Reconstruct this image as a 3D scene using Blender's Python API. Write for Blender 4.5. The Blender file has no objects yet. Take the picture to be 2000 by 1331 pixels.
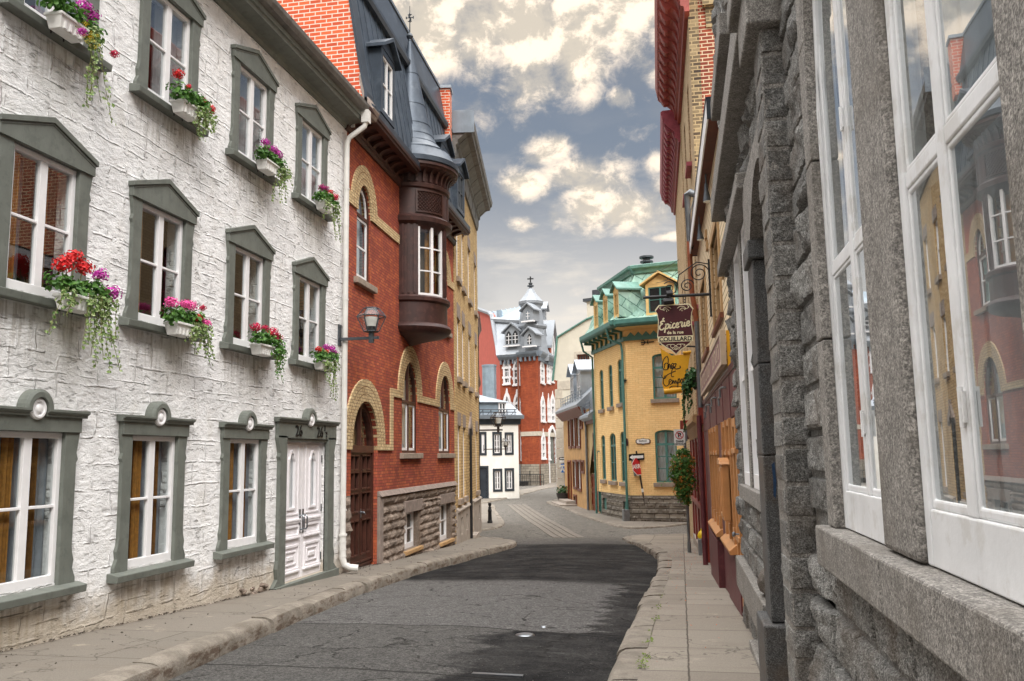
import bpy, bmesh, math, random
from mathutils import Vector, Matrix, noise
from mathutils.geometry import tessellate_polygon
random.seed(7)
scene = bpy.context.scene
R = math.radians
# ---------------------------------------------------------------- camera (eye at the origin)
FPX, CX, CY = 1680.0, 1000.0, 665.5
ROLL, TILT, YAW = 0.016, math.atan((893 - CY) / FPX), R(10.8326)
_F = Vector((-math.sin(YAW) * math.cos(TILT), math.cos(YAW) * math.cos(TILT), math.sin(TILT)))
_R0 = Vector((math.cos(YAW), math.sin(YAW), 0))
_U0 = _R0.cross(_F)
_R = _R0 * math.cos(ROLL) - _U0 * math.sin(ROLL)
_U = _U0 * math.cos(ROLL) + _R0 * math.sin(ROLL)
cam = bpy.data.cameras.new('camera')
cam_o = bpy.data.objects.new('camera', cam)
scene.collection.objects.link(cam_o)
cam.sensor_width = 36.0
cam.lens = 36.0 * FPX / 2000.0
cam.clip_start = 0.05
cam.clip_end = 3000
cam_o.matrix_world = Matrix(((_R.x, _U.x, -_F.x, 0), (_R.y, _U.y, -_F.y, 0), (_R.z, _U.z, -_F.z, 0), (0, 0, 0, 1)))
scene.camera = cam_o


def ray(x, y):
    return _F + _R * ((x - CX) / FPX) - _U * ((y - CY) / FPX)


# ---------------------------------------------------------------- node helper
class NT:
    def __init__(s, tree):
        s.t = tree

    def n(s, typ, ins=None, **props):
        nd = s.t.nodes.new(typ)
        for k, v in props.items():
            setattr(nd, k, v)
        for k, v in (ins or {}).items():
            sock = nd.inputs[k]
            if isinstance(v, bpy.types.NodeSocket):
                s.t.links.new(v, sock)
            else:
                sock.default_value = v
        return nd

    def math(s, op, a, b=0.0, c=0.0, clamp=False):
        return s.n('ShaderNodeMath', {0: a, 1: b, 2: c}, operation=op, use_clamp=clamp).outputs[0]

    def mix(s, f, a, b, blend='MIX'):
        return s.n('ShaderNodeMix', {0: f, 6: a, 7: b}, data_type='RGBA', blend_type=blend).outputs[2]

    def mod(s, f, c, n):
        """scale a colour up and down round its own value with a noise"""
        g = s.math('ADD', 1.0 - f, s.math('MULTIPLY', n, 2.0 * f))
        return s.n('ShaderNodeVectorMath', {0: c, 'Scale': g}, operation='SCALE').outputs[0]

    def vmath(s, op, a, b=(0, 0, 0)):
        return s.n('ShaderNodeVectorMath', {0: a, 1: b}, operation=op).outputs[0]

    def noise(s, vec, scale, detail=4, rough=0.55, dist=0.0):
        return s.n('ShaderNodeTexNoise', {'Vector': vec, 'Scale': scale, 'Detail': detail, 'Roughness': rough, 'Distortion': dist}).outputs[0]

    def ss(s, v, a, b, c=0.0, d=1.0):
        return s.n('ShaderNodeMapRange', {0: v, 1: a, 2: b, 3: c, 4: d}, interpolation_type='SMOOTHSTEP').outputs[0]

    def link(s, a, b):
        s.t.links.new(a, b)


def rgb(h, k=1.0):
    """sRGB hex -> linear"""
    v = [int(h[i:i + 2], 16) / 255 for i in (0, 2, 4)]
    return tuple([k * (c / 12.92 if c <= .04045 else ((c + .055) / 1.055) ** 2.4) for c in v] + [1.0])


# ---------------------------------------------------------------- sky
SUN_EL, SUN_AZ = 38.0, 152.0      # azimuth clockwise from the street direction (+Y): high, behind the camera to its right
world = bpy.data.worlds.new('World')
scene.world = world
world.use_nodes = True
wt = world.node_tree
wt.nodes.clear()
k = NT(wt)
out = k.n('ShaderNodeOutputWorld')
bg = k.n('ShaderNodeBackground', {'Strength': 0.07})
k.link(bg.outputs[0], out.inputs[0])
tc = k.n('ShaderNodeTexCoord')
dirv = k.n('ShaderNodeVectorMath', {0: tc.outputs['Generated']}, operation='NORMALIZE').outputs[0]
sx = k.n('ShaderNodeSeparateXYZ', {0: dirv})
azn = k.math('ARCTAN2', sx.outputs[0], sx.outputs[1])
eln = k.math('ARCSINE', sx.outputs[2])
ae = k.n('ShaderNodeCombineXYZ', {0: azn, 1: eln, 2: 0.0}).outputs[0]
aen = k.vmath('MULTIPLY', ae, (1.0, 1.25, 1.0))
warp = k.n('ShaderNodeTexNoise', {'Vector': aen, 'Scale': 9.0, 'Detail': 3.0}).outputs[1]
aew = k.vmath('ADD', aen, k.vmath('MULTIPLY', k.vmath('SUBTRACT', warp, (.5, .5, .5)), (.05, .05, .05)))
nz1 = k.noise(aew, 15.0, 12, 0.66)
nz2 = k.noise(k.vmath('ADD', aew, (.010, -.022, 0)), 15.0, 12, 0.66)
nzb = k.noise(aen, 3.2, 6, 0.55)
# cloud banks: (azimuth, elevation) of their middles, half sizes, weight
BANKS = [(830, 50, 130, 95, 1.0), (930, 20, 120, 110, 1.0), (1030, 60, 70, 125, 1.1), (1130, 50, 90, 120, 1.0), (1220, 30, 110, 95, .9),
         (1040, 145, 55, 60, .9), (1150, 165, 30, 60, .75), (1210, 190, 30, 22, .7), (1330, 60, 120, 90, .8), (650, 20, 170, 100, .8),
         (1075, 295, 48, 32, .8), (1030, 362, 55, 28, .95), (1120, 340, 70, 35, .85), (1190, 350, 60, 45, .7), (1150, 400, 60, 62, .9),
         (1230, 410, 90, 45, .85), (1290, 320, 35, 22, .7), (1300, 360, 40, 25, .7), (1320, 462, 40, 10, .7), (1020, 440, 36, 14, .6),
         (1085, 420, 20, 30, .5), (1450, 330, 120, 60, .8), (600, 190, 260, 150, 1.1), (400, 20, 260, 170, 1.1), (740, 360, 90, 120, .8), (820, 470, 90, 26, .6), (1500, 120, 150, 120, .8)]
dens = None
for (px, py, rx, ry, w) in BANKS:
    d = ray(px, py).normalized()
    a, e = math.atan2(d.x, d.y), math.asin(d.z)
    q = k.vmath('MULTIPLY', k.vmath('SUBTRACT', ae, (a, e, 0)), (FPX / rx / 1.75, FPX / ry / 1.75, 0))
    ln = k.n('ShaderNodeVectorMath', {0: q}, operation='LENGTH').outputs['Value']
    b = k.ss(ln, 1.0, 0.1, 0.0, w)
    dens = b if dens is None else k.math('MAXIMUM', dens, b)
# loose banks everywhere else in the sky (overhead, behind the camera)
other = k.math('MULTIPLY', k.ss(nzb, .47, .62), k.math('MAXIMUM', k.ss(eln, .62, .85), k.ss(k.math('ABSOLUTE', azn), .75, 1.1)))
dens = k.math('MAXIMUM', dens, other)
shape = k.math('ADD', dens, k.math('MULTIPLY', k.math('SUBTRACT', nz1, .5), 2.0))
mask = k.ss(shape, .12, 1.0)
core = k.ss(k.math('ADD', k.math('MULTIPLY', k.math('SUBTRACT', nz1, nz2), 5.0), k.math('MULTIPLY', nzb, .9)), .15, .95)
ccol = k.mix(core, rgb('cdc3b4', 8.2), rgb('f8e6d0', 9.6))
lowf = k.ss(eln, .05, .36)
midf = k.ss(eln, .30, .62)
base = k.mix(lowf, rgb('e0d8cd', 9.6), rgb('909baa', 5.8))
base = k.mix(midf, base, rgb('7f8ea6', 4.9))
streak = k.noise(k.vmath('MULTIPLY', ae, (3.0, 11.0, 1.0)), 2.2, 7, .6)
base = k.mix(k.math('MULTIPLY', k.ss(streak, .46, .72), k.ss(eln, .42, .12, .0, .8)), base, rgb('efe2d0', 8.6))
base = k.mix(k.math('MULTIPLY', k.ss(nzb, .48, .7), .6), base, rgb('a5a7ab', 5.8))
sky = k.n('ShaderNodeTexSky', sky_type='NISHITA', sun_disc=False, sun_elevation=R(SUN_EL), sun_rotation=R(SUN_AZ), air_density=1.0, dust_density=2.0)
base = k.mix(.06, base, sky.outputs[0])
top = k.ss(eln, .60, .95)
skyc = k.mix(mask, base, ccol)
skyc = k.mix(top, skyc, k.mix(.8, skyc, (46, 45.5, 45, 1)))  # added brightness in the unseen overhead sky, to light the walls more
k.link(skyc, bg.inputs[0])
# ---------------------------------------------------------------- sun behind thin cloud
sl = bpy.data.lights.new('sun', 'SUN')
sl.energy, sl.angle, sl.color = 1.1, R(18), (1.0, .965, .92)
so = bpy.data.objects.new('sun', sl)
scene.collection.objects.link(so)
sd = Vector((math.sin(R(SUN_AZ)) * math.cos(R(SUN_EL)), math.cos(R(SUN_AZ)) * math.cos(R(SUN_EL)), math.sin(R(SUN_EL))))
so.rotation_euler = sd.to_track_quat('Z', 'Y').to_euler()
scene.view_settings.view_transform = 'Standard'
scene.view_settings.look = 'None'
scene.view_settings.gamma = 1
scene.view_settings.exposure = 1.1

# ---------------------------------------------------------------- geometry helpers


def zg(Y):
    """ground height (pavement level) along the street; the eye is at 0"""
    a = -1.338 - .0448 * Y
    b = -2.72 + max(0, Y - 36) * .0045
    t = min(1, max(0, (Y - 25) / 9.0))
    t = t * t * (3 - 2 * t)
    return a * (1 - t) + b * t


def gnd(px, py, dz=0.0):
    r = ray(px, py)
    lo, hi = .5, 300.0
    for _ in range(60):
        m = (lo + hi) / 2
        if r.z * m / 1.0 > zg(r.y * m) + dz:
            lo = m
        else:
            hi = m
    return r * lo


class Fr:
    """vertical wall frame: s along the wall, z up, o out of the wall"""

    def __init__(s, x, y, h, flip=False):
        s.o = Vector((x, y, 0))
        s.d = Vector((-math.sin(R(h)), math.cos(R(h)), 0))
        s.n = Vector((s.d.y, -s.d.x, 0))
        if flip:
            s.n = -s.n

    def P(s, a, z, o=0.0):
        v = s.o + s.d * a + s.n * o
        return Vector((v.x, v.y, z))

    def at(s, px, py, o=0.0):
        r = ray(px, py)
        t = (s.o + s.n * o).dot(s.n) / r.dot(s.n)
        p = r * t
        return ((p - s.o).dot(s.d), p.z)

    def s(s_, px, py=888, o=0.0):
        return s_.at(px, py, o)[0]

    def z(s_, px, py, o=0.0):
        return s_.at(px, py, o)[1]


def fr2(ax, ay, bx, by):
    h = math.degrees(math.atan2(-(bx - ax), by - ay))
    return Fr(ax, ay, h)


class MB:
    def __init__(s):
        s.v, s.f = [], []

    def add(s, vs, fs):
        b = len(s.v)
        s.v += [Vector(v) for v in vs]
        s.f += [tuple(b + i for i in f) for f in fs]

    def quad(s, a, b, c, d):
        s.add([a, b, c, d], [(0, 1, 2, 3)])

    def hexa(s, p):
        s.add(p, [(0, 3, 2, 1), (4, 5, 6, 7), (0, 1, 5, 4), (1, 2, 6, 5), (2, 3, 7, 6), (3, 0, 4, 7)])

    def box(s, F, s0, s1, z0, z1, o0, o1):
        P = F.P
        s.hexa([P(s0, z0, o0), P(s1, z0, o0), P(s1, z0, o1), P(s0, z0, o1), P(s0, z1, o0), P(s1, z1, o0), P(s1, z1, o1), P(s0, z1, o1)])

    def abox(s, x0, x1, y0, y1, z0, z1):
        s.hexa([Vector(p) for p in [(x0, y0, z0), (x1, y0, z0), (x1, y1, z0), (x0, y1, z0), (x0, y0, z1), (x1, y0, z1), (x1, y1, z1), (x0, y1, z1)]])

    def prism(s, F, pts, o0, o1):
        n = len(pts)
        vs = [F.P(a, z, o0) for a, z in pts] + [F.P(a, z, o1) for a, z in pts]
        tri = tessellate_polygon([[Vector((a, z, 0)) for a, z in pts]])
        fs = [tuple(t) for t in tri] + [tuple(n + i for i in t) for t in tri]
        fs += [(i, (i + 1) % n, n + (i + 1) % n, n + i) for i in range(n)]
        s.add(vs, fs)

    def flat(s, pts, z0, z1):
        """horizontal polygon slab; z may be functions of (x,y)"""
        n = len(pts)
        fz = lambda z, p: z(p[0], p[1]) if callable(z) else z
        vs = [Vector((p[0], p[1], fz(z0, p))) for p in pts] + [Vector((p[0], p[1], fz(z1, p))) for p in pts]
        tri = tessellate_polygon([[Vector((p[0], p[1], 0)) for p in pts]])
        fs = [tuple(t) for t in tri] + [tuple(n + i for i in t) for t in tri]
        fs += [(i, (i + 1) % n, n + (i + 1) % n, n + i) for i in range(n)]
        s.add(vs, fs)

    def ring(s, F, outer, inner, o0, o1):
        n = len(outer)
        vs = []
        for o in (o0, o1):
            vs += [F.P(a, z, o) for a, z in outer] + [F.P(a, z, o) for a, z in inner]
        fs = []
        for i in range(n):
            j = (i + 1) % n
            fs += [(2 * n + i, 2 * n + j, 3 * n + j, 3 * n + i), (i, j, n + j, n + i), (i, j, 2 * n + j, 2 * n + i), (n + i, n + j, 3 * n + j, 3 * n + i)]
        s.add(vs, fs)

    def sweep(s, F, prof, s0, s1, m0=0.0, m1=0.0):
        """closed (o,z) profile pushed along s; ends may be mitred by m per metre of o"""
        n = len(prof)
        vs = [F.P(s0 + m0 * o, z, o) for o, z in prof] + [F.P(s1 + m1 * o, z, o) for o, z in prof]
        tri = tessellate_polygon([[Vector((o, z, 0)) for o, z in prof]])
        fs = [tuple(t) for t in tri] + [tuple(n + i for i in t) for t in tri]
        fs += [(i, (i + 1) % n, n + (i + 1) % n, n + i) for i in range(n)]
        s.add(vs, fs)

    def wall(s, F, outer, holes, reveal, o=0.0):
        loops = [outer] + holes
        flat = [p for l in loops for p in l]
        tri = tessellate_polygon([[Vector((a, z, 0)) for a, z in l] for l in loops])
        s.add([F.P(a, z, o) for a, z in flat], [tuple(t) for t in tri])
        for l in holes:
            n = len(l)
            s.add([F.P(a, z, o) for a, z in l] + [F.P(a, z, o - reveal) for a, z in l], [(i, (i + 1) % n, n + (i + 1) % n, n + i) for i in range(n)])

    def body(s, F, s0, s1, z0, z1, dep, o=0.0, topz=None):
        """sides, back, top and floor behind a pierced front"""
        P = F.P
        a, b, c, d = P(s0, z0, o), P(s1, z0, o), P(s1, z0, o - dep), P(s0, z0, o - dep)
        e, f, g, h = P(s0, z1, o), P(s1, z1, o), P(s1, z1, o - dep), P(s0, z1, o - dep)
        s.add([a, b, c, d, e, f, g, h], [(0, 1, 2, 3), (4, 5, 6, 7), (1, 2, 6, 5), (2, 3, 7, 6), (3, 0, 4, 7)])

    def tube(s, pts, r, n=8):
        pts = [Vector(p) for p in pts]
        m = len(pts)
        rr = r if isinstance(r, (list, tuple)) else [r] * m
        vs, fs = [], []
        up = None
        for i, p in enumerate(pts):
            t = (pts[min(i + 1, m - 1)] - pts[max(i - 1, 0)]).normalized()
            if up is None:
                up = t.orthogonal().normalized()
            up = (up - t * up.dot(t))
            up = up.normalized() if up.length > 1e-6 else t.orthogonal().normalized()
            w = t.cross(up)
            for j in range(n):
                a = 2 * math.pi * j / n
                vs.append(p + (up * math.cos(a) + w * math.sin(a)) * rr[i])
        for i in range(m - 1):
            for j in range(n):
                fs.append((i * n + j, i * n + (j + 1) % n, (i + 1) * n + (j + 1) % n, (i + 1) * n + j))
        fs += [tuple(range(n))[::-1], tuple((m - 1) * n + j for j in range(n))]
        s.add(vs, fs)

    def lathe(s, c, prof, n=24, a0=0.0, a1=360.0, U=None, V=None):
        """(r,z) profile round a vertical axis at c; U,V give the plan axes"""
        U = U or Vector((1, 0, 0))
        V = V or Vector((0, 1, 0))
        full = abs(a1 - a0) >= 359.9
        k_ = n if full else n + 1
        vs, fs = [], []
        for r, z in prof:
            for j in range(k_):
                a = R(a0 + (a1 - a0) * j / n)
                q = Vector((c[0], c[1], 0)) + U * (r * math.cos(a)) + V * (r * math.sin(a))
                vs.append(Vector((q.x, q.y, z)))
        for i in range(len(prof) - 1):
            for j in range(n):
                fs.append((i * k_ + j, i * k_ + (j + 1) % k_, (i + 1) * k_ + (j + 1) % k_, (i + 1) * k_ + j))
        s.add(vs, fs)

    def text(s, body, size, O, X, Y, depth=.004, shear=0.0, bold=0.0, align='CENTER', sx=1.0):
        cu = bpy.data.curves.new('t', 'FONT')
        cu.body, cu.size, cu.shear, cu.offset, cu.align_x, cu.extrude = body, size, shear, bold, align, depth / 2
        cu.resolution_u = 3
        ob = bpy.data.objects.new('t', cu)
        scene.collection.objects.link(ob)
        dg = bpy.context.evaluated_depsgraph_get()
        me = ob.evaluated_get(dg).to_mesh()
        N = X.cross(Y)
        vs = [O + X * (v.co.x * sx) + Y * v.co.y + N * (v.co.z + depth / 2) for v in me.vertices]
        s.add(vs, [tuple(p.vertices) for p in me.polygons])
        ob.evaluated_get(dg).to_mesh_clear()
        bpy.data.objects.remove(ob)
        bpy.data.curves.remove(cu)

    def ribbon(s, O, X, Y, pts, w, depth=.004, smooth=4):
        """hand lettered stroke: flat ribbon with rounded path in the X,Y plane"""
        q = []
        for i in range(len(pts) - 1):
            p0, p1, p2, p3 = pts[max(i - 1, 0)], pts[i], pts[i + 1], pts[min(i + 2, len(pts) - 1)]
            for j in range(smooth):
                t = j / smooth
                q.append(tuple(.5 * ((2 * p1[c]) + (p2[c] - p0[c]) * t + (2 * p0[c] - 5 * p1[c] + 4 * p2[c] - p3[c]) * t * t + (-p0[c] + 3 * p1[c] - 3 * p2[c] + p3[c]) * t ** 3) for c in (0, 1)))
        q.append(tuple(pts[-1][:2]))
        N = X.cross(Y)
        vs, fs = [], []
        for i, p in enumerate(q):
            a, b = q[max(i - 1, 0)], q[min(i + 1, len(q) - 1)]
            tx, ty = b[0] - a[0], b[1] - a[1]
            l = math.hypot(tx, ty) or 1
            nx, ny = -ty / l * w / 2, tx / l * w / 2
            for sg in (1, -1):
                vs.append(O + X * (p[0] + sg * nx) + Y * (p[1] + sg * ny) + N * depth)
        for i in range(len(q) - 1):
            fs.append((2 * i, 2 * i + 1, 2 * i + 3, 2 * i + 2))
        s.add(vs, fs)

    def build(s, name, mat, parent=None, smooth=False, bevel=0.0, label=None, sharp=38):
        root = Vector((0, 0, 0))
        p = parent
        while p is not None:
            if p.parent is None:
                root = p.location
            p = p.parent
        me = bpy.data.meshes.new(name)
        me.from_pydata([tuple(v - root) for v in s.v], [], s.f)
        bm = bmesh.new()
        bm.from_mesh(me)
        if bevel > 0 or smooth:
            bmesh.ops.remove_doubles(bm, verts=bm.verts, dist=1e-5)
        bmesh.ops.recalc_face_normals(bm, faces=bm.faces)
        uvl = bm.loops.layers.uv.new('UVMap')
        for f in bm.faces:
            nn = f.normal
            if abs(nn.z) > .8:
                for l in f.loops:
                    l[uvl].uv = (l.vert.co.x + root.x, l.vert.co.y + root.y)
            else:
                t = Vector((-nn.y, nn.x, 0))
                t = t.normalized() if t.length > 1e-6 else Vector((1, 0, 0))
                if abs(t.y) > abs(t.x):
                    t = t if t.y > 0 else -t
                else:
                    t = t if t.x > 0 else -t
                for l in f.loops:
                    w = l.vert.co + root
                    l[uvl].uv = (w.x * t.x + w.y * t.y, w.z)
        bm.to_mesh(me)
        bm.free()
        if mat:
            for m_ in (mat if isinstance(mat, (list, tuple)) else [mat]):
                me.materials.append(m_)
        if smooth:
            for pl in me.polygons:
                pl.use_smooth = True
        ob = bpy.data.objects.new(name, me)
        scene.collection.objects.link(ob)
        if parent is not None:
            ob.parent = parent
        if bevel > 0:
            b = ob.modifiers.new('bevel', 'BEVEL')
            b.width, b.segments, b.limit_method, b.angle_limit = bevel, 2, 'ANGLE', R(40)
        if smooth:
            try:
                me.set_sharp_from_angle(angle=R(sharp))
            except Exception:
                pass
        if label:
            ob['label'] = label
        return ob


def tag(o, label=None, cat=None, group=None, kind=None):
    if label:
        o['label'] = label
    if cat:
        o['category'] = cat
    if group:
        o['group'] = group
    if kind:
        o['kind'] = kind
    return o


def thing(name, label, cat, loc, group=None):
    o = bpy.data.objects.new(name, None)
    scene.collection.objects.link(o)
    o.location = loc
    o.empty_display_size = .1
    return tag(o, label, cat, group)


# hole outlines (counter-clockwise from bottom left)
def rect(s0, s1, z0, z1):
    return [(s0, z0), (s1, z0), (s1, z1), (s0, z1)]


def arched(s0, s1, z0, zs, rise, n=10, point=0.0):
    """straight jambs to zs, then a half-ellipse of the given rise (point>0: gothic)"""
    c, a = (s0 + s1) / 2, (s1 - s0) / 2
    pts = [(s0, z0), (s1, z0)]
    for i in range(n + 1):
        t = math.pi * i / n
        x, y = math.cos(t), math.sin(t)
        if point:
            u = abs(x)
            y = (1 - u ** 1.6) ** .8
        pts.append((c + a * x, zs + rise * y))
    return pts


def sash(F, root, kind, hole, mat, glass, o, fw=.05, th=.05, mull=.07, munt=.028, cols=2, rows=2, name='window', rail=None, zs=None, mats=None, low=None):
    """glazed frame that fills a hole outline at depth o; returns the window part"""
    s0, s1 = hole[0][0], hole[1][0]
    z0 = hole[0][1]
    z1 = max(z for _, z in hole)
    c, a = (s0 + s1) / 2, (s1 - s0) / 2
    low = fw if low is None else low
    kx, H = (a - fw) / a, z1 - z0
    inner = [(c + (x - c) * kx, z0 + low + (z - z0) * (H - low - fw) / H) for x, z in hole]
    m = MB()
    m.ring(F, hole, inner, o - th, o)
    ztop = zs if zs is not None else z1
    for i in range(1, cols):
        x = s0 + (s1 - s0) * i / cols
        w = mull if (cols == 2 or i == cols // 2) else munt
        m.box(F, x - w / 2, x + w / 2, z0 + low - .002, z1 - fw - (0 if zs is None else .01), o - th + .004, o - .004)
    for j in range(1, rows):
        z = z0 + low + (ztop - z0 - low - (fw if zs is None else 0)) * j / rows
        m.box(F, s0 + fw, s1 - fw, z - munt / 2, z + munt / 2, o - th + .008, o - .008)
    if zs is not None:
        m.box(F, s0 + fw * .7, s1 - fw * .7, zs - mull / 2, zs + mull / 2, o - th + .002, o - .001)
    w = m.build(name, mat, root, bevel=.004 if F_DETAIL else 0)
    g = MB()
    vs = [F.P(x, z, o - th * .6) for x, z in inner]
    g.add(vs, [tuple(t) for t in tessellate_polygon([[Vector((x, z, 0)) for x, z in inner]])])
    g.build('pane', glass, w)
    return w


F_DETAIL = False


def curtain(F, parent, s0, s1, z0, z1, o, mat, amp=.025, waves=6, name='curtain'):
    m = MB()
    n = waves * 6
    ph = random.random() * 6
    for i in range(n):
        a, b = i / n, (i + 1) / n
        fa, fb = [o + amp * math.sin(ph + t * waves * 6.283 + 1.3 * math.sin(t * 9)) for t in (a, b)]
        A, B = s0 + (s1 - s0) * a, s0 + (s1 - s0) * b
        m.quad(F.P(A, z0, fa), F.P(B, z0, fb), F.P(B, z1, fb), F.P(A, z1, fa))
    return m.build(name, mat, parent, smooth=True)


def rock(m, F, s0, s1, z0, z1, rows, blk, bulge=.05, amp=.03, res=.06, seed=0, gap=.006, o=0.0, base=-.03):
    """courses of rock-faced blocks; rows = list of course heights or one height"""
    rnd = random.Random(seed)
    z = z0
    r = 0
    while z < z1 - 1e-4:
        hgt = min(rows * rnd.uniform(.88, 1.12), z1 - z)
        if z1 - z - hgt < rows * .4:
            hgt = z1 - z
        x = s0 - (rnd.random() * blk * .5 if r % 2 else 0)
        while x < s1 - 1e-4:
            L = blk * rnd.uniform(.65, 1.35)
            a, b = max(x, s0), min(x + L, s1)
            if s1 - b < blk * .3:
                b = s1
                L = b - x
            if b - a > .02:
                nx, nz = max(3, int((b - a) / res)), max(3, int(hgt / res))
                bu = bulge * rnd.uniform(.5, 1.15)
                off = Vector((rnd.random() * 50, rnd.random() * 50, rnd.random() * 50))
                bw, bh = b - a, hgt
                K = 3 + int(bw / .12)
                planes = []
                for q_ in range(K):
                    pu, pv = rnd.random() * bw, rnd.random() * bh
                    planes.append((pu, pv, bu * rnd.uniform(.75, 1.35), rnd.uniform(-1, 1) * bu / (.5 * min(bw, .4)), rnd.uniform(-1, 1) * bu / (.55 * bh)))
                vs, fs = [], []
                for j in range(nz + 1):
                    for i in range(nx + 1):
                        u, v = i / nx, j / nz
                        S, Z = a + gap + (bw - 2 * gap) * u, z + gap + (hgt - 2 * gap) * v
                        eu, ev = min(u, 1 - u) * bw, min(v, 1 - v) * hgt
                        e = min(1, min(eu, ev) / .03)
                        if i in (0, nx) or j in (0, nz):
                            h = base
                        else:
                            p = Vector((S * 9, Z * 9, 0)) + off
                            wob_ = noise.noise(p * .6) * .05
                            h = min(pb + tu * (u * bw - pu + wob_) + tv * (v * bh - pv + wob_) for pu, pv, pb, tu, tv in planes)
                            h = max(h, .22 * bu) * (.45 + .55 * e) + amp * (noise.noise(p) * .35 + noise.noise(p * 2.7) * .25 + noise.noise(p * 6.0) * .2)
                        vs.append(F.P(S, Z, o + h))
                for j in range(nz):
                    for i in range(nx):
                        p = j * (nx + 1) + i
                        fs.append((p, p + 1, p + nx + 2, p + nx + 1))
                m.add(vs, fs)
            x += L
        z += hgt
        r += 1
# ---------------------------------------------------------------- materials
MATS = {}


def newmat(name):
    m = bpy.data.materials.new(name)
    m.use_nodes = True
    t = m.node_tree
    t.nodes.clear()
    k = NT(t)
    out = k.n('ShaderNodeOutputMaterial')
    b = k.n('ShaderNodeBsdfPrincipled')
    k.link(b.outputs[0], out.inputs[0])
    MATS[name] = m
    return m, k, b, out


def coords(k):
    t = k.n('ShaderNodeTexCoord')
    return t.outputs['UV'], k.n('ShaderNodeNewGeometry').outputs['Position']


def bump(k, b, h, strength, dist=.01):
    bn = k.n('ShaderNodeBump', {'Height': h, 'Strength': strength, 'Distance': dist})
    k.link(bn.outputs[0], b.inputs['Normal'])
    return bn


def paint(name, col, rough=.5, var=.12, scale=6.0, bmp=.15, spec=.4, metal=0.0, streak=0.0, col2=None, amt=.5):
    m, k, b, _ = newmat(name)
    uv, pos = coords(k)
    n1 = k.noise(pos, scale, 6, .6)
    n2 = k.noise(pos, scale * 9, 3, .6)
    c = k.mix(k.math('MULTIPLY', k.ss(n1, .35, .7), 1.0), tuple(x * (1 - var) for x in col[:3]) + (1,), tuple(min(1, x * (1 + var)) for x in col[:3]) + (1,))
    if streak:
        st = k.noise(k.vmath('MULTIPLY', uv, (14.0, .7, 1.0)), 1.5, 5, .6)
        c = k.mix(k.math('MULTIPLY', k.ss(st, .5, .75), streak), c, tuple(x * .45 for x in col[:3]) + (1,))
    if col2 is not None:
        c = k.mix(k.math('MULTIPLY', k.ss(k.noise(pos, scale * 1.7, 8, .65), .52, .62), amt), c, col2)
    k.link(c, b.inputs['Base Color'])
    k.link(k.math('ADD', rough - .08, k.math('MULTIPLY', n1, .16)), b.inputs['Roughness'])
    b.inputs['Metallic'].default_value = metal
    b.inputs['Specular IOR Level'].default_value = spec
    bump(k, b, k.math('ADD', n2, n1), bmp, .004)
    return m


def brick(name, c1, c2, mortar, w=.22, h=.075, ms=.009, bias=0.0, rough=.85, bmp=.5, big=.25, var=.3, off=.5, squash=1.0, stain=None, stain_amt=.0):
    m, k, b, _ = newmat(name)
    uv, pos = coords(k)
    wob = k.n('ShaderNodeTexNoise', {'Vector': uv, 'Scale': 6.0, 'Detail': 2.0}).outputs[1]
    v = k.vmath('ADD', uv, k.vmath('MULTIPLY', k.vmath('SUBTRACT', wob, (.5, .5, .5)), (.006, .006, 0)))
    br = k.n('ShaderNodeTexBrick', {'Vector': v, 'Color1': c1, 'Color2': c2, 'Mortar': mortar, 'Scale': 1.0, 'Mortar Size': ms, 'Mortar Smooth': .25, 'Bias': bias, 'Brick Width': w, 'Row Height': h}, offset=off)
    n1 = k.noise(pos, .9, 5, .6)
    n2 = k.noise(pos, 40.0, 4, .6)
    c = k.mod(big, br.outputs[0], n1)
    c = k.mod(var * .5, c, n2)
    if stain is not None:
        st = k.noise(k.vmath('MULTIPLY', uv, (3.0, .8, 1)), 1.3, 7, .65)
        c = k.mix(k.math('MULTIPLY', k.ss(st, .48, .7), stain_amt), c, stain)
    k.link(c, b.inputs['Base Color'])
    b.inputs['Roughness'].default_value = rough
    b.inputs['Specular IOR Level'].default_value = .25
    hh = k.math('ADD', k.math('MULTIPLY', br.outputs[1], -1.0), k.math('MULTIPLY', n2, .5))
    bump(k, b, hh, bmp, .008)
    return m


def glass(name, f0=.08, tint=(.82, .86, .86, 1), rough=.004, wave=.02, dust=0.0, power=5.0):
    m, k, b, out = newmat(name)
    _, pos = coords(k)
    t = m.node_tree
    t.nodes.remove(b)
    bn = k.n('ShaderNodeBump', {'Height': k.noise(pos, 2.2, 2, .5), 'Strength': wave, 'Distance': .02}).outputs[0]
    fc = k.n('ShaderNodeLayerWeight', {'Blend': .5}).outputs['Facing']
    fr = k.math('MULTIPLY_ADD', k.math('POWER', fc, power), 1 - f0, f0)
    tr = k.n('ShaderNodeBsdfTransparent', {'Color': tint})
    gl = k.n('ShaderNodeBsdfGlossy', {'Color': (.96, .97, .98, 1), 'Roughness': rough, 'Normal': bn})
    base = tr.outputs[0]
    if dust:
        df = k.n('ShaderNodeBsdfDiffuse', {'Color': (.42, .45, .46, 1)})
        base = k.n('ShaderNodeMixShader', {0: k.math('MULTIPLY', k.ss(k.noise(k.vmath('MULTIPLY', pos, (1, 1, .35)), 5.0, 6, .65), .25, .8), dust), 1: base, 2: df.outputs[0]}).outputs[0]
    mx = k.n('ShaderNodeMixShader', {0: fr, 1: base, 2: gl.outputs[0]})
    k.link(mx.outputs[0], out.inputs[0])
    return m


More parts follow.
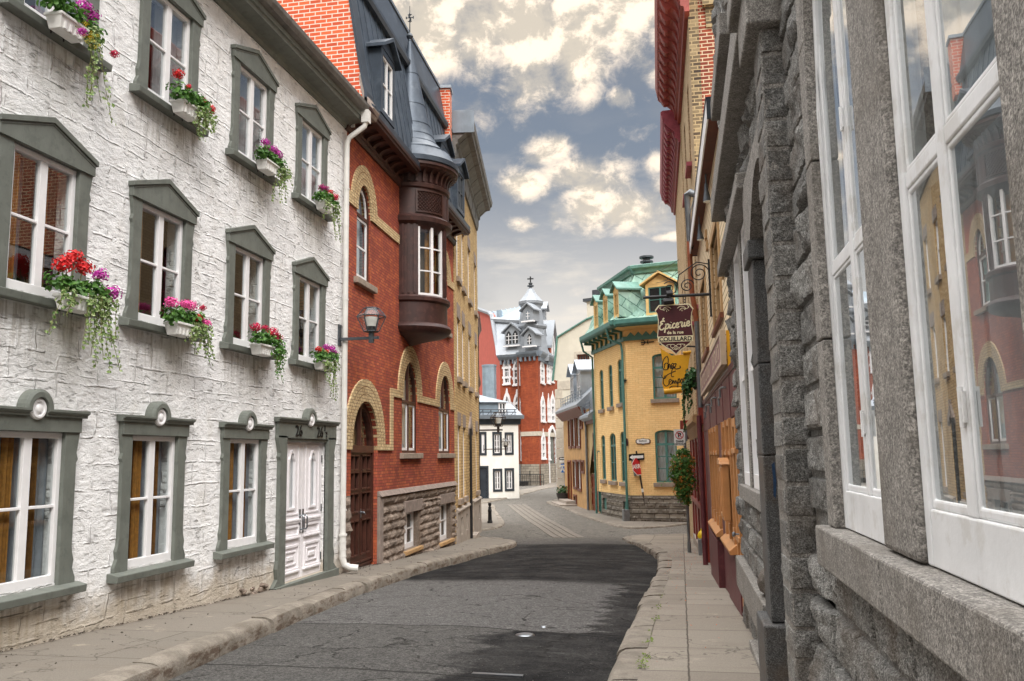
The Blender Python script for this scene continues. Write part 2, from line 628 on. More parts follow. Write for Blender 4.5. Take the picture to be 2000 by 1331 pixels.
# stucco: lumpy limewash with raised beads along the stone courses
m, k, b, _ = newmat('stucco')
uv, pos = coords(k)
wob = k.n('ShaderNodeTexNoise', {'Vector': uv, 'Scale': 2.6, 'Detail': 5.0}).outputs[1]
v = k.vmath('ADD', uv, k.vmath('MULTIPLY', k.vmath('SUBTRACT', wob, (.5, .5, .5)), (.16, .075, 0)))
br = k.n('ShaderNodeTexBrick', {'Vector': v, 'Scale': 1.0, 'Mortar Size': .016, 'Mortar Smooth': .7, 'Brick Width': .62, 'Row Height': .27}, offset=.5)
br2 = k.n('ShaderNodeTexBrick', {'Vector': k.vmath('ADD', v, (.31, .12, 0)), 'Scale': 1.0, 'Mortar Size': .012, 'Mortar Smooth': .7, 'Brick Width': .9, 'Row Height': .34}, offset=.37)
gate = k.ss(k.noise(uv, 3.1, 4, .6), .44, .58)
gate2 = k.ss(k.noise(k.vmath('ADD', uv, (5, 9, 0)), 1.5, 4, .6), .50, .62)
ridge = k.math('MAXIMUM', k.math('MULTIPLY', br.outputs[1], gate), k.math('MULTIPLY', br2.outputs[1], k.math('MULTIPLY', gate2, .7)))
sc = k.vmath('ADD', uv, k.vmath('MULTIPLY', k.vmath('SUBTRACT', wob, (.5, .5, .5)), (.14, .10, 0)))
dsh = k.noise(k.vmath('MULTIPLY', sc, (5.0, 17.0, 1.0)), 1.0, 6, .62)
scr = k.math('MULTIPLY', k.ss(dsh, .58, .66), k.ss(k.noise(uv, 1.9, 3, .6), .38, .58))
lump = k.noise(sc, 5.0, 8, .66)
lump2 = k.noise(k.vmath('MULTIPLY', sc, (9.0, 15.0, 1.0)), 1.0, 8, .66)
fine = k.noise(uv, 55.0, 4, .65)
hgt = k.math('ADD', k.math('ADD', k.math('MULTIPLY', ridge, 1.0), k.math('MULTIPLY', scr, -1.0)), k.math('ADD', k.math('ADD', k.math('MULTIPLY', lump, .8), k.math('MULTIPLY', lump2, 1.2)), k.math('MULTIPLY', fine, .25)))
dirt = k.math('MULTIPLY', k.ss(k.noise(k.vmath('MULTIPLY', uv, (2.2, .9, 1)), 1.4, 8, .65), .50, .74), .35)
c = k.mix(k.ss(k.noise(uv, 3.0, 7, .6), .3, .7), rgb('e4e3e2'), rgb('f6f5f4'))
c = k.mix(dirt, c, rgb('cbc4b8'))
c = k.mix(k.math('MULTIPLY', scr, .38), c, rgb('9a9187'))
# rain streaks below the sills
su = k.n('ShaderNodeSeparateXYZ', {0: uv})
col_d = k.math('MULTIPLY', k.math('PINGPONG', k.math('ADD', k.math('DIVIDE', k.math('SUBTRACT', su.outputs[0], 7.13), 2.057), 10.0), .5), 2.057)
incol = k.ss(col_d, .82, .55)
strk = k.ss(k.noise(k.vmath('MULTIPLY', uv, (9.0, 1.1, 1)), 1.6, 7, .65), .42, .64)
for zz in (1.5, 4.2, -1.25):
    below = k.math('MULTIPLY', k.ss(su.outputs[1], zz + .02, zz - .02), k.ss(su.outputs[1], zz - .75, zz - .05))
    c = k.mix(k.math('MULTIPLY', k.math('MULTIPLY', below, incol), k.math('MULTIPLY', strk, .6)), c, rgb('978e80'))
sz = k.n('ShaderNodeSeparateXYZ', {0: pos})
above = k.math('SUBTRACT', sz.outputs[2], k.math('MULTIPLY_ADD', sz.outputs[1], -.0448, -1.338))
splash = k.math('MULTIPLY', k.ss(k.math('ADD', above, k.math('MULTIPLY', k.noise(uv, 3.0, 6, .65), -.9)), .12, -.35), .7)
c = k.mix(splash, c, rgb('a9977a'))
k.link(c, b.inputs['Base Color'])
b.inputs['Roughness'].default_value = .9
b.inputs['Specular IOR Level'].default_value = .2
bump(k, b, hgt, .9, .026)

paint('casing_green', rgb('6b6f68'), .55, .1, 5, .2, streak=.22, col2=rgb('585c56'), amt=.5)
paint('frame_white', rgb('dcdcdc'), .42, .06, 5, .2, streak=.16, col2=rgb('bdb9b2'), amt=.45)
paint('white_paint', rgb('e6e4e4'), .4, .03, 8, .08)
paint('door_white', rgb('e8e4e6'), .38, .03, 8, .06)
paint('pipe_white', rgb('d9d7d2'), .4, .06, 5, .06, streak=.12)
paint('planter_white', rgb('e2e0dc'), .4, .05, 20, .05)
paint('black_paint', rgb('1c1c1e'), .5, .2, 9, .1)
paint('letter_black', rgb('121212'), .5, .1, 9, .0)
paint('brown_wood', rgb('402824'), .5, .25, 4, .25, streak=.3, col2=rgb('5a3a32'), amt=.4)
paint('door_brown', rgb('4a2b22'), .45, .22, 4, .2, streak=.25)
paint('door_panel', rgb('3c231c'), .45, .25, 4, .2)
paint('slate_metal', rgb('414a55'), .42, .18, 2.0, .1, .5, .35, streak=.22, col2=rgb('5d656e'), amt=.35)
paint('slate_trim', rgb('343b43'), .45, .15, 3, .1, .5, .3)
paint('steel', rgb('8f9397'), .3, .1, 8, .05, .5, .9)
paint('lantern_grey', rgb('4a4e53'), .45, .15, 9, .1, .5, .3)
paint('lantern_brown', rgb('3b2f2a'), .5, .15, 9, .1)
paint('sill_stone', rgb('97887a'), .85, .15, 8, .35, streak=.3)
paint('smooth_stone', rgb('8f8178'), .85, .18, 7, .35, streak=.35)
paint('concrete_base', rgb('a0958a'), .85, .15, 4, .3, streak=.3)
paint('grey_cornice', rgb('6d6a66'), .6, .2, 3, .15, streak=.35, col2=rgb('4e4b48'), amt=.6)
paint('zinc', rgb('9aa1a9'), .38, .12, 2.2, .1, .5, .45, streak=.2, col2=rgb('8f979f'), amt=.3)
paint('zinc_dark', rgb('7d868f'), .4, .12, 2.2, .1, .5, .45, streak=.2)
paint('tower_grey', rgb('92979d'), .45, .08, 1.5, .1, .5, .2, streak=.3)
paint('roof_blue', rgb('8c9ca8'), .4, .1, 2, .05, .5, .3)
paint('pale_render', rgb('ece9e2'), .85, .05, 2, .15, streak=.12)
paint('beige_render', rgb('d3ccbb'), .88, .05, 1.5, .15, streak=.1)
paint('ochre_render', rgb('bf9766'), .88, .12, 2.5, .2, streak=.25, col2=rgb('a98150'), amt=.5)
paint('cream_render', rgb('c7ad80'), .88, .1, 2.5, .2, streak=.2)
paint('red_gable', rgb('c9685a'), .85, .06, 2, .1)
paint('trim_brown', rgb('6d3a25'), .5, .15, 6, .1)
paint('garage_brown', rgb('7a3a1f'), .5, .15, 5, .15, streak=.3)
paint('trim_teal', rgb('4b7a72'), .5, .12, 5, .1)
paint('trim_yellow', rgb('e0bc7c'), .55, .08, 4, .1, streak=.15)
paint('copper_trim', rgb('5f857a'), .55, .15, 3, .1, col2=rgb('3f6f66'), amt=.6)
paint('dark_pane', (.02, .022, .025, 1), .15, .2, 2, .0, .6)
paint('setts', rgb('777067'), .85, .2, 5, .3)
paint('quoin', rgb('c2b8a8'), .85, .1, 5, .2)
paint('cornice_red', rgb('99483f'), .55, .14, 4, .12, col2=rgb('803a34'), amt=.5)
paint('cornice_pink', rgb('9c4a55'), .55, .14, 4, .12, col2=rgb('863c48'), amt=.5)
paint('shop_red', rgb('82342b'), .45, .15, 4, .12)
paint('shop_maroon', rgb('5a2a2e'), .5, .18, 5, .15, col2=rgb('6f3a3a'), amt=.4)
paint('shop_orange', rgb('b98250'), .42, .1, 5, .12, streak=.12)
paint('soffit_brown', rgb('5d2f26'), .6, .2, 5, .15, col2=rgb('41231e'), amt=.5)
paint('conduit', rgb('6b6d70'), .4, .15, 9, .1, .5, .6)
paint('conduit_rust', rgb('8a4a2c'), .6, .2, 9, .15)
paint('sign_maroon', rgb('4b1d24'), .4, .06, 9, .03)
paint('sign_cream', rgb('e6dcb8'), .45, .03, 9, .03)
paint('sign_yellow', rgb('e0a51e'), .45, .06, 6, .06)
paint('sign_white', rgb('e9e9e6'), .4, .03, 9, .02)
paint('sign_red', rgb('c3242c'), .35, .05, 9, .02)
paint('sign_blue', rgb('2a6fc0'), .4, .04, 9, .02)
paint('mark_blue', rgb('26405f'), .7, .3, 30, .1)
paint('sign_grey', rgb('77797c'), .5, .08, 9, .05, .5, .5)
paint('galvanised', rgb('84888a'), .45, .12, 9, .08, .5, .7)
paint('lamp_glassy', rgb('d9d9d2'), .25, .05, 5, .0)
paint('wood_light', rgb('b08d62'), .6, .12, 7, .1)
paint('sign_board', rgb('b9a58f'), .6, .08, 6, .08, streak=.15)
paint('sign_face', rgb('8a6a68'), .6, .12, 6, .08, col2=rgb('6f4e4e'), amt=.5)
paint('drape_gold', rgb('9a6a2c'), .85, .2, 20, .1)
paint('drape_brown', rgb('7a5426'), .85, .2, 20, .1)
paint('sheer_white', rgb('d4d6d8'), .9, .06, 8, .05)
paint('sheer_grey', rgb('8b9096'), .9, .12, 8, .05)
paint('blind_tan', rgb('9d8763'), .85, .1, 8, .05)
paint('room', rgb('4a4038'), .9, .15, 2, .0)
paint('stem', rgb('5f7a3a'), .7, .2, 20, .1)
paint('vine_stem', rgb('6b6a3a'), .7, .2, 20, .1)
paint('pot_dark', rgb('3a3634'), .6, .15, 9, .1)
paint('bag_yellow', rgb('e6c11f'), .45, .08, 9, .05)
paint('moss', rgb('6a7d32'), .9, .3, 30, .1)
paint('grit', rgb('3a322a'), .9, .3, 40, .1)
paint('leaf_litter', rgb('b5673f'), .8, .35, 60, .1)
for nm, h1 in (('petal_red', 'c81a1c'), ('petal_magenta', 'b8329c'), ('petal_pink', 'e8559f'), ('petal_yellow', 'f2c81e'), ('petal_orange', 'f08228'), ('petal_crimson', 'c01f4a'), ('petal_plum', 'a0206a')):
    paint(nm, rgb(h1), .6, .25, 30, .1)


def leafmat(name, ca, cb, cc=None, amt=0.0):
    m, k, b, out = newmat(name)
    _, pos = coords(k)
    oi = k.n('ShaderNodeTexNoise', {'Vector': pos, 'Scale': 23.0, 'Detail': 2.0}).outputs[0]
    c = k.mix(k.ss(oi, .3, .7), ca, cb)
    if cc is not None:
        c = k.mix(k.math('MULTIPLY', k.ss(k.noise(pos, 60, 2, .5), .5, .56), amt), c, cc)
    k.link(c, b.inputs['Base Color'])
    b.inputs['Roughness'].default_value = .55
    b.inputs['Specular IOR Level'].default_value = .35
    tl = k.n('ShaderNodeBsdfTranslucent', {'Color': c})
    mx = k.n('ShaderNodeMixShader', {0: .25, 1: b.outputs[0], 2: tl.outputs[0]})
    k.link(mx.outputs[0], out.inputs[0])


leafmat('leaf_green', rgb('335c24'), rgb('648f3f'))
leafmat('leaf_varieg', rgb('4a6d30'), rgb('7c9850'), rgb('d0d5a4'), .6)
leafmat('leaf_dark', rgb('27472a'), rgb('4b7440'))

brick('brick_red', rgb('94483a'), rgb('bd6844'), rgb('5e3b31'), w=.17, h=.062, ms=.006, bias=-.3, bmp=.35, big=.5, var=.4, stain=rgb('cc6a34'), stain_amt=.35)
brick('brick_gable', rgb('d8623a'), rgb('b0452c'), rgb('d8c9b8'), w=.235, h=.085, ms=.011, bias=-.2, bmp=.5, big=.2, var=.25)
brick('brick_buff', rgb('d6c095'), rgb('c0a57c'), rgb('7d6a50'), w=.17, h=.062, ms=.006, bias=0, bmp=.4, big=.2)
brick('brick_tan', rgb('ccb080'), rgb('b39466'), rgb('8a714f'), w=.25, h=.09, ms=.010, bias=0, bmp=.45, big=.3, stain=rgb('a58a5c'), stain_amt=.35)
brick('brick_brown', rgb('8a6038'), rgb('6f4a2c'), rgb('5c4836'), w=.25, h=.09, ms=.010, bias=0, bmp=.4)
brick('brick_convent', rgb('9e4e30'), rgb('873f28'), rgb('834b3d'), w=.3, h=.1, ms=.008, bias=0, bmp=.3, big=.3, stain=rgb('c46a3c'), stain_amt=.4)
brick('brick_yellow', rgb('fdd89a'), rgb('f6cd8e'), rgb('e2b97c'), w=.26, h=.085, ms=.009, bias=0, bmp=.6, big=.15, var=.15, stain=rgb('deb87e'), stain_amt=.4)
brick('brick_beige', rgb('c8b08c'), rgb('b39a76'), rgb('9c8464'), w=.2, h=.075, ms=.008, bias=0, bmp=.8, big=.3, var=.5, stain=rgb('8f6f4a'), stain_amt=.3)
brick('brick_old', rgb('a04c34'), rgb('7a3c30'), rgb('cdb99c'), w=.23, h=.08, ms=.012, bias=0, bmp=.6, big=.35, var=.5, stain=rgb('4a332c'), stain_amt=.35)
brick('brick_mixed', rgb('a3906f'), rgb('453a33'), rgb('b09a76'), w=.20, h=.08, ms=.012, bias=0, bmp=.6, big=.3, var=.5)
brick('stone_rubble', rgb('8f887c'), rgb('6c665e'), rgb('585048'), w=.62, h=.2, ms=.02, bias=0, bmp=1.0, big=.4, var=.9, off=.37)
brick('stone_base_far', rgb('a09788'), rgb('857c70'), rgb('6d6458'), w=.55, h=.22, ms=.02, bias=0, bmp=1.0, big=.4, var=.8)
brick('clapboard', rgb('dcc8a8'), rgb('d6c19f'), rgb('6a5436'), w=30, h=.105, ms=.010, bias=0, bmp=.8, big=.12, var=.1)

# granite
for nm, lo, hi, ms_ in (('granite_rough', '54534f', '8c8a86', 1.0), ('granite_smooth', '67635f', '96918a', .25), ('granite_dark', '333333', '666665', .15), ('brown_rock', '6f6258', '9a8b7e', .8)):
    m, k, b, _ = newmat(nm)
    uv, pos = coords(k)
    sp = k.noise(pos, 150.0, 2, .7)
    sp2 = k.n('ShaderNodeTexVoronoi', {'Vector': pos, 'Scale': 95.0}).outputs[1]
    mid = k.noise(pos, 14.0, 7, .65)
    big = k.noise(pos, 1.8, 5, .6)
    c = k.mix(k.ss(sp, .38, .62), rgb(lo), rgb(hi))
    if nm in ('granite_rough', 'brown_rock'):
        c = k.mod(.28, c, k.n('ShaderNodeNewGeometry').outputs['Random Per Island'])
    c = k.mod(.55, c, k.noise(pos, 48.0, 3, .7))
    c = k.mod(.35, c, k.n('ShaderNodeSeparateXYZ', {0: sp2}).outputs[0])
    c = k.mod(.5, c, mid)
    c = k.mix(k.math('MULTIPLY', k.ss(big, .46, .7), .55), c, rgb('5a4a3b') if nm != 'granite_smooth' else rgb('625b52'))
    k.link(c, b.inputs['Base Color'])
    b.inputs['Roughness'].default_value = .78 if nm != 'granite_dark' else .6
    b.inputs['Specular IOR Level'].default_value = .35
    bump(k, b, k.math('ADD', k.math('MULTIPLY', mid, 1.0), k.math('MULTIPLY', sp, .4)), .9 * ms_ + .1, .018)

# copper roof scales: diagonal seams
m, k, b, _ = newmat('copper_roof')
uv, pos = coords(k)
rt = k.n('ShaderNodeMapping', {'Vector': uv, 'Rotation': (0, 0, R(33))}).outputs[0]
br = k.n('ShaderNodeTexBrick', {'Vector': rt, 'Color1': rgb('7a9f91'), 'Color2': rgb('9ab8ab'), 'Mortar': rgb('2f5a50'), 'Scale': 1.0, 'Mortar Size': .018, 'Mortar Smooth': .3, 'Brick Width': 1.1, 'Row Height': .38})
st = k.noise(k.vmath('MULTIPLY', uv, (5.0, 2.4, 1)), 1.2, 8, .65)
c = k.mix(k.math('MULTIPLY', k.ss(st, .5, .66), .65), br.outputs[0], rgb('a4cbb6'))
c = k.mix(k.math('MULTIPLY', k.ss(k.noise(pos, 2.1, 8, .7), .56, .66), .5), c, rgb('3d6a5e'))
c = k.mix(k.math('MULTIPLY', k.ss(k.noise(k.vmath('ADD', pos, (3, 1, 8)), 2.6, 6, .7), .66, .7), .7), c, rgb('9a6a48'))
k.link(c, b.inputs['Base Color'])
b.inputs['Roughness'].default_value = .6
bump(k, b, k.math('MULTIPLY', br.outputs[1], -1), .5, .012)

# asphalt with its patches (world metres)
m, k, b, _ = newmat('asphalt')
_, pos = coords(k)
sp = k.n('ShaderNodeSeparateXYZ', {0: pos})
X, Y = sp.outputs[0], sp.outputs[1]
n_lo = k.noise(pos, .55, 6, .6)
n_st = k.noise(k.vmath('MULTIPLY', pos, (1.2, 4.5, 1)), 1.0, 8, .68)
n_hi = k.noise(pos, 90.0, 3, .7)
vor = k.n('ShaderNodeTexVoronoi', {'Vector': pos, 'Scale': 120.0}).outputs[1]
Xw = k.math('ADD', X, k.math('ADD', k.math('MULTIPLY', k.math('SUBTRACT', n_st, .5), 1.1), k.math('MULTIPLY', k.math('SUBTRACT', k.noise(pos, 2.4, 8, .7), .5), 1.3)))
Yw = k.math('ADD', Y, k.math('MULTIPLY', k.math('SUBTRACT', k.noise(pos, .9, 5, .6), .5), .35))
Yw = k.math('ADD', Yw, k.math('MULTIPLY', X, .10))


def band(a, b_, soft=.06):
    return k.math('MULTIPLY', k.ss(Yw, a - soft, a + soft), k.ss(Yw, b_ + soft, b_ - soft))


def right(x0, soft=.25):
    return k.ss(Xw, x0 - soft, x0 + soft)


dark = k.math('MULTIPLY', band(6.2, 9.6, .05), right(-2.05, .2))
dark = k.math('MAXIMUM', dark, k.math('MULTIPLY', band(9.6, 15.0, .05), right(-1.05, .12)))
dark = k.math('MAXIMUM', dark, band(15.0, 26.0, .5))
dark = k.math('MAXIMUM', dark, k.math('MULTIPLY', k.ss(n_st, .60, .70), k.math('MULTIPLY', band(7.6, 9.6, .3), .8)))
pale = k.math('MULTIPLY', band(9.6, 15.0, .05), k.math('SUBTRACT', 1.0, right(-1.05, .12)))
base = k.mix(n_lo, rgb('4b4947'), rgb('575552'))
base = k.mix(pale, base, rgb('5c5a58'))
base = k.mix(k.ss(Y, 26, 33), base, rgb('69655f'))
c = k.mix(k.math('MULTIPLY', dark, k.math('MULTIPLY', k.ss(n_lo, .3, .6, .7, 1.0), k.ss(k.noise(pos, 1.7, 8, .72), .38, .56, .74, 1.0))), base, rgb('151516'))
c = k.mix(k.math('MULTIPLY', k.ss(k.noise(k.vmath('MULTIPLY', pos, (.9, 2.2, 1)), .7, 8, .7), .60, .68), k.math('MULTIPLY', k.ss(Y, 26, 34), .8)), c, rgb('3a3836'))
c = k.mod(.75, c, n_hi)
c = k.mod(.42, c, k.ss(k.noise(pos, 42.0, 3, .75), .34, .66))
c = k.mod(.22, c, k.ss(k.noise(pos, 14.0, 4, .75), .34, .66))
c = k.mod(.3, c, k.noise(k.vmath('MULTIPLY', pos, (2.6, .8, 1)), 2.0, 7, .7))
chip = k.n('ShaderNodeTexVoronoi', {'Vector': pos, 'Scale': 26.0})
c = k.mix(k.math('MULTIPLY', k.ss(chip.outputs[0], .14, .06), k.ss(k.n('ShaderNodeSeparateXYZ', {0: chip.outputs[1]}).outputs[1], .78, .86)), c, rgb('a8a49c'))
c = k.mod(.35, c, k.n('ShaderNodeSeparateXYZ', {0: vor}).outputs[0])


def seam(y0, w=.02):
    return k.ss(k.math('ABSOLUTE', k.math('SUBTRACT', Yw, y0)), w, w * .3)


sm = k.math('MAXIMUM', seam(9.6, .035), seam(7.05, .03))
sm = k.math('MAXIMUM', sm, k.math('MULTIPLY', seam(16.1, .05), .7))
crk = k.n('ShaderNodeTexVoronoi', {'Vector': k.vmath('ADD', pos, k.vmath('MULTIPLY', k.n('ShaderNodeTexNoise', {'Vector': pos, 'Scale': 2.0, 'Detail': 5.0}).outputs[1], (.7, .7, .7))), 'Scale': .8}, feature='DISTANCE_TO_EDGE').outputs[0]
sm = k.math('MAXIMUM', sm, k.math('MULTIPLY', k.ss(crk, .016, .004), k.ss(n_st, .47, .55)))
c = k.mix(k.math('MULTIPLY', sm, .8), c, rgb('232220'))
k.link(c, b.inputs['Base Color'])
k.link(k.math('SUBTRACT', .92, k.math('MULTIPLY', dark, k.ss(n_st, .5, .72, .04, .34))), b.inputs['Roughness'])
b.inputs['Specular IOR Level'].default_value = .14
bump(k, b, k.math('ADD', k.math('ADD', n_hi, k.noise(pos, 30, 3, .7)), k.math('MULTIPLY', sm, -2.0)), .8, .010)

# pavement slabs
for nm, w_, h_, c0, c1 in (('paving', .95, 1.9, '8b8276', '776e63'), ('paving_left', 5.0, 2.6, '7d756b', '716a60')):
    m, k, b, _ = newmat(nm)
    uv, pos = coords(k)
    sh = k.vmath('ADD', pos, (.0, .3, 0))
    wob = k.n('ShaderNodeTexNoise', {'Vector': pos, 'Scale': 3.0, 'Detail': 6.0}).outputs[1]
    sh = k.vmath('ADD', sh, k.vmath('MULTIPLY', k.vmath('SUBTRACT', wob, (.5, .5, .5)), (.03, .03, 0)))
    br = k.n('ShaderNodeTexBrick', {'Vector': sh, 'Color1': rgb(c0), 'Color2': rgb(c1), 'Mortar': rgb('4a4239'), 'Scale': 1.0, 'Mortar Size': .009, 'Mortar Smooth': .3, 'Brick Width': w_, 'Row Height': h_ * .55}, offset=0.0 if nm == 'paving' else .3)
    lo = k.noise(k.vmath('MULTIPLY', pos, (1, 3.5, 1)), .9, 8, .66)
    hi = k.noise(pos, 80, 4, .65)
    c = k.mix(k.math('MULTIPLY', k.ss(lo, .5, .72), .55), br.outputs[0], rgb('6e6459'))
    c = k.mix(k.math('MULTIPLY', k.ss(k.noise(pos, 2.2, 8, .7), .60, .7), .4), c, rgb('b8ab98'))
    c = k.mod(.5, c, hi)
    crk = k.n('ShaderNodeTexVoronoi', {'Vector': k.vmath('ADD', pos, k.vmath('MULTIPLY', wob, (.8, .8, .8))), 'Scale': .7}, feature='DISTANCE_TO_EDGE').outputs[0]
    cm = k.math('MULTIPLY', k.ss(crk, .01, .002), .7)
    c = k.mix(cm, c, rgb('3d362e'))
    k.link(c, b.inputs['Base Color'])
    b.inputs['Roughness'].default_value = .85
    bump(k, b, k.math('ADD', k.math('MULTIPLY', br.outputs[1], -1.5), k.math('ADD', hi, k.math('MULTIPLY', lo, .6))), .5, .008)
m, k, b, _ = newmat('kerb_stone')
uv, pos = coords(k)
lo, hi = k.noise(pos, 3.0, 8, .68), k.noise(pos, 60, 4, .65)
c = k.mix(k.ss(lo, .35, .65), rgb('6f675c'), rgb('8d8478'))
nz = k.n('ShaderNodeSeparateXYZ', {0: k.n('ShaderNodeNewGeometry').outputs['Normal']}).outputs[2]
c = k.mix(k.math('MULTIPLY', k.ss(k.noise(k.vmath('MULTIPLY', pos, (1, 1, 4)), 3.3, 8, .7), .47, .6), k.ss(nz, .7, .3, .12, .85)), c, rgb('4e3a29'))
c = k.mod(.45, c, hi)
k.link(c, b.inputs['Base Color'])
b.inputs['Roughness'].default_value = .82
bump(k, b, k.math('ADD', hi, k.math('MULTIPLY', lo, 2.0)), .8, .012)
glass('glass', .07)
glass('glass_mid', .13)
glass('glass_sky', .30)
glass('glass_near', .14, dust=.26, wave=.012, power=2.6)
glass('glass_far', .08)
glass('glass_lamp', .05, (.95, .95, .95, 1))
m_ = MATS
# ---------------------------------------------------------------- ground
ROAD_DROP = .17


def strip_mesh(m, xs, ys, fz):
    nx, ny = len(xs), len(ys)
    m.add([Vector((x, y, fz(x, y))) for y in ys for x in xs], [(j * nx + i, j * nx + i + 1, (j + 1) * nx + i + 1, (j + 1) * nx + i) for j in range(ny - 1) for i in range(nx - 1)])


def zroad(x, y):
    d = ROAD_DROP if y < 20 else max(.06, ROAD_DROP - (y - 20) * .008)
    return zg(y) - d + .05 * max(0, 1 - abs(x + 2.6) / 2.2) * (1 if y < 30 else 0)


m = MB()
ys = [-30, -10, -4] + [-2 + .6 * i for i in range(70)] + [42, 46, 50, 56, 64, 75, 90, 130, 250, 600]
xs = [-300, -60, -20, -9] + [-7 + .45 * i for i in range(18)] + [2, 5, 12, 60, 300]
strip_mesh(m, xs, ys, zroad)
tag(m.build('road', MATS['asphalt'], smooth=True), kind='structure')


def poly_smooth(pts, sub=6):
    q = []
    for i in range(len(pts) - 1):
        p0, p1, p2, p3 = pts[max(i - 1, 0)], pts[i], pts[i + 1], pts[min(i + 2, len(pts) - 1)]
        for j in range(sub):
            t = j / sub
            q.append(tuple(.5 * ((2 * p1[c]) + (p2[c] - p0[c]) * t + (2 * p0[c] - 5 * p1[c] + 4 * p2[c] - p3[c]) * t * t + (-p0[c] + 3 * p1[c] - 3 * p2[c] + p3[c]) * t ** 3) for c in (0, 1)))
    q.append(pts[-1])
    return q


def kerb(path, width, side, name='kerb', lift=0.0, L=1.25, seed=1, mat='kerb_stone'):
    """long granite blocks following a polyline of the road edge; side=+1: pavement lies at the left of the path"""
    rnd = random.Random(seed)
    m = MB()
    # resample
    d = [0]
    for a, b in zip(path, path[1:]):
        d.append(d[-1] + math.hypot(b[0] - a[0], b[1] - a[1]))

    def at(t):
        t = max(0, min(d[-1], t))
        i = max(j for j in range(len(d)) if d[j] <= t + 1e-9)
        i = min(i, len(path) - 2)
        u = (t - d[i]) / max(1e-9, d[i + 1] - d[i])
        return path[i][0] + (path[i + 1][0] - path[i][0]) * u, path[i][1] + (path[i + 1][1] - path[i][1]) * u
    t = 0
    while t < d[-1] - .1:
        l = L * rnd.uniform(.6, 1.4)
        e = min(t + l, d[-1])
        n = max(3, int((e - t) / .16))
        rows = []
        jut = rnd.uniform(-.03, .02)
        up = rnd.uniform(-.012, .012)
        for i in range(n + 1):
            u = t + .018 + (e - t - .036) * i / n
            x, y = at(u)
            x2, y2 = at(u + .05)
            x1, y1 = at(u - .05)
            tx, ty = x2 - x1, y2 - y1
            ln = math.hypot(tx, ty) or 1
            nx, ny = -ty / ln * side, tx / ln * side
            endd = min(i, n - i) / n * (e - t)
            rc = -.035 if endd < .02 else 0
            P = lambda o, z: Vector((x + nx * o, y + ny * o, z))
            g = zg(y) + lift + up
            w1 = noise.noise(Vector((x * 3, y * 3, 2))) * .010
            w2 = noise.noise(Vector((x * 4, y * 4, 9))) * .012
            w3 = noise.noise(Vector((x * 5, y * 5, 4))) * .005
            dr = zroad(-9, y) - zg(y) - .05
            rows.append([P(-.02 + jut + w2, g + dr), P(-.01 + jut + w1, g - .06 + w3), P(.015 + jut + w1, g - .012 + rc * .5), P(.07 + w1 * .5, g + .012 + w3 + rc * .5), P(width * .6, g + .012 + w3 + rc * .3), P(width, g + .004), P(width, g - .2)])
        kk = len(rows[0])
        vs = [p for r in rows for p in r]
        fs = [(i * kk + j, i * kk + j + 1, (i + 1) * kk + j + 1, (i + 1) * kk + j) for i in range(n) for j in range(kk - 1)]
        fs += [tuple(range(kk)), tuple(n * kk + j for j in range(kk))]
        m.add(vs, fs)
        t = e
    return tag(m.build(name, MATS[mat], smooth=True), kind='structure')


# left pavement and kerb: road edge taken from the ground as surveyed
LP = poly_smooth([(-3.2, -3), (-3.7, 2), (-4.05, 5), (-4.3, 7), (-4.55, 9), (-4.8, 11), (-5.02, 13.5), (-5.12, 16), (-5.1, 18.5), (-4.98, 21.5), (-4.83, 24.2), (-4.86, 25.6), (-5.2, 27.0), (-5.9, 28.3), (-6.9, 29.6)], 5)
kerb(LP, .24, 1, seed=3)


def inner(path, w, side):
    q = []
    for i, p in enumerate(path):
        a, b = path[max(i - 1, 0)], path[min(i + 1, len(path) - 1)]
        tx, ty = b[0] - a[0], b[1] - a[1]
        l = math.hypot(tx, ty)
        q.append((p[0] - ty / l * side * w, p[1] + tx / l * side * w))
    return q


def slab(name, pts, mat, lift=0.0, thick=.3):
    """pavement sheet following the slope, cut from a fine grid of strips"""
    m = MB()
    m.flat(pts, lambda x, y: zg(y) + lift - thick, lambda x, y: zg(y) + lift)
    return tag(m.build(name, MATS[mat]), kind='structure')


li = inner(LP, .232, 1)
def strips(name, edge, far, mat):
    """pavement between an edge path and a far-side path of equal length"""
    m = MB()
    n = len(edge)
    N = 6
    vs = []
    for e, f in zip(edge, far):
        for i in range(N + 1):
            t = i / N
            x, y = e[0] + (f[0] - e[0]) * t, e[1] + (f[1] - e[1]) * t
            vs.append(Vector((x, y, zg(y) + noise.noise(Vector((x * 1.3, y * 1.3, 0))) * .006)))
    fs = [(j * (N + 1) + i, j * (N + 1) + i + 1, (j + 1) * (N + 1) + i + 1, (j + 1) * (N + 1) + i) for j in range(n - 1) for i in range(N)]
    m.add(vs, fs)
    return tag(m.build(name, MATS[mat], smooth=True), kind='structure')


def facade_x(y):
    if y < 14.9:
        return -6.25
    if y < 24.16:
        return -6.0 - (y - 14.9) * .0349 - .25
    return -6.32 - (y - 24.16) * .1495 - .25


strips('sidewalk', li, [(min(facade_x(y), x - .15), y) for x, y in li], 'paving_left')

# right pavement
RP = poly_smooth([(-.72, -3), (-.70, 2), (-.66, 5), (-.62, 7), (-.6, 9.5), (-.57, 12), (-.53, 14.5), (-.5, 17), (-.52, 19), (-.64, 21), (-.9, 23), (-1.3, 25.4), (-1.75, 27.6), (-1.95, 29.2), (-1.6, 30.3), (-.6, 30.9), (2, 31.4), (7, 32.4)], 5)
kerb(RP, .26, -1, seed=5, L=.95)
ri = inner(RP, .252, -1)


def right_x(y):
    return 1.0


far = []
for x, y in ri:
    far.append((max(1.0, x + .1) if y < 29 else max(1.0, x + .5), min(y, 29.3)))
strips('sidewalk', ri, far, 'paving')

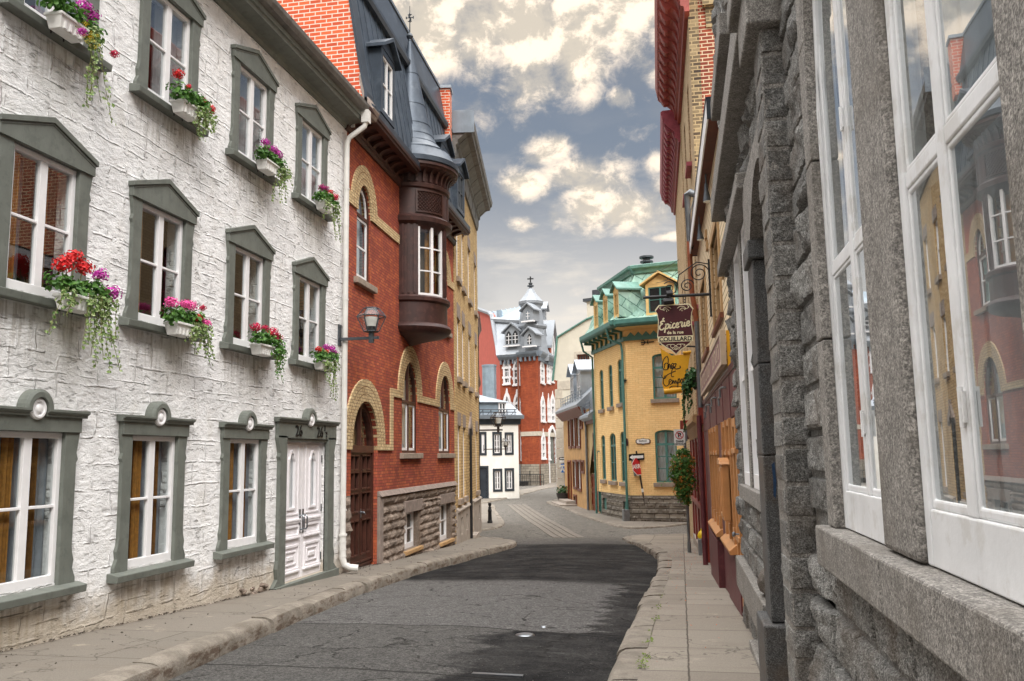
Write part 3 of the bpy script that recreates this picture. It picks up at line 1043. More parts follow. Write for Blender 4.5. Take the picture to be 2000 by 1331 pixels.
# pavement in front of the yellow and ochre houses, and the little island by the bollard
YP = poly_smooth([gnd(1345, 1022)[:2], gnd(1300, 1027)[:2], gnd(1265, 1029.5)[:2], gnd(1235, 1030)[:2], gnd(1205, 1027)[:2], gnd(1170, 1017)[:2], gnd(1130, 1004)[:2], gnd(1100, 992)[:2], gnd(1072, 983)[:2], gnd(1068, 979)[:2], gnd(1085, 976)[:2]], 5)
YP = [(20.0, YP[0][1] - .3), (8.0, YP[0][1] - .1)] + [tuple(p) for p in YP]
kerb(YP, .22, -1, seed=8, L=1.4)
yi = inner(YP, .21, -1)
strips('sidewalk', yi, [(x + 1.2 + .55 * min(5, max(0, 36 - y)), y + 5.2) for x, y in yi], 'paving_left')
BP = poly_smooth([gnd(925, 1034)[:2], gnd(950, 1033)[:2], gnd(972, 1029)[:2], gnd(984, 1021)[:2], gnd(978, 1008)[:2], gnd(968, 996)[:2], gnd(962, 985)[:2], gnd(930, 983)[:2]], 5)
BP = [tuple(p) for p in BP]
kerb(BP, .2, 1, seed=9, L=1.2)
bi = inner(BP, .19, 1)
strips('sidewalk', bi, [(-11.5, y) for x, y in bi], 'paving_left')
# pavement running past the far cottage to the convent
CP = poly_smooth([gnd(920, 984)[:2], gnd(950, 981)[:2], gnd(1015, 967)[:2], gnd(1060, 955)[:2], gnd(1092, 948.5)[:2]], 4)
CP = [tuple(p) for p in CP]
kerb(CP, .2, 1, seed=11, L=1.6)
ci = inner(CP, .19, 1)
strips('sidewalk', ci, [(x - 1, y + 14) for x, y in ci], 'paving_left')

# granite setts band crossing the carriageway
m = MB()
ct = [(1008, 984), (1024, 995), (1046, 1010), (1070, 1024), (1098, 1040), (1113, 1046)]
pts = poly_smooth([tuple(gnd(x, y)[:2]) for x, y in ct], 14)
rnd = random.Random(4)
for lane in range(4):
    off = (lane - 1.5) * .27
    q = inner(pts, off, 1)
    for a, b in zip(q, q[1:]):
        tx, ty = b[0] - a[0], b[1] - a[1]
        l = math.hypot(tx, ty)
        nx, ny = -ty / l * .115, tx / l * .115
        ax, ay, bx, by = a[0] + tx * .04, a[1] + ty * .04, b[0] - tx * .04, b[1] - ty * .04
        zt = zroad(ax, ay) + .015 + rnd.uniform(0, .008)
        P = [(ax - nx, ay - ny), (bx - nx, by - ny), (bx + nx, by + ny), (ax + nx, ay + ny)]
        m.add([Vector((x, y, zroad(x, y) - .05)) for x, y in P] + [Vector((x, y, zroad(x, y) + .016)) for x, y in P], [(4, 5, 6, 7), (0, 1, 5, 4), (1, 2, 6, 5), (2, 3, 7, 6), (3, 0, 4, 7)])
tag(m.build('paved_band', MATS['setts']), kind='structure')

# painted stop line in the side street
m = MB()
a, b = gnd(1296, 1030, -.1), gnd(1352, 1019, -.1)
for i in range(8):
    p, q = a.lerp(b, i / 8), a.lerp(b, (i + 1) / 8)
    z = lambda v, dx: Vector((v.x, v.y + dx, zroad(v.x, v.y + dx) + .008))
    w0, w1 = .05 + .35 * i / 8, .05 + .35 * (i + 1) / 8
    m.quad(z(p, 0), z(q, 0), z(q, w1), z(p, w0))
tag(m.build('stop_line', MATS['sign_white']), kind='structure')

# small iron covers let into the carriageway
for (px, py, r, mt) in ((1025, 1237, .10, 'steel'), (1062, 1221, .045, 'steel'), (1000, 1313, .0, None)):
    p = gnd(px, py, -.12)
    if r:
        m = MB()
        z0 = zroad(p.x, p.y)
        m.lathe((p.x, p.y), [(0, z0 + .012), (r * .8, z0 + .012), (r, z0 + .006), (r + .02, z0 - .02)], 20)
        o = m.build('valve_cover', MATS['steel'], smooth=True)
        tag(o, 'round steel valve cover shining in the dark asphalt patch' if r > .06 else 'tiny steel stud in the dark asphalt patch just beyond the round cover', 'cover')
m = MB()
p = gnd(972, 1313, -.12)
z0 = zroad(p.x, p.y) + .01
m.hexa([Vector((p.x - .22, p.y - .02, z0 - .03)), Vector((p.x + .22, p.y - .05, z0 - .03)), Vector((p.x + .22, p.y + .0, z0 - .03)), Vector((p.x - .22, p.y + .035, z0 - .03)), Vector((p.x - .22, p.y - .02, z0)), Vector((p.x + .22, p.y - .05, z0)), Vector((p.x + .22, p.y + .0, z0)), Vector((p.x - .22, p.y + .035, z0))])
tag(m.build('steel_strip', MATS['steel']), 'bright steel strip let into the asphalt seam nearest the camera', 'metal strip')

# fallen petals and bits of leaf on the right pavement
m = MB()
rnd = random.Random(12)
for i in range(260):
    y = rnd.uniform(4.5, 26) if rnd.random() < .4 else rnd.gauss(19, 2.5)
    x = rnd.uniform(-.35, .35) + (0 if y < 14 else -.02)
    s_ = rnd.uniform(.006, .018)
    a = rnd.random() * 6.3
    c, s2 = math.cos(a) * s_, math.sin(a) * s_
    z = zg(y) + .012
    m.quad(Vector((x - c, y - s2, z)), Vector((x + s2 * .6, y - c * .6, z + .004)), Vector((x + c, y + s2, z + .008)), Vector((x - s2 * .6, y + c * .6, z + .003)))
tag(m.build('fallen_petals', MATS['leaf_litter']), 'fallen orange petals and leaf bits scattered over the right pavement', 'petals', kind='stuff')

# moss in the joint behind the right kerb
m = MB()
for i in range(520):
    y = 4.2 + abs(rnd.gauss(0, 3.2))
    j = min(range(len(RP)), key=lambda q: abs(RP[q][1] - y))
    x = RP[j][0] + .26 + rnd.gauss(0, .022)
    if noise.noise(Vector((y * 1.7, 0, 3))) < -.05:
        continue
    s_ = rnd.uniform(.006, .016)
    z = zg(y) + rnd.uniform(.0, .012)
    a = rnd.random() * 6.3
    c, s2 = math.cos(a) * s_, math.sin(a) * s_
    m.quad(Vector((x - c, y - s2, z)), Vector((x + s2, y - c, z + .006)), Vector((x + c, y + s2, z + .012)), Vector((x - s2, y + c, z + .006)))
tag(m.build('moss', MATS['moss']), 'green moss growing in the joint behind the right kerb', 'moss', kind='stuff')
# grit and leaf bits gathered along the foot of the left houses
m = MB()
for i in range(900):
    y = rnd.uniform(5.5, 24)
    x = facade_x(y) + .25 + abs(rnd.gauss(0, .035)) + .005
    if rnd.random() < .12:
        x += rnd.uniform(0, .9)
    s_ = rnd.uniform(.005, .02)
    z = zg(y) + .01
    a = rnd.random() * 6.3
    c, s2 = math.cos(a) * s_, math.sin(a) * s_
    m.quad(Vector((x - c, y - s2, z)), Vector((x + s2, y - c, z + .006)), Vector((x + c, y + s2, z + .012)), Vector((x - s2, y + c, z + .005)))
tag(m.build('wall_foot_grit', MATS['grit']), 'dark grit and dead leaf bits along the foot of the left houses', 'grit', kind='stuff')
# ---------------------------------------------------------------- white stucco house (left)
F_DETAIL = True
W = Fr(-6, 0, 0)
root = thing('stucco_house', 'white lumpy stucco house with grey green window surrounds and flower boxes', 'house', (-6, 8, zg(8)))
COLS = [7.13, 9.09, 11.22, 13.30]
holes, wins = [], []
for ci_, c in enumerate(COLS):
    for row, (za, zb) in enumerate(((1.62, 3.0), (4.32, 5.68), (-1.14, .31))):
        if row == 2 and ci_ == 3:
            continue
        holes.append(rect(c - .45, c + .45, za, zb))
        wins.append((c, row, za, zb))
holes.append(rect(12.47, 14.07, -1.86, .345))
m = MB()
outer = [(-14, -1.2), (.5, -1.6), (12.0, -2.3), (14.9, -2.4), (14.9, 6.5), (-14, 6.5)]
m.wall(W, outer, holes, .22)
m.body(W, -14, 14.9, -2.6, 6.5, 9)
m.build('wall', MATS['stucco'], root)
m = MB()      # dark rooms behind the front: inner floors and a back partition
for z in (1.15, 4.0):
    m.box(W, .6, 14.8, z, z + .25, -8.5, -.24)
m.box(W, .6, 14.8, -2.4, 6.4, -2.6, -2.4)
for c in (8.1, 10.15, 12.2):
    m.box(W, c - .05, c + .05, -2.2, 6.4, -2.4, -.24)
m.build('room', MATS['room'], root)


def casing(c, za, zb, row, parent):
    m = MB()
    for sg in (-1, 1):
        pr = [(.445, za - .02), (.675, za - .02), (.675, za + .03), (.63, za + .12), (.645, za + .2), (.62, za + .27), (.61, za + .34), (.61, zb - .30), (.635, zb - .26), (.61, zb - .2), (.65, zb + .02), (.65, zb + .055), (.445, zb + .055)]
        m.prism(W, [(c + sg * a, z) for a, z in pr], -.02, .04)
    if row < 2:
        top, apex = zb + .155, zb + .37
        m.prism(W, [(c - .655, zb + .0), (c + .655, zb + .0), (c + .655, top), (c, apex), (c - .655, top)], -.02, .062)
        for sg in (-1, 1):
            m.prism(W, [(c, apex - .035), (c + sg * .675, top - .045), (c + sg * .675, top + .012), (c, apex + .028)] if sg > 0 else [(c, apex - .035), (c, apex + .028), (c + sg * .675, top + .012), (c + sg * .675, top - .045)], -.02, .085)
            m.prism(W, [(c, apex - .06), (c + sg * .65, top - .07), (c + sg * .65, top - .044), (c, apex - .034)] if sg > 0 else [(c, apex - .06), (c, apex - .034), (c + sg * .65, top - .044), (c + sg * .65, top - .07)], -.02, .068)
    else:
        head(m, c, .645, zb, zb + .195)
    return m.build('casing', MATS['casing_green'], parent, bevel=.006)


def head(m, c, hw, zb, zt):
    m.box(W, c - hw, c + hw, zb + .002, zt, -.02, .06)
    r0, r1 = .11, .19
    prof = [(.0, zt - .05), (.085, zt - .05), (.085, zt - .025), (.115, zt - .005), (.115, zt + .02), (0, zt + .02)]
    m.sweep(W, prof, c - hw - .05, c - r0)
    m.sweep(W, prof, c + r0, c + hw + .05)
    n = 14
    zc = zt + .015
    outer_, inner_ = [], []
    pts = []
    for i in range(n + 1):
        t = math.pi * i / n
        pts.append((math.cos(t), math.sin(t)))
    vs, fs = [], []
    for (cx_, sy) in pts:
        for (r, o) in ((r0, -.02), (r0, .115), (r1 - .03, .115), (r1, .095), (r1, -.02)):
            vs.append(W.P(c + cx_ * r, zc + sy * r, o))
    for i in range(n):
        for j in range(4):
            fs.append((i * 5 + j, i * 5 + j + 1, (i + 1) * 5 + j + 1, (i + 1) * 5 + j))
    fs += [(0, 1, 2, 3, 4), tuple(n * 5 + j for j in range(5))]
    m.add(vs, fs)
    m.prism(W, [(c + r0 * x * 1.02, zc + r0 * y * 1.02) for x, y in pts], -.02, .07)


def disc(F, m, c, z, rs, o0):
    n = 24
    prev = None
    vs, fs = [], []
    for (r, o) in rs:
        for i in range(n):
            t = 2 * math.pi * i / n
            vs.append(F.P(c + r * math.cos(t), z + r * math.sin(t), o0 + o))
    for k_ in range(len(rs) - 1):
        for i in range(n):
            fs.append((k_ * n + i, k_ * n + (i + 1) % n, (k_ + 1) * n + (i + 1) % n, (k_ + 1) * n + i))
    fs.append(tuple((len(rs) - 1) * n + i for i in range(n)))
    m.add(vs, fs)


ROSE = [(.105, -.02), (.105, .02), (.09, .035), (.07, .035), (.06, .02), (.045, .02), (.035, .04), (.018, .045), (.0001, .045)]
for (c, row, za, zb) in wins:
    w = sash(W, root, 'casement', rect(c - .445, c + .445, za, zb - .004), MATS['white_paint'], MATS[('glass_mid', 'glass_sky', 'glass')[row]], -.004, fw=.055, th=.06, mull=.10, munt=.028, rows=2, low=.085)
    casing(c, za, zb, row, w)
    m = MB()
    m.sweep(W, [(-.2, za - .02), (-.2, za - .10), (.13, za - .12), (.14, za - .045), (.03, za - .018)], c - .74, c + .74)
    m.build('sill', MATS['casing_green'], w, bevel=.008)
    if row == 2:
        m = MB()
        disc(W, m, c, zb + .215, ROSE, .06)
        m.build('rosette', MATS['white_paint'], w, smooth=True)
        curtain(W, w, c - .44, c + .44, za, zb, -.16, MATS['sheer_grey'], .02, 9)
        curtain(W, w, c - .22, c - .08, za, zb, -.11, MATS['drape_gold'], .02, 3)
        curtain(W, w, c + .12, c + .25, za, zb, -.11, MATS['drape_brown'], .02, 3)
    elif row == 0:
        curtain(W, w, c - .44, c + .05, za, zb, -.3, MATS['sheer_grey'] if ci_ % 2 else MATS['blind_tan'], .012, 5)
        curtain(W, w, c - .36, c - .2, za, zb, -.13, MATS['drape_gold'], .02, 3)
        curtain(W, w, c + .08, c + .22, za, zb, -.13, MATS['drape_brown'], .02, 3)
    else:
        curtain(W, w, c - .02, c + .44, za, zb, -.22, MATS['sheer_white'], .03, 6)
        curtain(W, w, c - .44, c - .3, za, zb, -.22, MATS['sheer_white'], .03, 2)

# cornice and gutter
m = MB()
m.sweep(W, [(-.05, 6.24), (.03, 6.24), (.05, 6.30), (.10, 6.33), (.32, 6.36), (.33, 6.42), (.36, 6.43), (.36, 6.50), (-.05, 6.52)], -14, 14.86)
m.build('cornice', MATS['casing_green'], root)
m = MB()
m.sweep(W, [(.30, 6.502), (.36, 6.502), (.44, 6.53), (.48, 6.6), (.49, 6.66), (.46, 6.66), (.44, 6.6), (.40, 6.56), (.31, 6.55)], -14, 14.84)
m.build('gutter', MATS['grey_cornice'], root)
m = MB()
m.sweep(W, [(.44, 6.64), (-3.5, 10.4), (-6.5, 10.4), (-6.5, 10.2), (-3.5, 10.2), (-.02, 6.525), (.3, 6.56)], -14, 14.86)
m.build('roof', MATS['zinc'], root)
# rainwater pipe
m = MB()
m.box(W, 14.70, 14.84, 6.30, 6.54, .36, .50)
m.tube([W.P(14.77, 6.34, .43), W.P(14.77, 6.24, .41), W.P(14.72, 6.02, .12), W.P(14.70, 5.9, .085), W.P(14.70, 2, .085), W.P(14.69, -1.25, .085), W.P(14.69, -1.72, .085)], .05, 12)
for z in (5.0, 2.9, .9, -.9):
    m.tube([W.P(14.70, z, .085), W.P(14.70, z + .03, .085)], .058, 12)
m.tube([W.P(14.69, -1.30, .085), W.P(14.69, -1.34, .085)], .075, 12)
m.tube([W.P(14.69, -1.34, .085), W.P(14.69, -1.72, .085), W.P(14.70, -1.83, .11), W.P(14.74, -1.885, .2), W.P(14.78, -1.90, .34)], .06, 12)
for z in (-1.45, -1.58, -1.7):
    m.tube([W.P(14.69, z, .085), W.P(14.69, z + .02, .085)], .066, 12)
m.build('downpipe', MATS['pipe_white'], root, smooth=True)

# broken plaster at the foot of the wall, bare stones showing
m = MB()
rnd = random.Random(77)
for i in range(16):
    s_ = rnd.uniform(11.2, 11.95)
    z_ = zg(s_) + rnd.uniform(.0, .10)
    r_ = rnd.uniform(.03, .07)
    c_ = W.P(s_, z_, .0)
    m.lathe((c_.x, c_.y), [(.001, z_ - r_ * .7), (r_ * .8, z_ - r_ * .35), (r_ * rnd.uniform(.8, 1.1), z_), (r_ * .7, z_ + r_ * .4), (.001, z_ + r_ * .6)], 7)
m.build('bare_stones', MATS['brown_rock'], root)

# front door
m = MB()
for sa, sb, sg in ((12.13, 12.47, -1), (14.07, 14.45, 1)):
    xi, xo = (sb, sa) if sg < 0 else (sa, sb)
    e = lambda a: xi + (xo - xi) * a
    pr = [(xi, -2.0), (e(1.12), -2.0), (e(1.12), -1.86), (e(.72), -1.75), (e(.8), -1.6), (e(.68), -1.48), (e(.66), .0), (e(.74), .06), (e(.66), .12), (e(.9), .34), (e(.9), .38), (xi, .38)]
    m.prism(W, pr, -.02, .06)
head(m, 13.29, 1.12, .345, .64)
m.box(W, 12.44, 14.1, .30, .344, -.2, .03)
m.box(W, 12.1, 14.5, -2.02, -1.862, -.2, .10)
d = m.build('door_frame', MATS['casing_green'], root, bevel=.006)
m = MB()
disc(W, m, 13.29, .66, [(a * 1.1, b) for a, b in ROSE], .065)
m.build('rosette', MATS['white_paint'], d, smooth=True)
m = MB()
m.text('26', .25, W.P(12.86, .385, .064), W.d, Vector((0, 0, 1)), .012, sx=1.05)
m.text('26', .25, W.P(13.68, .385, .064), W.d, Vector((0, 0, 1)), .012, sx=1.05)
m.text('1', .13, W.P(13.88, .49, .064), W.d, Vector((0, 0, 1)), .012, bold=.003, sx=.8)
m.text('2', .13, W.P(13.955, .385, .064), W.d, Vector((0, 0, 1)), .012, bold=.003, sx=.8)
m.box(W, 13.905, 13.94, .46, .475, .064, .07)
m.build('house_number', MATS['letter_black'], d)
for li_, (a, b) in enumerate(((12.48, 13.262), (13.278, 14.06))):
    c = (a + b) / 2 + (.0 if li_ else -.0)
    m = MB()
    # leaf with a lancet light
    lt = [(c - .10, -.74), (c + .10, -.74), (c + .10, -.02), (c + .065, .03), (c + .05, .09), (c, .13), (c - .05, .09), (c - .065, .03), (c - .10, -.02)]
    m.wall(W, rect(a, b, -1.855, .335), [lt], .03, -.06)
    m.body(W, a, b, -1.855, .335, .04, -.06)
    ring_o = [(c + (x - c) * 1.32, -.33 + (z + .33) * 1.09) for x, z in lt]
    m.ring(W, ring_o, lt, -.065, -.035)

    def mould(s0, s1, z0, z1, w=.035, o=-.035):
        m.ring(W, rect(s0, s1, z0, z1), rect(s0 + w, s1 - w, z0 + w, z1 - w), -.062, o)
    mould(a + .12, b - .12, -.86, .26, .028, -.045)
    m.box(W, a + .09, b - .09, -.985, -.945, -.065, -.03)
    m.box(W, a + .07, b - .07, -.955, -.925, -.065, -.02)
    mould(a + .1, b - .1, -1.2, -1.02)
    m.box(W, a + .08, b - .08, -1.225, -1.195, -.065, -.02)
    mould(a + .09, b - .09, -1.72, -1.32, .04)
    mould(a + .19, b - .19, -1.63, -1.41, .025, -.04)
    m.box(W, a + .27, b - .27, -1.55, -1.49, -.065, -.035)
    m.box(W, a + .07, b - .07, -1.745, -1.715, -.065, -.02)
    leaf = m.build('door', MATS['door_white'], root, bevel=.004)
    g = MB()
    g.add([W.P(x, z, -.075) for x, z in lt], [tuple(t) for t in tessellate_polygon([[Vector((x, z, 0)) for x, z in lt]])])
    g.build('pane', MATS['glass'], leaf)
    curtain(W, leaf, c - .11, c + .05, -.74, -.2, -.14, MATS['sheer_white'], .015, 3)
    m = MB()
    hx = b - .05 if li_ == 0 else a + .05
    m.box(W, hx - .028, hx + .028, -1.16, -.78, -.062, -.052)
    m.tube([W.P(hx, -.88, -.05), W.P(hx, -.88, .0), W.P(hx, -.91, .02), W.P(hx, -1.07, .02), W.P(hx, -1.1, 0), W.P(hx, -1.1, -.05)], .012, 8)
    m.build('handle', MATS['steel'], leaf, smooth=True)
    m = MB()
    for z in (.02, -1.6, -.8):
        hx = a if li_ == 0 else b
        m.box(W, hx - .018, hx + .018, z - .06, z + .06, -.07, -.05)
    m.build('hinge', MATS['black_paint'], leaf)


# ---------------------------------------------------------------- flower boxes on the sills
def leaf_cluster(m, c, r, n, size, rnd, squash=.7):
    for _ in range(n):
        d = Vector((rnd.gauss(0, 1), rnd.gauss(0, 1), rnd.gauss(0, 1))).normalized() * rnd.random() ** .45
        p = Vector((c[0] + d.x * r[0], c[1] + d.y * r[1], c[2] + d.z * r[2]))
        nrm = (Vector((d.x, d.y, d.z * squash + .45)) + Vector((rnd.uniform(-.5, .5), rnd.uniform(-.5, .5), rnd.uniform(-.3, .5)))).normalized()
        leaf(m, p, nrm, size * rnd.uniform(.6, 1.25), rnd)


def leaf(m, p, nrm, s, rnd, longer=1.0):
    u = nrm.orthogonal().normalized()
    u = Matrix.Rotation(rnd.random() * 6.283, 3, nrm) @ u
    v = nrm.cross(u)
    cup = nrm * (s * .18)
    pts = [p - u * s * .5 * longer, p - u * s * .2 + v * s * .42 + cup, p + u * s * .28 + v * s * .38 + cup, p + u * s * .52 * longer, p + u * s * .28 - v * s * .38 + cup, p - u * s * .2 - v * s * .42 + cup]
    b = len(m.v)
    m.v += pts
    m.f += [(b, b + 1, b + 2, b + 3), (b, b + 3, b + 4, b + 5)]


def bloom(m, c, r, rnd, n=90):
    for i in range(n):
        t = 1 - 2 * (i + .5) / n
        a = i * 2.39996
        q = math.sqrt(max(0, 1 - t * t))
        d = Vector((q * math.cos(a), q * math.sin(a), t))
        leaf(m, Vector(c) + Vector((d.x, d.y, d.z * .8)) * r * rnd.uniform(.55, 1.08), (d + Vector((rnd.uniform(-.4, .4), rnd.uniform(-.4, .4), rnd.uniform(-.4, .4)))).normalized(), r * rnd.uniform(.26, .42), rnd)


def trail(ml, ms, p, L, rnd, size, out, spread=.1):
    pts = [Vector(p)]
    dx, dy = rnd.uniform(-.5, .5) * spread * 4, rnd.uniform(-.15, .3) * spread * 3
    n = max(4, int(L / .045))
    for i in range(n):
        q = pts[-1] + Vector((out.x * dy / n, dx / n + rnd.uniform(-.012, .012), -L / n))
        pts.append(q)
    ms.tube(pts, .003, 4)
    for i, q in enumerate(pts):
        for _ in range(2):
            nr = Vector((out.x * .9 + rnd.uniform(-.5, .5), rnd.uniform(-.8, .8), rnd.uniform(-.2, .7))).normalized()
            leaf(ml, q + Vector((rnd.uniform(-.02, .03), rnd.uniform(-.03, .03), 0)), nr, size * rnd.uniform(.6, 1.1), rnd)


def flower_box(c, zsill, label, blooms, trailing, length=.38, seed=0, varieg=False, yellow=False, lift=0.0, shift=0.0):
    """planter hung on the sill in front of the window; c = middle along the wall"""
    rnd = random.Random(seed)
    o = .24
    zt = zsill + .05 + lift
    t = thing('flower_box', label, 'flower box', W.P(c, zsill - .12, o), 'flower boxes on the window sills')
    m = MB()
    a, b = c - length / 2, c + length / 2
    P = W.P
    m.hexa([P(a + .03, zt - .15, o - .07), P(b - .03, zt - .15, o - .07), P(b - .03, zt - .15, o + .06), P(a + .03, zt - .15, o + .06), P(a, zt - .02, o - .09), P(b, zt - .02, o - .09), P(b, zt - .02, o + .09), P(a, zt - .02, o + .09)])
    m.box(W, a - .012, b + .012, zt - .03, zt, o - .102, o + .102)
    n = max(3, int(length / .09))
    for i in range(n):
        x = a + .04 + (b - a - .08) * (i + .5) / n
        m.box(W, x - .018, x + .018, zt - .145, zt - .045, o + .06, o + .081)
    m.build('planter', MATS['planter_white'], t, bevel=.006)
    m = MB()
    m.tube([P(a + .1, zt - .02, o - .1), P(a + .1, zt - .16, o - .1)], .008, 6)
    m.tube([P(b - .1, zt - .02, o - .1), P(b - .1, zt - .16, o - .1)], .008, 6)
    m.build('bracket', MATS['black_paint'], t)
    m = MB()
    for i in range(7):
        x = a - .06 + (b - a + .26) * i / 6
        pc = P(x, zt + .07 + rnd.uniform(-.02, .05), o + rnd.uniform(-.02, .05))
        leaf_cluster(m, pc, (.13, .12, .11), 52, .058, rnd)
    m.build('foliage', MATS['leaf_green'], t)
    st = MB()
    groups = {}
    for (dx, dz, dout, r, col) in blooms:
        groups.setdefault(col, []).append((dx, dz, dout, r))
    for col, items in groups.items():
        m = MB()
        for (dx, dz, dout, r) in items:
            p = P(c + dx, zt + dz, o + dout)
            bloom(m, p, r, rnd)
            st.tube([P(c + dx * .8, zt + .02, o), p], .005, 5)
        m.build('blossom', MATS['petal_' + col], t)
    m = MB()
    for (dx, L, nst) in trailing:
        for _ in range(nst):
            trail(m, st, P(c + dx + rnd.uniform(-.09, .09), zt + .02, o + .09 + rnd.uniform(-.03, .05)), L * rnd.uniform(.55, 1.0), rnd, .042, W.n)
        leaf_cluster(m, P(c + dx, zt - .06, o + .10), (.09, .15, .13), 55, .045, rnd)
    m.build('trailing_vine', MATS['leaf_varieg' if varieg else 'leaf_green'], t)
    st.build('stem', MATS['vine_stem'], t)
    if yellow:
        m = MB()
        for _ in range(16):
            bloom(m, P(c + .1 + rnd.uniform(-.1, .12), zt - .12 + rnd.uniform(-.1, .1), o + .17 + rnd.uniform(0, .05)), .022, rnd, 12)
        m.build('blossom', MATS['petal_yellow'], t)
    return t


def bx(px, py, o=.24):
    return W.at(px, py, o)


flower_box(7.02, 4.28, 'flower box with magenta geraniums and small yellow flowers, cut by the top of the photo', [(-.1, .24, .02, .07, 'magenta'), (.22, .26, 0, .095, 'magenta'), (.31, .22, .03, .085, 'magenta'), (.02, -.12, .16, .05, 'magenta'), (.66, -.03, .05, .05, 'crimson')], [(.25, .95, 5)], seed=11, varieg=True, yellow=True)
flower_box(9.12, 4.28, 'flower box with red geraniums at both ends, second from the left on the top floor', [(-.22, .30, .02, .075, 'red'), (-.05, .2, .05, .045, 'red'), (.33, .2, .02, .055, 'red'), (.44, .12, .05, .085, 'red'), (.05, .27, 0, .03, 'crimson')], [(.18, .42, 8), (.38, .25, 4)], seed=12, varieg=True)
flower_box(11.25, 4.28, 'flower box with purple magenta geraniums and one long trailing vine on the top floor', [(-.12, .27, .02, .075, 'magenta'), (-.1, .19, .04, .06, 'magenta'), (.14, .25, .02, .07, 'magenta'), (.24, .2, .05, .075, 'magenta'), (.3, .27, .0, .045, 'magenta')], [(.26, .6, 6), (.38, .25, 4)], seed=13, varieg=True)
flower_box(13.33, 4.28, 'flower box mixing plum and red geraniums on the top floor, nearest the corner downpipe', [(-.16, .22, .02, .07, 'plum'), (-.03, .24, .04, .06, 'plum'), (.2, .25, .02, .06, 'red'), (.33, .2, .05, .075, 'red'), (.24, .16, .08, .055, 'crimson')], [(.25, .62, 6), (-.15, .5, 2)], seed=14, varieg=True)
flower_box(7.35, 1.58, 'flower box with big scarlet and magenta geraniums and a dense leafy drop, middle floor', [(-.24, .26, .03, .1, 'red'), (-.08, .38, .02, .09, 'red'), (.02, .30, .05, .095, 'red'), (-.16, .33, 0, .07, 'red'), (.32, .28, .02, .085, 'magenta'), (.47, .12, .05, .1, 'magenta')], [(.15, .75, 9), (.36, .5, 7), (-.2, .45, 2)], seed=15, varieg=True)
flower_box(9.17, 1.58, 'flower box with bright pink geraniums and pale variegated foliage, middle floor', [(-.24, .22, .02, .085, 'pink'), (.05, .24, .02, .075, 'pink'), (.17, .25, .03, .075, 'pink'), (.3, .11, .06, .06, 'red'), (.4, .06, .08, .08, 'pink'), (.46, .27, .0, .05, 'crimson')], [(.2, .38, 8), (.36, .5, 9)], seed=16, varieg=True)
flower_box(11.22, 1.58, 'flower box with crimson red geraniums above a short drop, third on the middle floor', [(-.25, .22, .02, .08, 'crimson'), (.03, .25, .02, .06, 'crimson'), (.14, .18, .04, .05, 'red'), (.28, .22, .02, .085, 'crimson'), (.37, .16, .05, .08, 'crimson')], [(.24, .55, 7), (.38, .3, 4)], seed=17, varieg=False)
flower_box(13.36, 1.58, 'flower box with red blooms left and purple blooms right, above the house door', [(-.24, .17, .02, .06, 'red'), (.02, .15, .05, .055, 'red'), (.12, .25, .0, .065, 'magenta'), (.3, .24, .02, .075, 'magenta'), (.38, .18, .05, .06, 'magenta')], [(.26, .66, 6), (-.08, .45, 3)], seed=18, varieg=True)
F_DETAIL = False
# ---------------------------------------------------------------- red brick house with the round oriel
A = Fr(-6, 14.9, 2)
END = 9.12
root = thing('red_brick_house', 'red brick house with buff arches, round brown oriel and slate mansard roof', 'house', (-6, 19, zg(19)))


def arc(c, a, zs, rise, n=16, t0=0.0, t1=math.pi):
    return [(c + a * math.cos(t0 + (t1 - t0) * i / n), zs + rise * math.sin(t0 + (t1 - t0) * i / n)) for i in range(n + 1)]


ARCH = [  # centre, half width, bottom, spring, rise, kind
    (1.19, .80, -2.03, .27, .86, 'door'), (4.42, .66, .13, 1.35, .90, 'win'), (7.93, .68, .13, 1.35, .90, 'win'),
    (1.02, .41, 3.50, 4.86, .60, 'up'), (7.93, .41, 3.50, 4.86, .60, 'up')]
BAS = [(3.98, 5.17, -2.05, -1.22), (7.30, 8.57, -2.19, -1.22)]
hole_of = {}
holes = []
for i, (c, a, z0, zs, rise, kd) in enumerate(ARCH):
    h = arched(c - a, c + a, z0, zs, rise, 14)
    if kd == 'door':
        h = [(x, max(z, -2.06)) for x, z in h]
    holes.append(h)
m = MB()
# brick skin stops at the stone base except round the door
outer = [(0, -.66), (1.19 - .8, -.66), (1.19 - .8, .27)] + [(x, z) for x, z in reversed(arc(1.19, .8, .27, .86, 14))][1:] + [(1.99, -.66), (END, -.66), (END, 6.9), (0, 6.9)]
m.wall(A, outer, [h for i, h in enumerate(holes) if i], .17)
m.add([A.P(x, z, 0) for x, z in holes[0][2:]] + [A.P(x, z, -.45) for x, z in holes[0][2:]], [(i, i + 1, 15 + i + 1, 15 + i) for i in range(14)])
for x in (.39, 1.99):
    m.quad(A.P(x, -2.6, 0), A.P(x, .27, 0), A.P(x, .27, -.45), A.P(x, -2.6, -.45))
m.body(A, 0, END, -2.8, 6.9, 8.5)
m.build('wall', MATS['brick_red'], root)
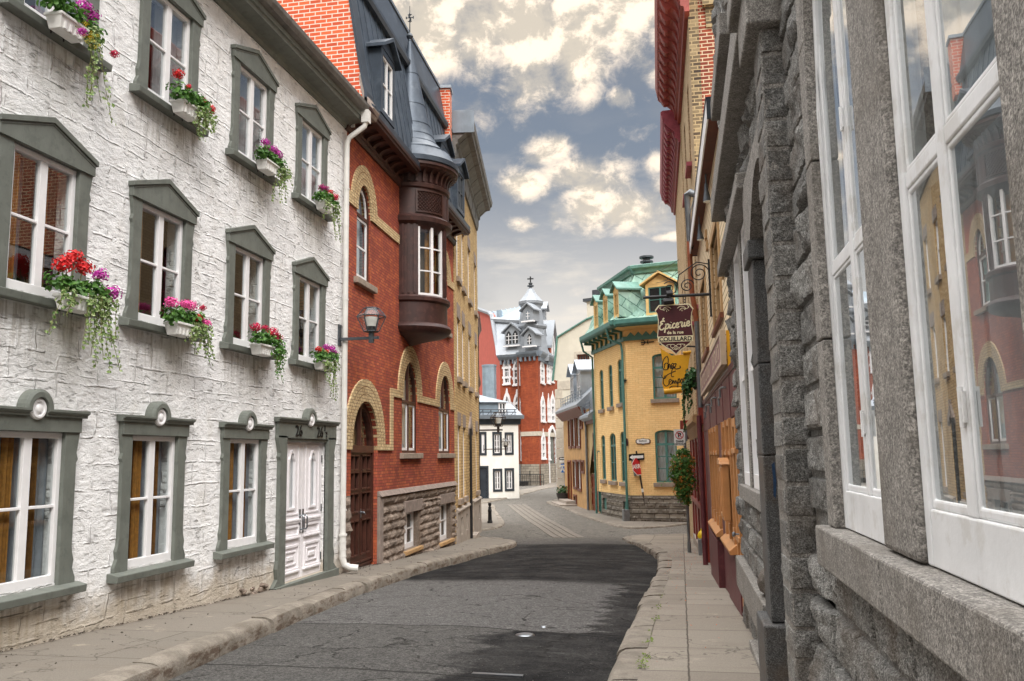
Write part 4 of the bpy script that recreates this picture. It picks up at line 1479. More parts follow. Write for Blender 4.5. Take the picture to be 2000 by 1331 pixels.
# painted gable wall above the neighbour's roof
G = Fr(-6, 14.93, -90)
gp = [(.30, 6.68), (.37, 6.74), (.36, 7.0), (.29, 7.3), (.20, 7.8), (.05, 8.75), (-.10, 9.7), (-.25, 10.6), (-6.5, 10.6), (-6.5, 6.68)]
m = MB()
m.prism(G, gp, -.3, .0)
m.build('gable_wall', MATS['brick_gable'], root)
m = MB()
m.prism(G, [(.335, 6.74), (.40, 6.74), (.40, 6.90), (.36, 7.02), (.29, 7.34), (.22, 7.34), (.27, 7.02)], -.32, .015)
m.prism(G, [(.12, 6.5), (.45, 6.5), (.53, 6.66), (.47, 6.72), (.43, 6.86), (.36, 6.90), (.14, 6.9)], -.34, .03)
m.build('kneeler_stone', MATS['smooth_stone'], root, bevel=.012)
m = MB()       # stepped lead flashing
x, z = .12, 7.06
for i in range(14):
    m.box(G, x - .12, x + .02, z - .75, z, -.02, .012)
    x -= .115
    z += .117
m.build('stepped_flashing', MATS['pale_render'], root)
# slate coloured mansard
m = MB()
prof = [(.50, 6.62), (.52, 6.74), (.36, 6.86), (.30, 7.25), (.21, 7.75), (.06, 8.70), (-.08, 9.55), (-.8, 9.6), (-.8, 6.7)]
m.sweep(A, prof, .08, END + .05)
for i in range(24):      # standing seams
    s = .15 + i * .42
    if s < END:
        q = [(o, z) for o, z in prof[2:7]]
        m.sweep(A, q + [(o + .022, z + .004) for o, z in reversed(q)], s, s + .02)
m.build('mansard_roof', MATS['slate_metal'], root)
m = MB()
m.sweep(A, [(-.10, 9.5), (.02, 9.52), (.06, 9.6), (.06, 9.68), (-.3, 9.75), (-.3, 9.5)], 0.06, END + .05)
top = [(-.25, 9.7), (-.02, 9.7), (-.20, 10.75), (-.24, 10.82), (-.5, 10.8)]
m.sweep(A, top, .08, END + .02)
m.build('upper_roof', MATS['slate_metal'], root)
m = MB()
m.sweep(A, [(-.27, 10.76), (-.17, 10.76), (-.17, 10.84), (-.3, 10.86)], .06, END + .05)
m.build('roof_ridge', MATS['zinc_dark'], root)
m = MB()
m.prism(G, [(x + .035, z) for x, z in gp[1:8]] + [(x - .02, z) for x, z in reversed(gp[1:8])], -.3, .03)
m.build('verge_trim', MATS['slate_trim'], root)

# bracketed wooden cornice, left and right of the oriel
cors = []
for s0, s1 in ((-.12, 3.5), (5.3, END + .1)):
    m = MB()
    m.sweep(A, [(-.02, 6.22), (.04, 6.22), (.07, 6.28), (.07, 6.33), (.10, 6.36), (-.02, 6.36)], s0, s1)
    m.sweep(A, [(.33, 6.52), (.46, 6.52), (.47, 6.56), (.50, 6.575), (.51, 6.63), (.30, 6.64)], s0, s1)
    m.sweep(A, [(.015, 6.36), (.02, 6.50), (.36, 6.60), (.36, 6.66), (-.02, 6.66)], s0, s1)
    cors.append(m.build('cornice', MATS['brown_wood'], root))
for s0, s1, cor in ((.12, 3.4, cors[0]), (5.5, END, cors[1])):
    s = s0
    while s < s1:
        q = [(.02, 6.355)]
        for i in range(9):
            t = math.pi / 2 * i / 8
            q.append((.06 + .30 * (1 - math.cos(t)), 6.37 + .15 * math.sin(t)))
        q += [(.37, 6.58), (.02, 6.58)]
        m = MB()
        m.sweep(A, q, s, s + .13)
        m.build('bracket', MATS['door_brown'], cor)
        s += .42

# stone base with rock faces
m = MB()
segs = [(0, .39, -2.6, -.66, None), (1.99, END, -2.8, -.66, BAS)]
rock(m, A, .0, .38, -2.3, -.68, .23, .4, .05, .025, .07, 1, o=.03)
rock(m, A, 2.25, 3.9, -2.75, -.98, .175, .36, .07, .04, .06, 2, o=.03)
rock(m, A, 5.28, 7.2, -2.75, -.98, .175, .36, .07, .04, .06, 3, o=.03)
rock(m, A, 8.72, END, -2.75, -.98, .175, .36, .07, .04, .06, 4, o=.03)
rock(m, A, 2.25, END, -.95, -.75, .2, .75, .05, .04, .07, 5, o=.05)
for a, b, z0, z1 in BAS:
    rock(m, A, a - .06, b + .12, -2.8, z0 - .1, .175, .36, .04, .03, .07, 6, o=.03)
m.wall(A, [(0, -2.9), (.39, -2.9), (.39, -.66), (0, -.66)], [], .1, .0)
m.wall(A, [(1.99, -2.9), (END, -2.9), (END, -.66), (1.99, -.66)], [rect(*b) for b in BAS], .32, .002)
sb = m.build('stone_base', MATS['brown_rock'], root)
m = MB()
m.sweep(A, [(-.02, -.76), (.10, -.76), (.02, -.65), (-.02, -.65)], 1.995, END + .02)
m.box(A, 1.995, 2.24, -2.8, -.765, -.3, .06)
for a, b, z0, z1 in BAS:
    m.box(A, a - .10, b + .30, z1 + .003, z1 + .27, -.3, .055)
m.build('dressed_stone', MATS['smooth_stone'], sb, bevel=.01)
for a, b, z0, z1 in BAS:
    w = sash(A, root, 'casement', rect(a + .002, b - .002, z0, z1), MATS['white_paint'], MATS['glass'], -.12, fw=.06, th=.06, mull=.09, munt=.03, cols=2, rows=2, low=.11)
    curtain(A, w, a + .03, b - .03, z0, z1, -.3, MATS['sheer_white'], .015, 5)
    m = MB()
    m.box(A, a - .1, b + .15, z0 - .09, z0 - .003, -.3, .09)
    m.build('sill', MATS['wood_light'], w, bevel=.01)

# buff brick arches and string courses
def archring(c, a, z0, zs, rise, wd, legs=True, o1=.035, n=18):
    i_, o_ = arc(c, a, zs, rise, n), arc(c, a + wd, zs, rise + wd, n)
    if legs and z0 < zs:
        i_ = [(c + a, z0)] + i_ + [(c - a, z0)]
        o_ = [(c + a + wd, z0)] + o_ + [(c - a - wd, z0)]
    k_ = len(i_)
    vs = [A.P(x, z, o1) for x, z in i_] + [A.P(x, z, o1) for x, z in o_] + [A.P(x, z, -.17) for x, z in i_] + [A.P(x, z, -.01) for x, z in o_]
    fs = []
    for i in range(k_ - 1):
        fs += [(i, i + 1, k_ + i + 1, k_ + i), (i, i + 1, 2 * k_ + i + 1, 2 * k_ + i), (k_ + i, k_ + i + 1, 3 * k_ + i + 1, 3 * k_ + i)]
    fs += [(0, k_, 3 * k_, 2 * k_), (k_ - 1, 2 * k_ - 1, 4 * k_ - 1, 3 * k_ - 1)]
    m.add(vs, fs)


def archlines(ml, c, a, zs, rise, wd, n):
    """mortar joints of the voussoirs: thin dark ribs laid into the arch face"""
    for rr in (a + wd * .33, a + wd * .66):
        q = arc(c, rr, zs, rise + rr - a, 24)
        for (x0, z0), (x1, z1) in zip(q, q[1:]):
            tx, tz = x1 - x0, z1 - z0
            l = math.hypot(tx, tz)
            nx, nz = -tz / l * .007, tx / l * .007
            ml.add([A.P(x0 - nx, z0 - nz, .0365), A.P(x1 - nx, z1 - nz, .0365), A.P(x1 + nx, z1 + nz, .0365), A.P(x0 + nx, z0 + nz, .0365)], [(0, 1, 2, 3)])
    for i in range(1, n):
        t = math.pi * i / n
        for q in range(3):
            tt = t + (math.pi / n * .5 if q == 1 else 0)
            r0_, r1_ = a + wd * q / 3, a + wd * (q + 1) / 3
            x0, z0 = c + r0_ * math.cos(tt), zs + (rise + r0_ - a) * math.sin(tt)
            x1, z1 = c + r1_ * math.cos(tt), zs + (rise + r1_ - a) * math.sin(tt)
            tx, tz = x1 - x0, z1 - z0
            l = math.hypot(tx, tz)
            nx, nz = -tz / l * .005, tx / l * .005
            ml.add([A.P(x0 - nx, z0 - nz, .037), A.P(x1 - nx, z1 - nz, .037), A.P(x1 + nx, z1 + nz, .037), A.P(x0 + nx, z0 + nz, .037)], [(0, 1, 2, 3)])


specs = [(1.19, .80, .18, .27, .86, .44, 30), (4.42, .66, 1.35, 1.35, .90, .38, 26), (7.93, .68, 1.35, 1.35, .90, .38, 26), (1.02, .41, 4.86, 4.86, .60, .40, 22), (7.93, .41, 4.86, 4.86, .60, .40, 22)]
for c, a, z0, zs, rise, wd, n in specs:
    m, ml = MB(), MB()
    archring(c, a, z0, zs, rise, wd, z0 < zs)
    archlines(ml, c, a, zs, rise, wd, n)
    at_ = m.build('arch_trim', MATS['brick_buff'], root)
    ml.build('mortar_joint', MATS['brick_brown'], at_)
m = MB()
for bi_, (s0, s1, z0, z1) in enumerate(((2.43, 3.0, .18, .30), (2.83, 3.0, .301, 1.52), (3.001, 3.76, 1.35, 1.52), (5.08, 7.25, 1.35, 1.52), (8.61, END, 1.35, 1.52), (0, .21, 4.86, 5.10), (1.43, 3.45, 4.86, 5.06), (5.4, 7.12, 4.86, 5.06), (8.74, END, 4.86, 5.06))):
    m = MB() if bi_ > 2 else m
    m.box(A, s0, s1, z0, z1, -.02, .036)
    if bi_ >= 2:
        m.build('string_course', MATS['brick_buff'], root)

# double door with glazed arch
c, a = 1.19, .80
m = MB()
o = -.10
z0 = -2.05
m.ring(A, [(x, max(z, -2.4)) for x, z in holes[0]], [(c + (x - c) * .88, z0 + (z - z0) * .955 + .03) for x, z in holes[0]], o - .1, o + .02)
m.box(A, c - a * .9, c + a * .9, .13, .27, o - .08, o + .05)
m.box(A, c - .035, c + .035, .27, 1.08, o - .06, o + .02)
fr_ = m.build('door_frame', MATS['door_brown'], root)
m = MB()
hp = [(c + (x - c) * .88, .27 + (z - .27) * .955) for x, z in arc(c, a, .27, .86, 14)]
m.add([A.P(x, z, o - .04) for x, z in hp], [tuple(t) for t in tessellate_polygon([[Vector((x, z, 0)) for x, z in hp]])])
m.build('pane', MATS['glass'], fr_)
m = MB()
m.box(A, c - a, c + a, .2, 1.1, o - .5, o - .3)
m.build('blind', MATS['blind_tan'], fr_)
for sg in (-1, 1):
    s0, s1 = (c - .70, c - .012) if sg < 0 else (c + .012, c + .70)
    w_ = s1 - s0
    ph = []
    for zi, (za, zb) in enumerate(((-.18, .06), (-.55, -.26), (-.98, -.66), (-1.80, -1.18))):
        for q in (0, 1):
            x0 = s0 + w_ * (.12 + .42 * q)
            ph.append((rect(x0, x0 + w_ * .32, za, zb), zi, q))
    m = MB()
    m.wall(A, rect(s0, s1, -2.08, .13), [h for h, _, _ in ph], .06, o)
    m.body(A, s0, s1, -2.08, .13, .03, o - .06)
    for h, zi, q in ph:
        (x0, za), (x1, _), (_, zb), _ = h
        m.box(A, x0 - .02, x1 + .02, za - .035, za - .002, o - .01, o + .025)
        m.box(A, x0 - .02, x1 + .02, zb + .002, zb + .03, o - .01, o + .03)
        for xx in (x0 - .018, x1 + .003):
            m.box(A, xx, xx + .015, za, zb, o - .01, o + .015)
    m.box(A, s0, s1, -1.96, -1.93, o - .01, o + .03)
    leafd = m.build('door', MATS['door_brown'], root)
    g, pn = MB(), MB()
    for h, zi, q in ph:
        (x0, za), (x1, _), (_, zb), _ = h
        (g if (zi < 3 and sg < 0) else pn).box(A, x0 + .001, x1 - .001, za + .001, zb - .001, o - .05, o - .035)
    if g.v:
        g.build('pane', MATS['glass'], leafd)
    pn.build('panel', MATS['door_panel'], leafd, bevel=.01)
    if sg > 0:
        m = MB()
        m.tube([A.P(s0 + .06, -1.02, o), A.P(s0 + .06, -1.02, o + .07)], .025, 10)
        m.tube([A.P(s0 + .06, -1.02, o + .07), A.P(s0 + .15, -1.06, o + .07)], .012, 8)
        m.box(A, s0 + .03, s0 + .09, -1.12, -.95, o, o + .012)
        m.build('handle', MATS['steel'], leafd, smooth=True)

# arched windows
for (c, a, z0, zs, rise, kd), h in list(zip(ARCH, holes))[1:]:
    w = sash(A, root, 'arch', [(c + (x - c) * .995, z) for x, z in h], MATS['door_brown'], MATS['glass'], -.03, fw=.06, th=.07, mull=.07, munt=.03, cols=2 if kd == 'win' else 1, rows=1, zs=zs - .05, name='window')
    m = MB()
    if kd == 'win':
        for x0, x1 in ((c - a + .06, c - .03), (c + .03, c + a - .06)):
            m.ring(A, rect(x0, x1, z0 + .06, zs - .09), rect(x0 + .045, x1 - .045, z0 + .12, zs - .13), -.085, -.055)
    else:
        m.ring(A, rect(c - a + .06, c + a - .06, z0 + .06, zs - .09), rect(c - a + .11, c + a - .11, z0 + .12, zs - .14), -.085, -.05)
        m.box(A, c - a + .1, c + a - .1, 4.16, 4.20, -.08, -.055)
        q1, q2 = arc(c, a - .06, zs, rise - .07, 12), arc(c, a - .11, zs, rise - .13, 12)
        m.ring(A, q1, q2, -.085, -.055)
    m.build('casement', MATS['white_paint'], w)
    if kd == 'win':
        curtain(A, w, c - a + .08, c - .04, z0 + .05, zs + .5, -.2, MATS['sheer_white'], .02, 4)
        curtain(A, w, c + .04, c + a - .08, z0 + .05, zs + .5, -.2, MATS['sheer_white'], .02, 4)
    else:
        curtain(A, w, c - a + .08, c - .02, z0 + .05, zs + .3, -.2, MATS['sheer_white'], .02, 4)
        curtain(A, w, c + .1, c + a - .06, z0 + .05, zs + .3, -.22, MATS['sheer_white'], .02, 3)
    m = MB()
    m.box(A, c - a - .16, c + a + .25, z0 - .13, z0 - .003, -.15, .09)
    m.build('sill', MATS['sill_stone'], w, bevel=.012)

# ---- the round oriel
OC, OX = 4.42, 0.0
cc = A.P(OC, 0, OX)


def ring_prof(prof, n=40, a0=-90, a1=90):
    mm = MB()
    mm.lathe((cc.x, cc.y), prof, n, a0, a1, U=A.n, V=A.d)
    return mm


RB = .90
ori = ring_prof([(RB - .12, 5.2), (RB + .02, 5.38), (RB + .10, 5.42), (RB + .12, 5.52), (RB + .04, 5.58), (RB + .0, 5.60), (RB, 6.22), (RB + .05, 6.25), (RB + .07, 6.33), (RB + .02, 6.36), (.6, 6.38)])
ori.build('oriel_head', MATS['brown_wood'], root, smooth=True)
ori = MB()
ori.lathe((cc.x, cc.y), [(.4, 3.69), (RB + .02, 3.70), (RB + .06, 3.66), (RB + .05, 3.58), (RB - .01, 3.54), (RB - .01, 3.08), (RB + .05, 3.05), (RB + .09, 2.98), (RB + .06, 2.92), (RB - .0, 2.86), (RB - .1, 2.82), (.42, 2.74), (.0, 2.62)], 40, -90, 90, U=A.n, V=A.d)
oo = ori.build('oriel', MATS['brown_wood'], root, smooth=True)
# window band: posts and glazing
post = MB()
GW = [(-62, -14), (-4, 44), (54, 84)]       # angles of the window lights, 0 = straight out, negative = towards the camera


def cpt(r, ang, z):
    t = R(ang)
    q = cc + A.n * (r * math.cos(t)) + A.d * (r * math.sin(t))
    return Vector((q.x, q.y, z))


def seg(mb, r0, r1, a0, a1, z0, z1, n=6):
    for i in range(n):
        b0, b1 = a0 + (a1 - a0) * i / n, a0 + (a1 - a0) * (i + 1) / n
        mb.hexa([cpt(r0, b0, z0), cpt(r0, b1, z0), cpt(r1, b1, z0), cpt(r1, b0, z0), cpt(r0, b0, z1), cpt(r0, b1, z1), cpt(r1, b1, z1), cpt(r1, b0, z1)])


edges = [-90] + [x for g_ in GW for x in g_] + [90]
for a0, a1 in zip(edges[::2], edges[1::2]):
    seg(post, RB - .14, RB, a0, a1, 3.69, 5.40)
    w_ = a1 - a0
    for q in range(3):
        aa = a0 + w_ * (.2 + .3 * q)
        seg(post, RB, RB + .025, aa - w_ * .06, aa + w_ * .06, 3.74, 5.36, 1)
post.build('pilaster', MATS['brown_wood'], oo)
for a0, a1 in GW:
    w = MB()
    fw = 3.2
    seg(w, RB - .10, RB - .03, a0, a0 + fw, 3.70, 5.40, 1)
    seg(w, RB - .10, RB - .03, a1 - fw, a1, 3.70, 5.40, 1)
    seg(w, RB - .10, RB - .03, a0 + fw, a1 - fw, 3.70, 3.76)
    seg(w, RB - .10, RB - .03, a0 + fw, a1 - fw, 5.33, 5.40)
    mid = (a0 + a1) / 2
    seg(w, RB - .10, RB - .03, mid - 2.2, mid + 2.2, 3.76, 5.33, 1)
    for z in (4.28, 4.82):
        seg(w, RB - .09, RB - .045, a0 + fw, mid - 2.2, z - .014, z + .014, 3)
        seg(w, RB - .09, RB - .045, mid + 2.2, a1 - fw, z - .014, z + .014, 3)
    wp = w.build('window', MATS['white_paint'], oo)
    g = MB()
    n = 6
    for i in range(n):
        b0, b1 = a0 + fw + (a1 - a0 - 2 * fw) * i / n, a0 + fw + (a1 - a0 - 2 * fw) * (i + 1) / n
        g.quad(cpt(RB - .07, b0, 3.76), cpt(RB - .07, b1, 3.76), cpt(RB - .07, b1, 5.33), cpt(RB - .07, b0, 5.33))
    g.build('pane', MATS['glass'], wp)
rm = MB()
for (s0, s1) in ((-40, -28), (14, 24)):
    seg(rm, RB - .3, RB - .27, s0, s1, 3.7, 5.4, 3)
rm.build('curtain', MATS['drape_gold'], oo)
rm = MB()
seg(rm, .0, .35, -88, 88, 3.69, 5.3, 8)
rm.build('room', MATS['room'], oo)
# lattice panels
for a0, a1 in ((-66, -18), (6, 42), (52, 84)):
    m = MB()
    seg(m, RB, RB + .035, a0, a0 + 2.5, 5.64, 6.18, 1)
    seg(m, RB, RB + .035, a1 - 2.5, a1, 5.64, 6.18, 1)
    seg(m, RB, RB + .035, a0 + 2.5, a1 - 2.5, 5.64, 5.675)
    seg(m, RB, RB + .035, a0 + 2.5, a1 - 2.5, 6.145, 6.18)
    wdt, hgt = a1 - a0 - 5, .47
    for dsg in (1, -1):
        for i in range(-9, 16):
            x0 = a0 + 2.5 + i * 5.2
            # diagonal lath clipped to the panel
            pts = []
            for q in range(9):
                u, v = q / 8, q / 8
                aa = x0 + dsg * (u - (0 if dsg > 0 else 1)) * hgt * 62
                if a0 + 2.5 <= aa <= a1 - 2.5:
                    pts.append((aa, 5.675 + v * hgt))
            if len(pts) > 1:
                r_ = RB + (.012 if dsg > 0 else .02)
                m.tube([cpt(r_, aa, z) for aa, z in pts], .011, 4)
    m.build('lattice_panel', MATS['door_panel'], oo)
# bracketed eave and flared spire
for i in range(17):
    m = MB()
    aa = -86 + i * 172 / 16
    for q in range(6):
        t0, t1 = q / 6, (q + 1) / 6
        f = lambda t: (RB + .03 + .20 * (1 - math.cos(t * 1.57)), 6.38 + .30 * math.sin(t * 1.57))
        (r0, z0), (r1, z1) = f(t0), f(t1)
        m.hexa([cpt(r0 - .10, aa - 1.8, z0), cpt(r0 - .10, aa + 1.8, z0), cpt(r0, aa + 1.8, z0), cpt(r0, aa - 1.8, z0), cpt(r1 - .10, aa - 1.8, z1), cpt(r1 - .10, aa + 1.8, z1), cpt(r1, aa + 1.8, z1), cpt(r1, aa - 1.8, z1)])
    m.build('bracket', MATS['brown_wood'], oo)
ring_prof([(RB - .05, 6.37), (RB - .02, 6.6), (RB + .2, 6.68), (RB + .22, 6.72), (RB + .26, 6.74), (RB + .26, 6.80), (.6, 6.82)]).build('eave_moulding', MATS['brown_wood'], oo, smooth=True)
sp = [(RB + .22, 6.80), (RB + .29, 6.83), (RB + .30, 6.94), (RB + .22, 6.98)]
zt = A.z(797, 66, .0)
top_z = zt
for y_, r_ in ((308, .98), (300, .84), (288, .68), (272, .58), (250, .50), (230, .435), (210, .375), (180, .295), (147, .205), (120, .135), (100, .08), (82, .05), (72, .03)):
    sp.append((r_, A.z(800, y_, .0)))
m = MB()
m.lathe((cc.x, cc.y), sp, 36, 0, 360, U=A.n, V=A.d)
for i in (4, 6, 7, 8, 10, 12):
    r_, z_ = sp[i]
    m.lathe((cc.x, cc.y), [(r_ - .01, z_ - .008), (r_ + .012, z_ - .008), (r_ + .008, z_ + .012), (r_ - .01, z_ + .012)], 36, U=A.n, V=A.d)
spire = m.build('spire', MATS['slate_metal'], root, smooth=True)
m = MB()
m.lathe((cc.x, cc.y), [(.03, top_z - .2), (.05, top_z - .12), (.03, top_z - .1), (.06, top_z - .06), (.085, top_z), (.06, top_z + .06), (.02, top_z + .1)], 16)
zx = A.z(796, 4, .0)
m.tube([(cc.x, cc.y, top_z), (cc.x, cc.y, zx)], [.018, .008], 6)
for f_, l_ in ((.62, .09), (.5, .05), (.72, .05)):
    zc = top_z + (zx - top_z) * f_
    for dv in (A.n, A.d):
        m.tube([Vector((cc.x, cc.y, zc)) - dv * l_, Vector((cc.x, cc.y, zc)) + dv * l_], .012, 6)
for dv in (A.n, A.d):
    for sg in (-1, 1):
        p = Vector((cc.x, cc.y, top_z + (zx - top_z) * .62)) + dv * sg * .09
        m.tube([p + Vector((0, 0, -.03)), p + Vector((0, 0, .03))], .014, 6)
m.build('cross_finial', MATS['slate_trim'], spire, smooth=True)


# dormers
def dormer(F, root, c, hw, z0, z1, zr, of, ob, wall_mat, roof_mat, frame, gl, name='dormer', ov=.12, rows=2, face=None):
    m = MB()
    ff = MB()
    (ff if face else m).wall(F, rect(c - hw, c + hw, z0, z1), [rect(c - hw + .12, c + hw - .12, z0 + .1, z1 - .12)], .06, of)
    m.body(F, c - hw, c + hw, z0, z1, of - ob, of)
    (ff if face else m).prism(F, [(c - hw, z1), (c + hw, z1), (c, zr - .05)], of - .05, of + .012)
    d = m.build(name, wall_mat, root)
    if face:
        ff.build('face', face, d)
    m = MB()
    for sg in (-1, 1):
        a = (c, zr)
        b = (c + sg * (hw + ov), z1 - .05)
        q = [a, b, (b[0], b[1] + .07), (a[0], a[1] + .085)]
        m.prism(F, q if sg < 0 else q[::-1], ob, of + ov)
    m.build('roof', roof_mat, d)
    w = sash(F, d, 'dormer', rect(c - hw + .121, c + hw - .121, z0 + .101, z1 - .121), frame, gl, of - .02, fw=.045, th=.05, mull=.06, munt=.025, rows=rows)
    return d


dormer(A, root, 1.35, .48, 6.95, 8.35, 8.66, .40, -.35, MATS['slate_metal'], MATS['slate_metal'], MATS['white_paint'], MATS['glass'])
dormer(A, root, 6.45, .50, 6.95, 8.2, 8.5, .42, -.35, MATS['slate_metal'], MATS['slate_metal'], MATS['lantern_grey'], MATS['glass'])
dormer(A, root, 8.35, .48, 6.95, 8.2, 8.5, .42, -.35, MATS['slate_metal'], MATS['slate_metal'], MATS['lantern_grey'], MATS['glass'])

# ---------------------------------------------------------------- lanterns on wall brackets
def lantern(F, s, zarm, reach, H, label, mat, sides=6, bracket=True, k_=1.0, group='wall lanterns on brackets'):
    p0 = F.P(s, zarm, 0)
    t = thing('wall_lantern', label, 'lantern', p0, group)
    m = MB()
    m.box(F, s - .07 * k_, s + .07 * k_, zarm - .13 * k_, zarm + .30 * k_, 0, .03 * k_)
    for dz in (-.09, .24):
        for ds in (-.045, .045):
            m.tube([F.P(s + ds * k_, zarm + dz * k_, .03 * k_), F.P(s + ds * k_, zarm + dz * k_, .04 * k_)], .012 * k_, 6)
    m.box(F, s - .028 * k_, s + .028 * k_, zarm - .028 * k_, zarm + .028 * k_, .03 * k_, reach + .16 * k_)
    m.build('bracket', MATS[mat], t, bevel=.004)
    c = F.P(s, 0, reach)
    z0 = zarm
    m = MB()
    m.box(F, s - .045 * k_, s + .045 * k_, z0 - .10 * k_, z0 + .14 * k_, reach - .045 * k_, reach + .045 * k_)
    zb, zs_, zt_ = z0 + .13 * k_, z0 + .13 * k_ + .55 * H, z0 + .13 * k_ + .85 * H
    rb, rs, rt = .15 * k_, .29 * k_, .15 * k_

    def hexring(r, z):
        return [Vector((c.x + r * math.cos(R(60 * i + 20)), c.y + r * math.sin(R(60 * i + 20)), z)) for i in range(sides)]
    B, S_, T = hexring(rb, zb), hexring(rs, zs_), hexring(rt, zt_)
    for Q in (B, S_, T):
        for i in range(sides):
            m.tube([Q[i], Q[(i + 1) % sides]], .011 * k_, 6)
    for i in range(sides):
        m.tube([B[i], S_[i]], .011 * k_, 6)
        m.tube([S_[i], T[i]], .010 * k_, 6)
    m.add(B, [tuple(range(sides))])
    m.add(T, [tuple(range(sides))])
    m.build('lamp_frame', MATS[mat], t)
    g = MB()
    for i in range(sides):
        j = (i + 1) % sides
        g.quad(B[i], B[j], S_[j], S_[i])
        g.quad(S_[i], S_[j], T[j], T[i])
    g.build('pane', MATS['glass_lamp'], t)
    m = MB()
    m.lathe((c.x, c.y), [(0, zb + .01), (.10 * k_, zb + .01), (.10 * k_, zb + .09 * H * 2), (.0, zb + .09 * H * 2)], 14)
    m.build('lamp_socket', MATS['black_paint'], t)
    m = MB()
    m.lathe((c.x, c.y), [(.0, zb + .18 * H), (.10 * k_, zb + .18 * H), (.125 * k_, zs_ - .03 * H), (0, zs_ - .03 * H)], 16)
    m.build('lamp_shade', MATS['lamp_glassy'], t, smooth=True)
    return t


sL, zL = W.at(676, 668, 0)
lantern(W, 14.62, W.z(676, 668), .62, .50, 'large grey lantern on the corner between white house and red house', 'lantern_grey', k_=.9)
# ---------------------------------------------------------------- tan brick building
T = Fr(-6.323, 24.155, 8.5)
TE = 8.4
root = thing('tan_brick_building', 'tall tan brick building with heavy grey cornice bending away down the street', 'building', (-6.9, 28, zg(28)))
WC = [(1.0, .36), (2.55, .36), (4.75, .38), (7.25, .38)]
rows = [(2.40, 4.20, 4.65), (-1.20, .95, 1.35), (5.45, 7.3, 7.7), ]
holes, specs = [], []
for ci_, (c, hw) in enumerate(WC):
    for ri_, (z0, z1, zl) in enumerate(rows):
        if ri_ == 1 and ci_ == 2:
            continue
        holes.append(rect(c - hw, c + hw, z0, z1))
        specs.append((c, hw, z0, z1, zl))
holes.append(arched(4.1, 5.0, -2.5, .75, .3, 8))
BW = [(1.15, .28), (2.7, .28), (7.6, .3)]
for c, hw in BW:
    holes.append(rect(c - hw, c + hw, -2.25, -1.75))
m = MB()
m.wall(T, [(0, -3.1), (TE, -3.1), (TE, 9.9), (0, 9.9)], holes, .16)
m.body(T, 0, TE, -3.1, 9.9, 9)
m.build('wall', MATS['brick_tan'], root)
for s0, s1 in ((0.02, 3.95), (5.15, TE + .03)):
    m = MB()
    hl = [rect(c - hw, c + hw, -2.25, -1.75) for c, hw in BW if s0 < c < s1]
    m.wall(T, rect(s0, s1, -3.1, -1.48), hl, .2, .06)
    m.sweep(T, [(-.02, -1.54), (.10, -1.54), (.10, -1.50), (.0, -1.44), (-.02, -1.44)], s0, s1)
    m.quad(T.P(s0, -3.1, .06), T.P(s0, -3.1, -.1), T.P(s0, -1.48, -.1), T.P(s0, -1.48, .06))
    m.quad(T.P(s1, -3.1, .06), T.P(s1, -3.1, -.1), T.P(s1, -1.48, -.1), T.P(s1, -1.48, .06))
    m.build('stone_base', MATS['concrete_base'], root)
m = MB()
m.box(T, 3.9, 5.2, -3.1, -2.52, -.3, .25)
m.build('doorstep', MATS['concrete_base'], root)
for c, hw, z0, z1, zl in specs:
    w = sash(T, root, 'sash', rect(c - hw + .003, c + hw - .003, z0, z1), MATS['white_paint'], MATS['glass'], -.05, fw=.05, th=.06, cols=1, rows=2, munt=.05)
    curtain(T, w, c - hw, c + hw, z0, z1, -.22, MATS['sheer_white'], .015, 4)
    m = MB()
    m.box(T, c - hw - .1, c + hw + .12, z0 - .16, z0 - .002, -.12, .09)
    m.build('sill', MATS['sill_stone'], w)
    m = MB()
    m.box(T, c - hw - .08, c + hw + .08, z1 + .002, zl, -.1, .02)
    m.build('lintel', MATS['smooth_stone'], w)
for c, hw in BW:
    w = sash(T, root, 'basement', rect(c - hw + .003, c + hw - .003, -2.249, -1.751), MATS['white_paint'], MATS['glass_far'], -.05, fw=.05, cols=1, rows=1)
m = MB()
m.box(T, 4.1, 5.0, -2.5, .75, -.3, -.14)
dd = m.build('door', MATS['lantern_grey'], root)
m = MB()
m.prism(T, [(3.95, .75), (4.08, .75), (4.08, .80), (4.55, 1.08), (5.02, .80), (5.02, .75), (5.15, .75), (5.15, 1.0), (4.55, 1.42), (3.95, 1.0)], -.1, .06)
m.tube([T.P(4.55, 1.40, .03), T.P(4.55, 1.55, .03)], .05, 8)
m.build('door_hood', MATS['smooth_stone'], root)
m = MB()
m.tube([T.P(3.72, -2.6, .10), T.P(3.72, .95, .10)], .045, 8)
m.build('downpipe', MATS['black_paint'], root)
# cornice
m = MB()
pr = [(-.05, 8.85), (.06, 8.85), (.10, 9.05), (.10, 9.25), (.16, 9.3), (.16, 9.4), (.40, 9.62), (.56, 9.66), (.58, 9.76), (.63, 9.80), (.66, 9.95), (.63, 9.97), (-.05, 9.99)]
m.sweep(T, pr, -.3, TE - .3)
for i in range(8):
    s = .1 + i * 1.3
    if s < TE - .4:
        m.sweep(T, [(o + .012, z - .004) for o, z in pr[:-1]] + [(-.05, 9.8)], s, s + .03)
m.build('cornice', MATS['grey_cornice'], root)
m = MB()
m.sweep(T, [(.64, 9.99), (-.2, 10.1), (-4, 10.7), (-8, 10.7), (-8, 9.9), (-.02, 9.9)], -.3, TE - .3)
m.box(T, -.36, -.3, 9.6, 10.3, -.6, .66)
m.build('roof', MATS['zinc_dark'], root)
m = MB()
m.box(T, -.9, -.42, 9.2, 10.75, -1.3, .0)
ch = m.build('chimney', MATS['brick_gable'], root)
m = MB()
m.box(T, -.95, -.4, 10.752, 10.84, -1.35, .04)
m.build('chimney_cap', MATS['zinc'], ch)

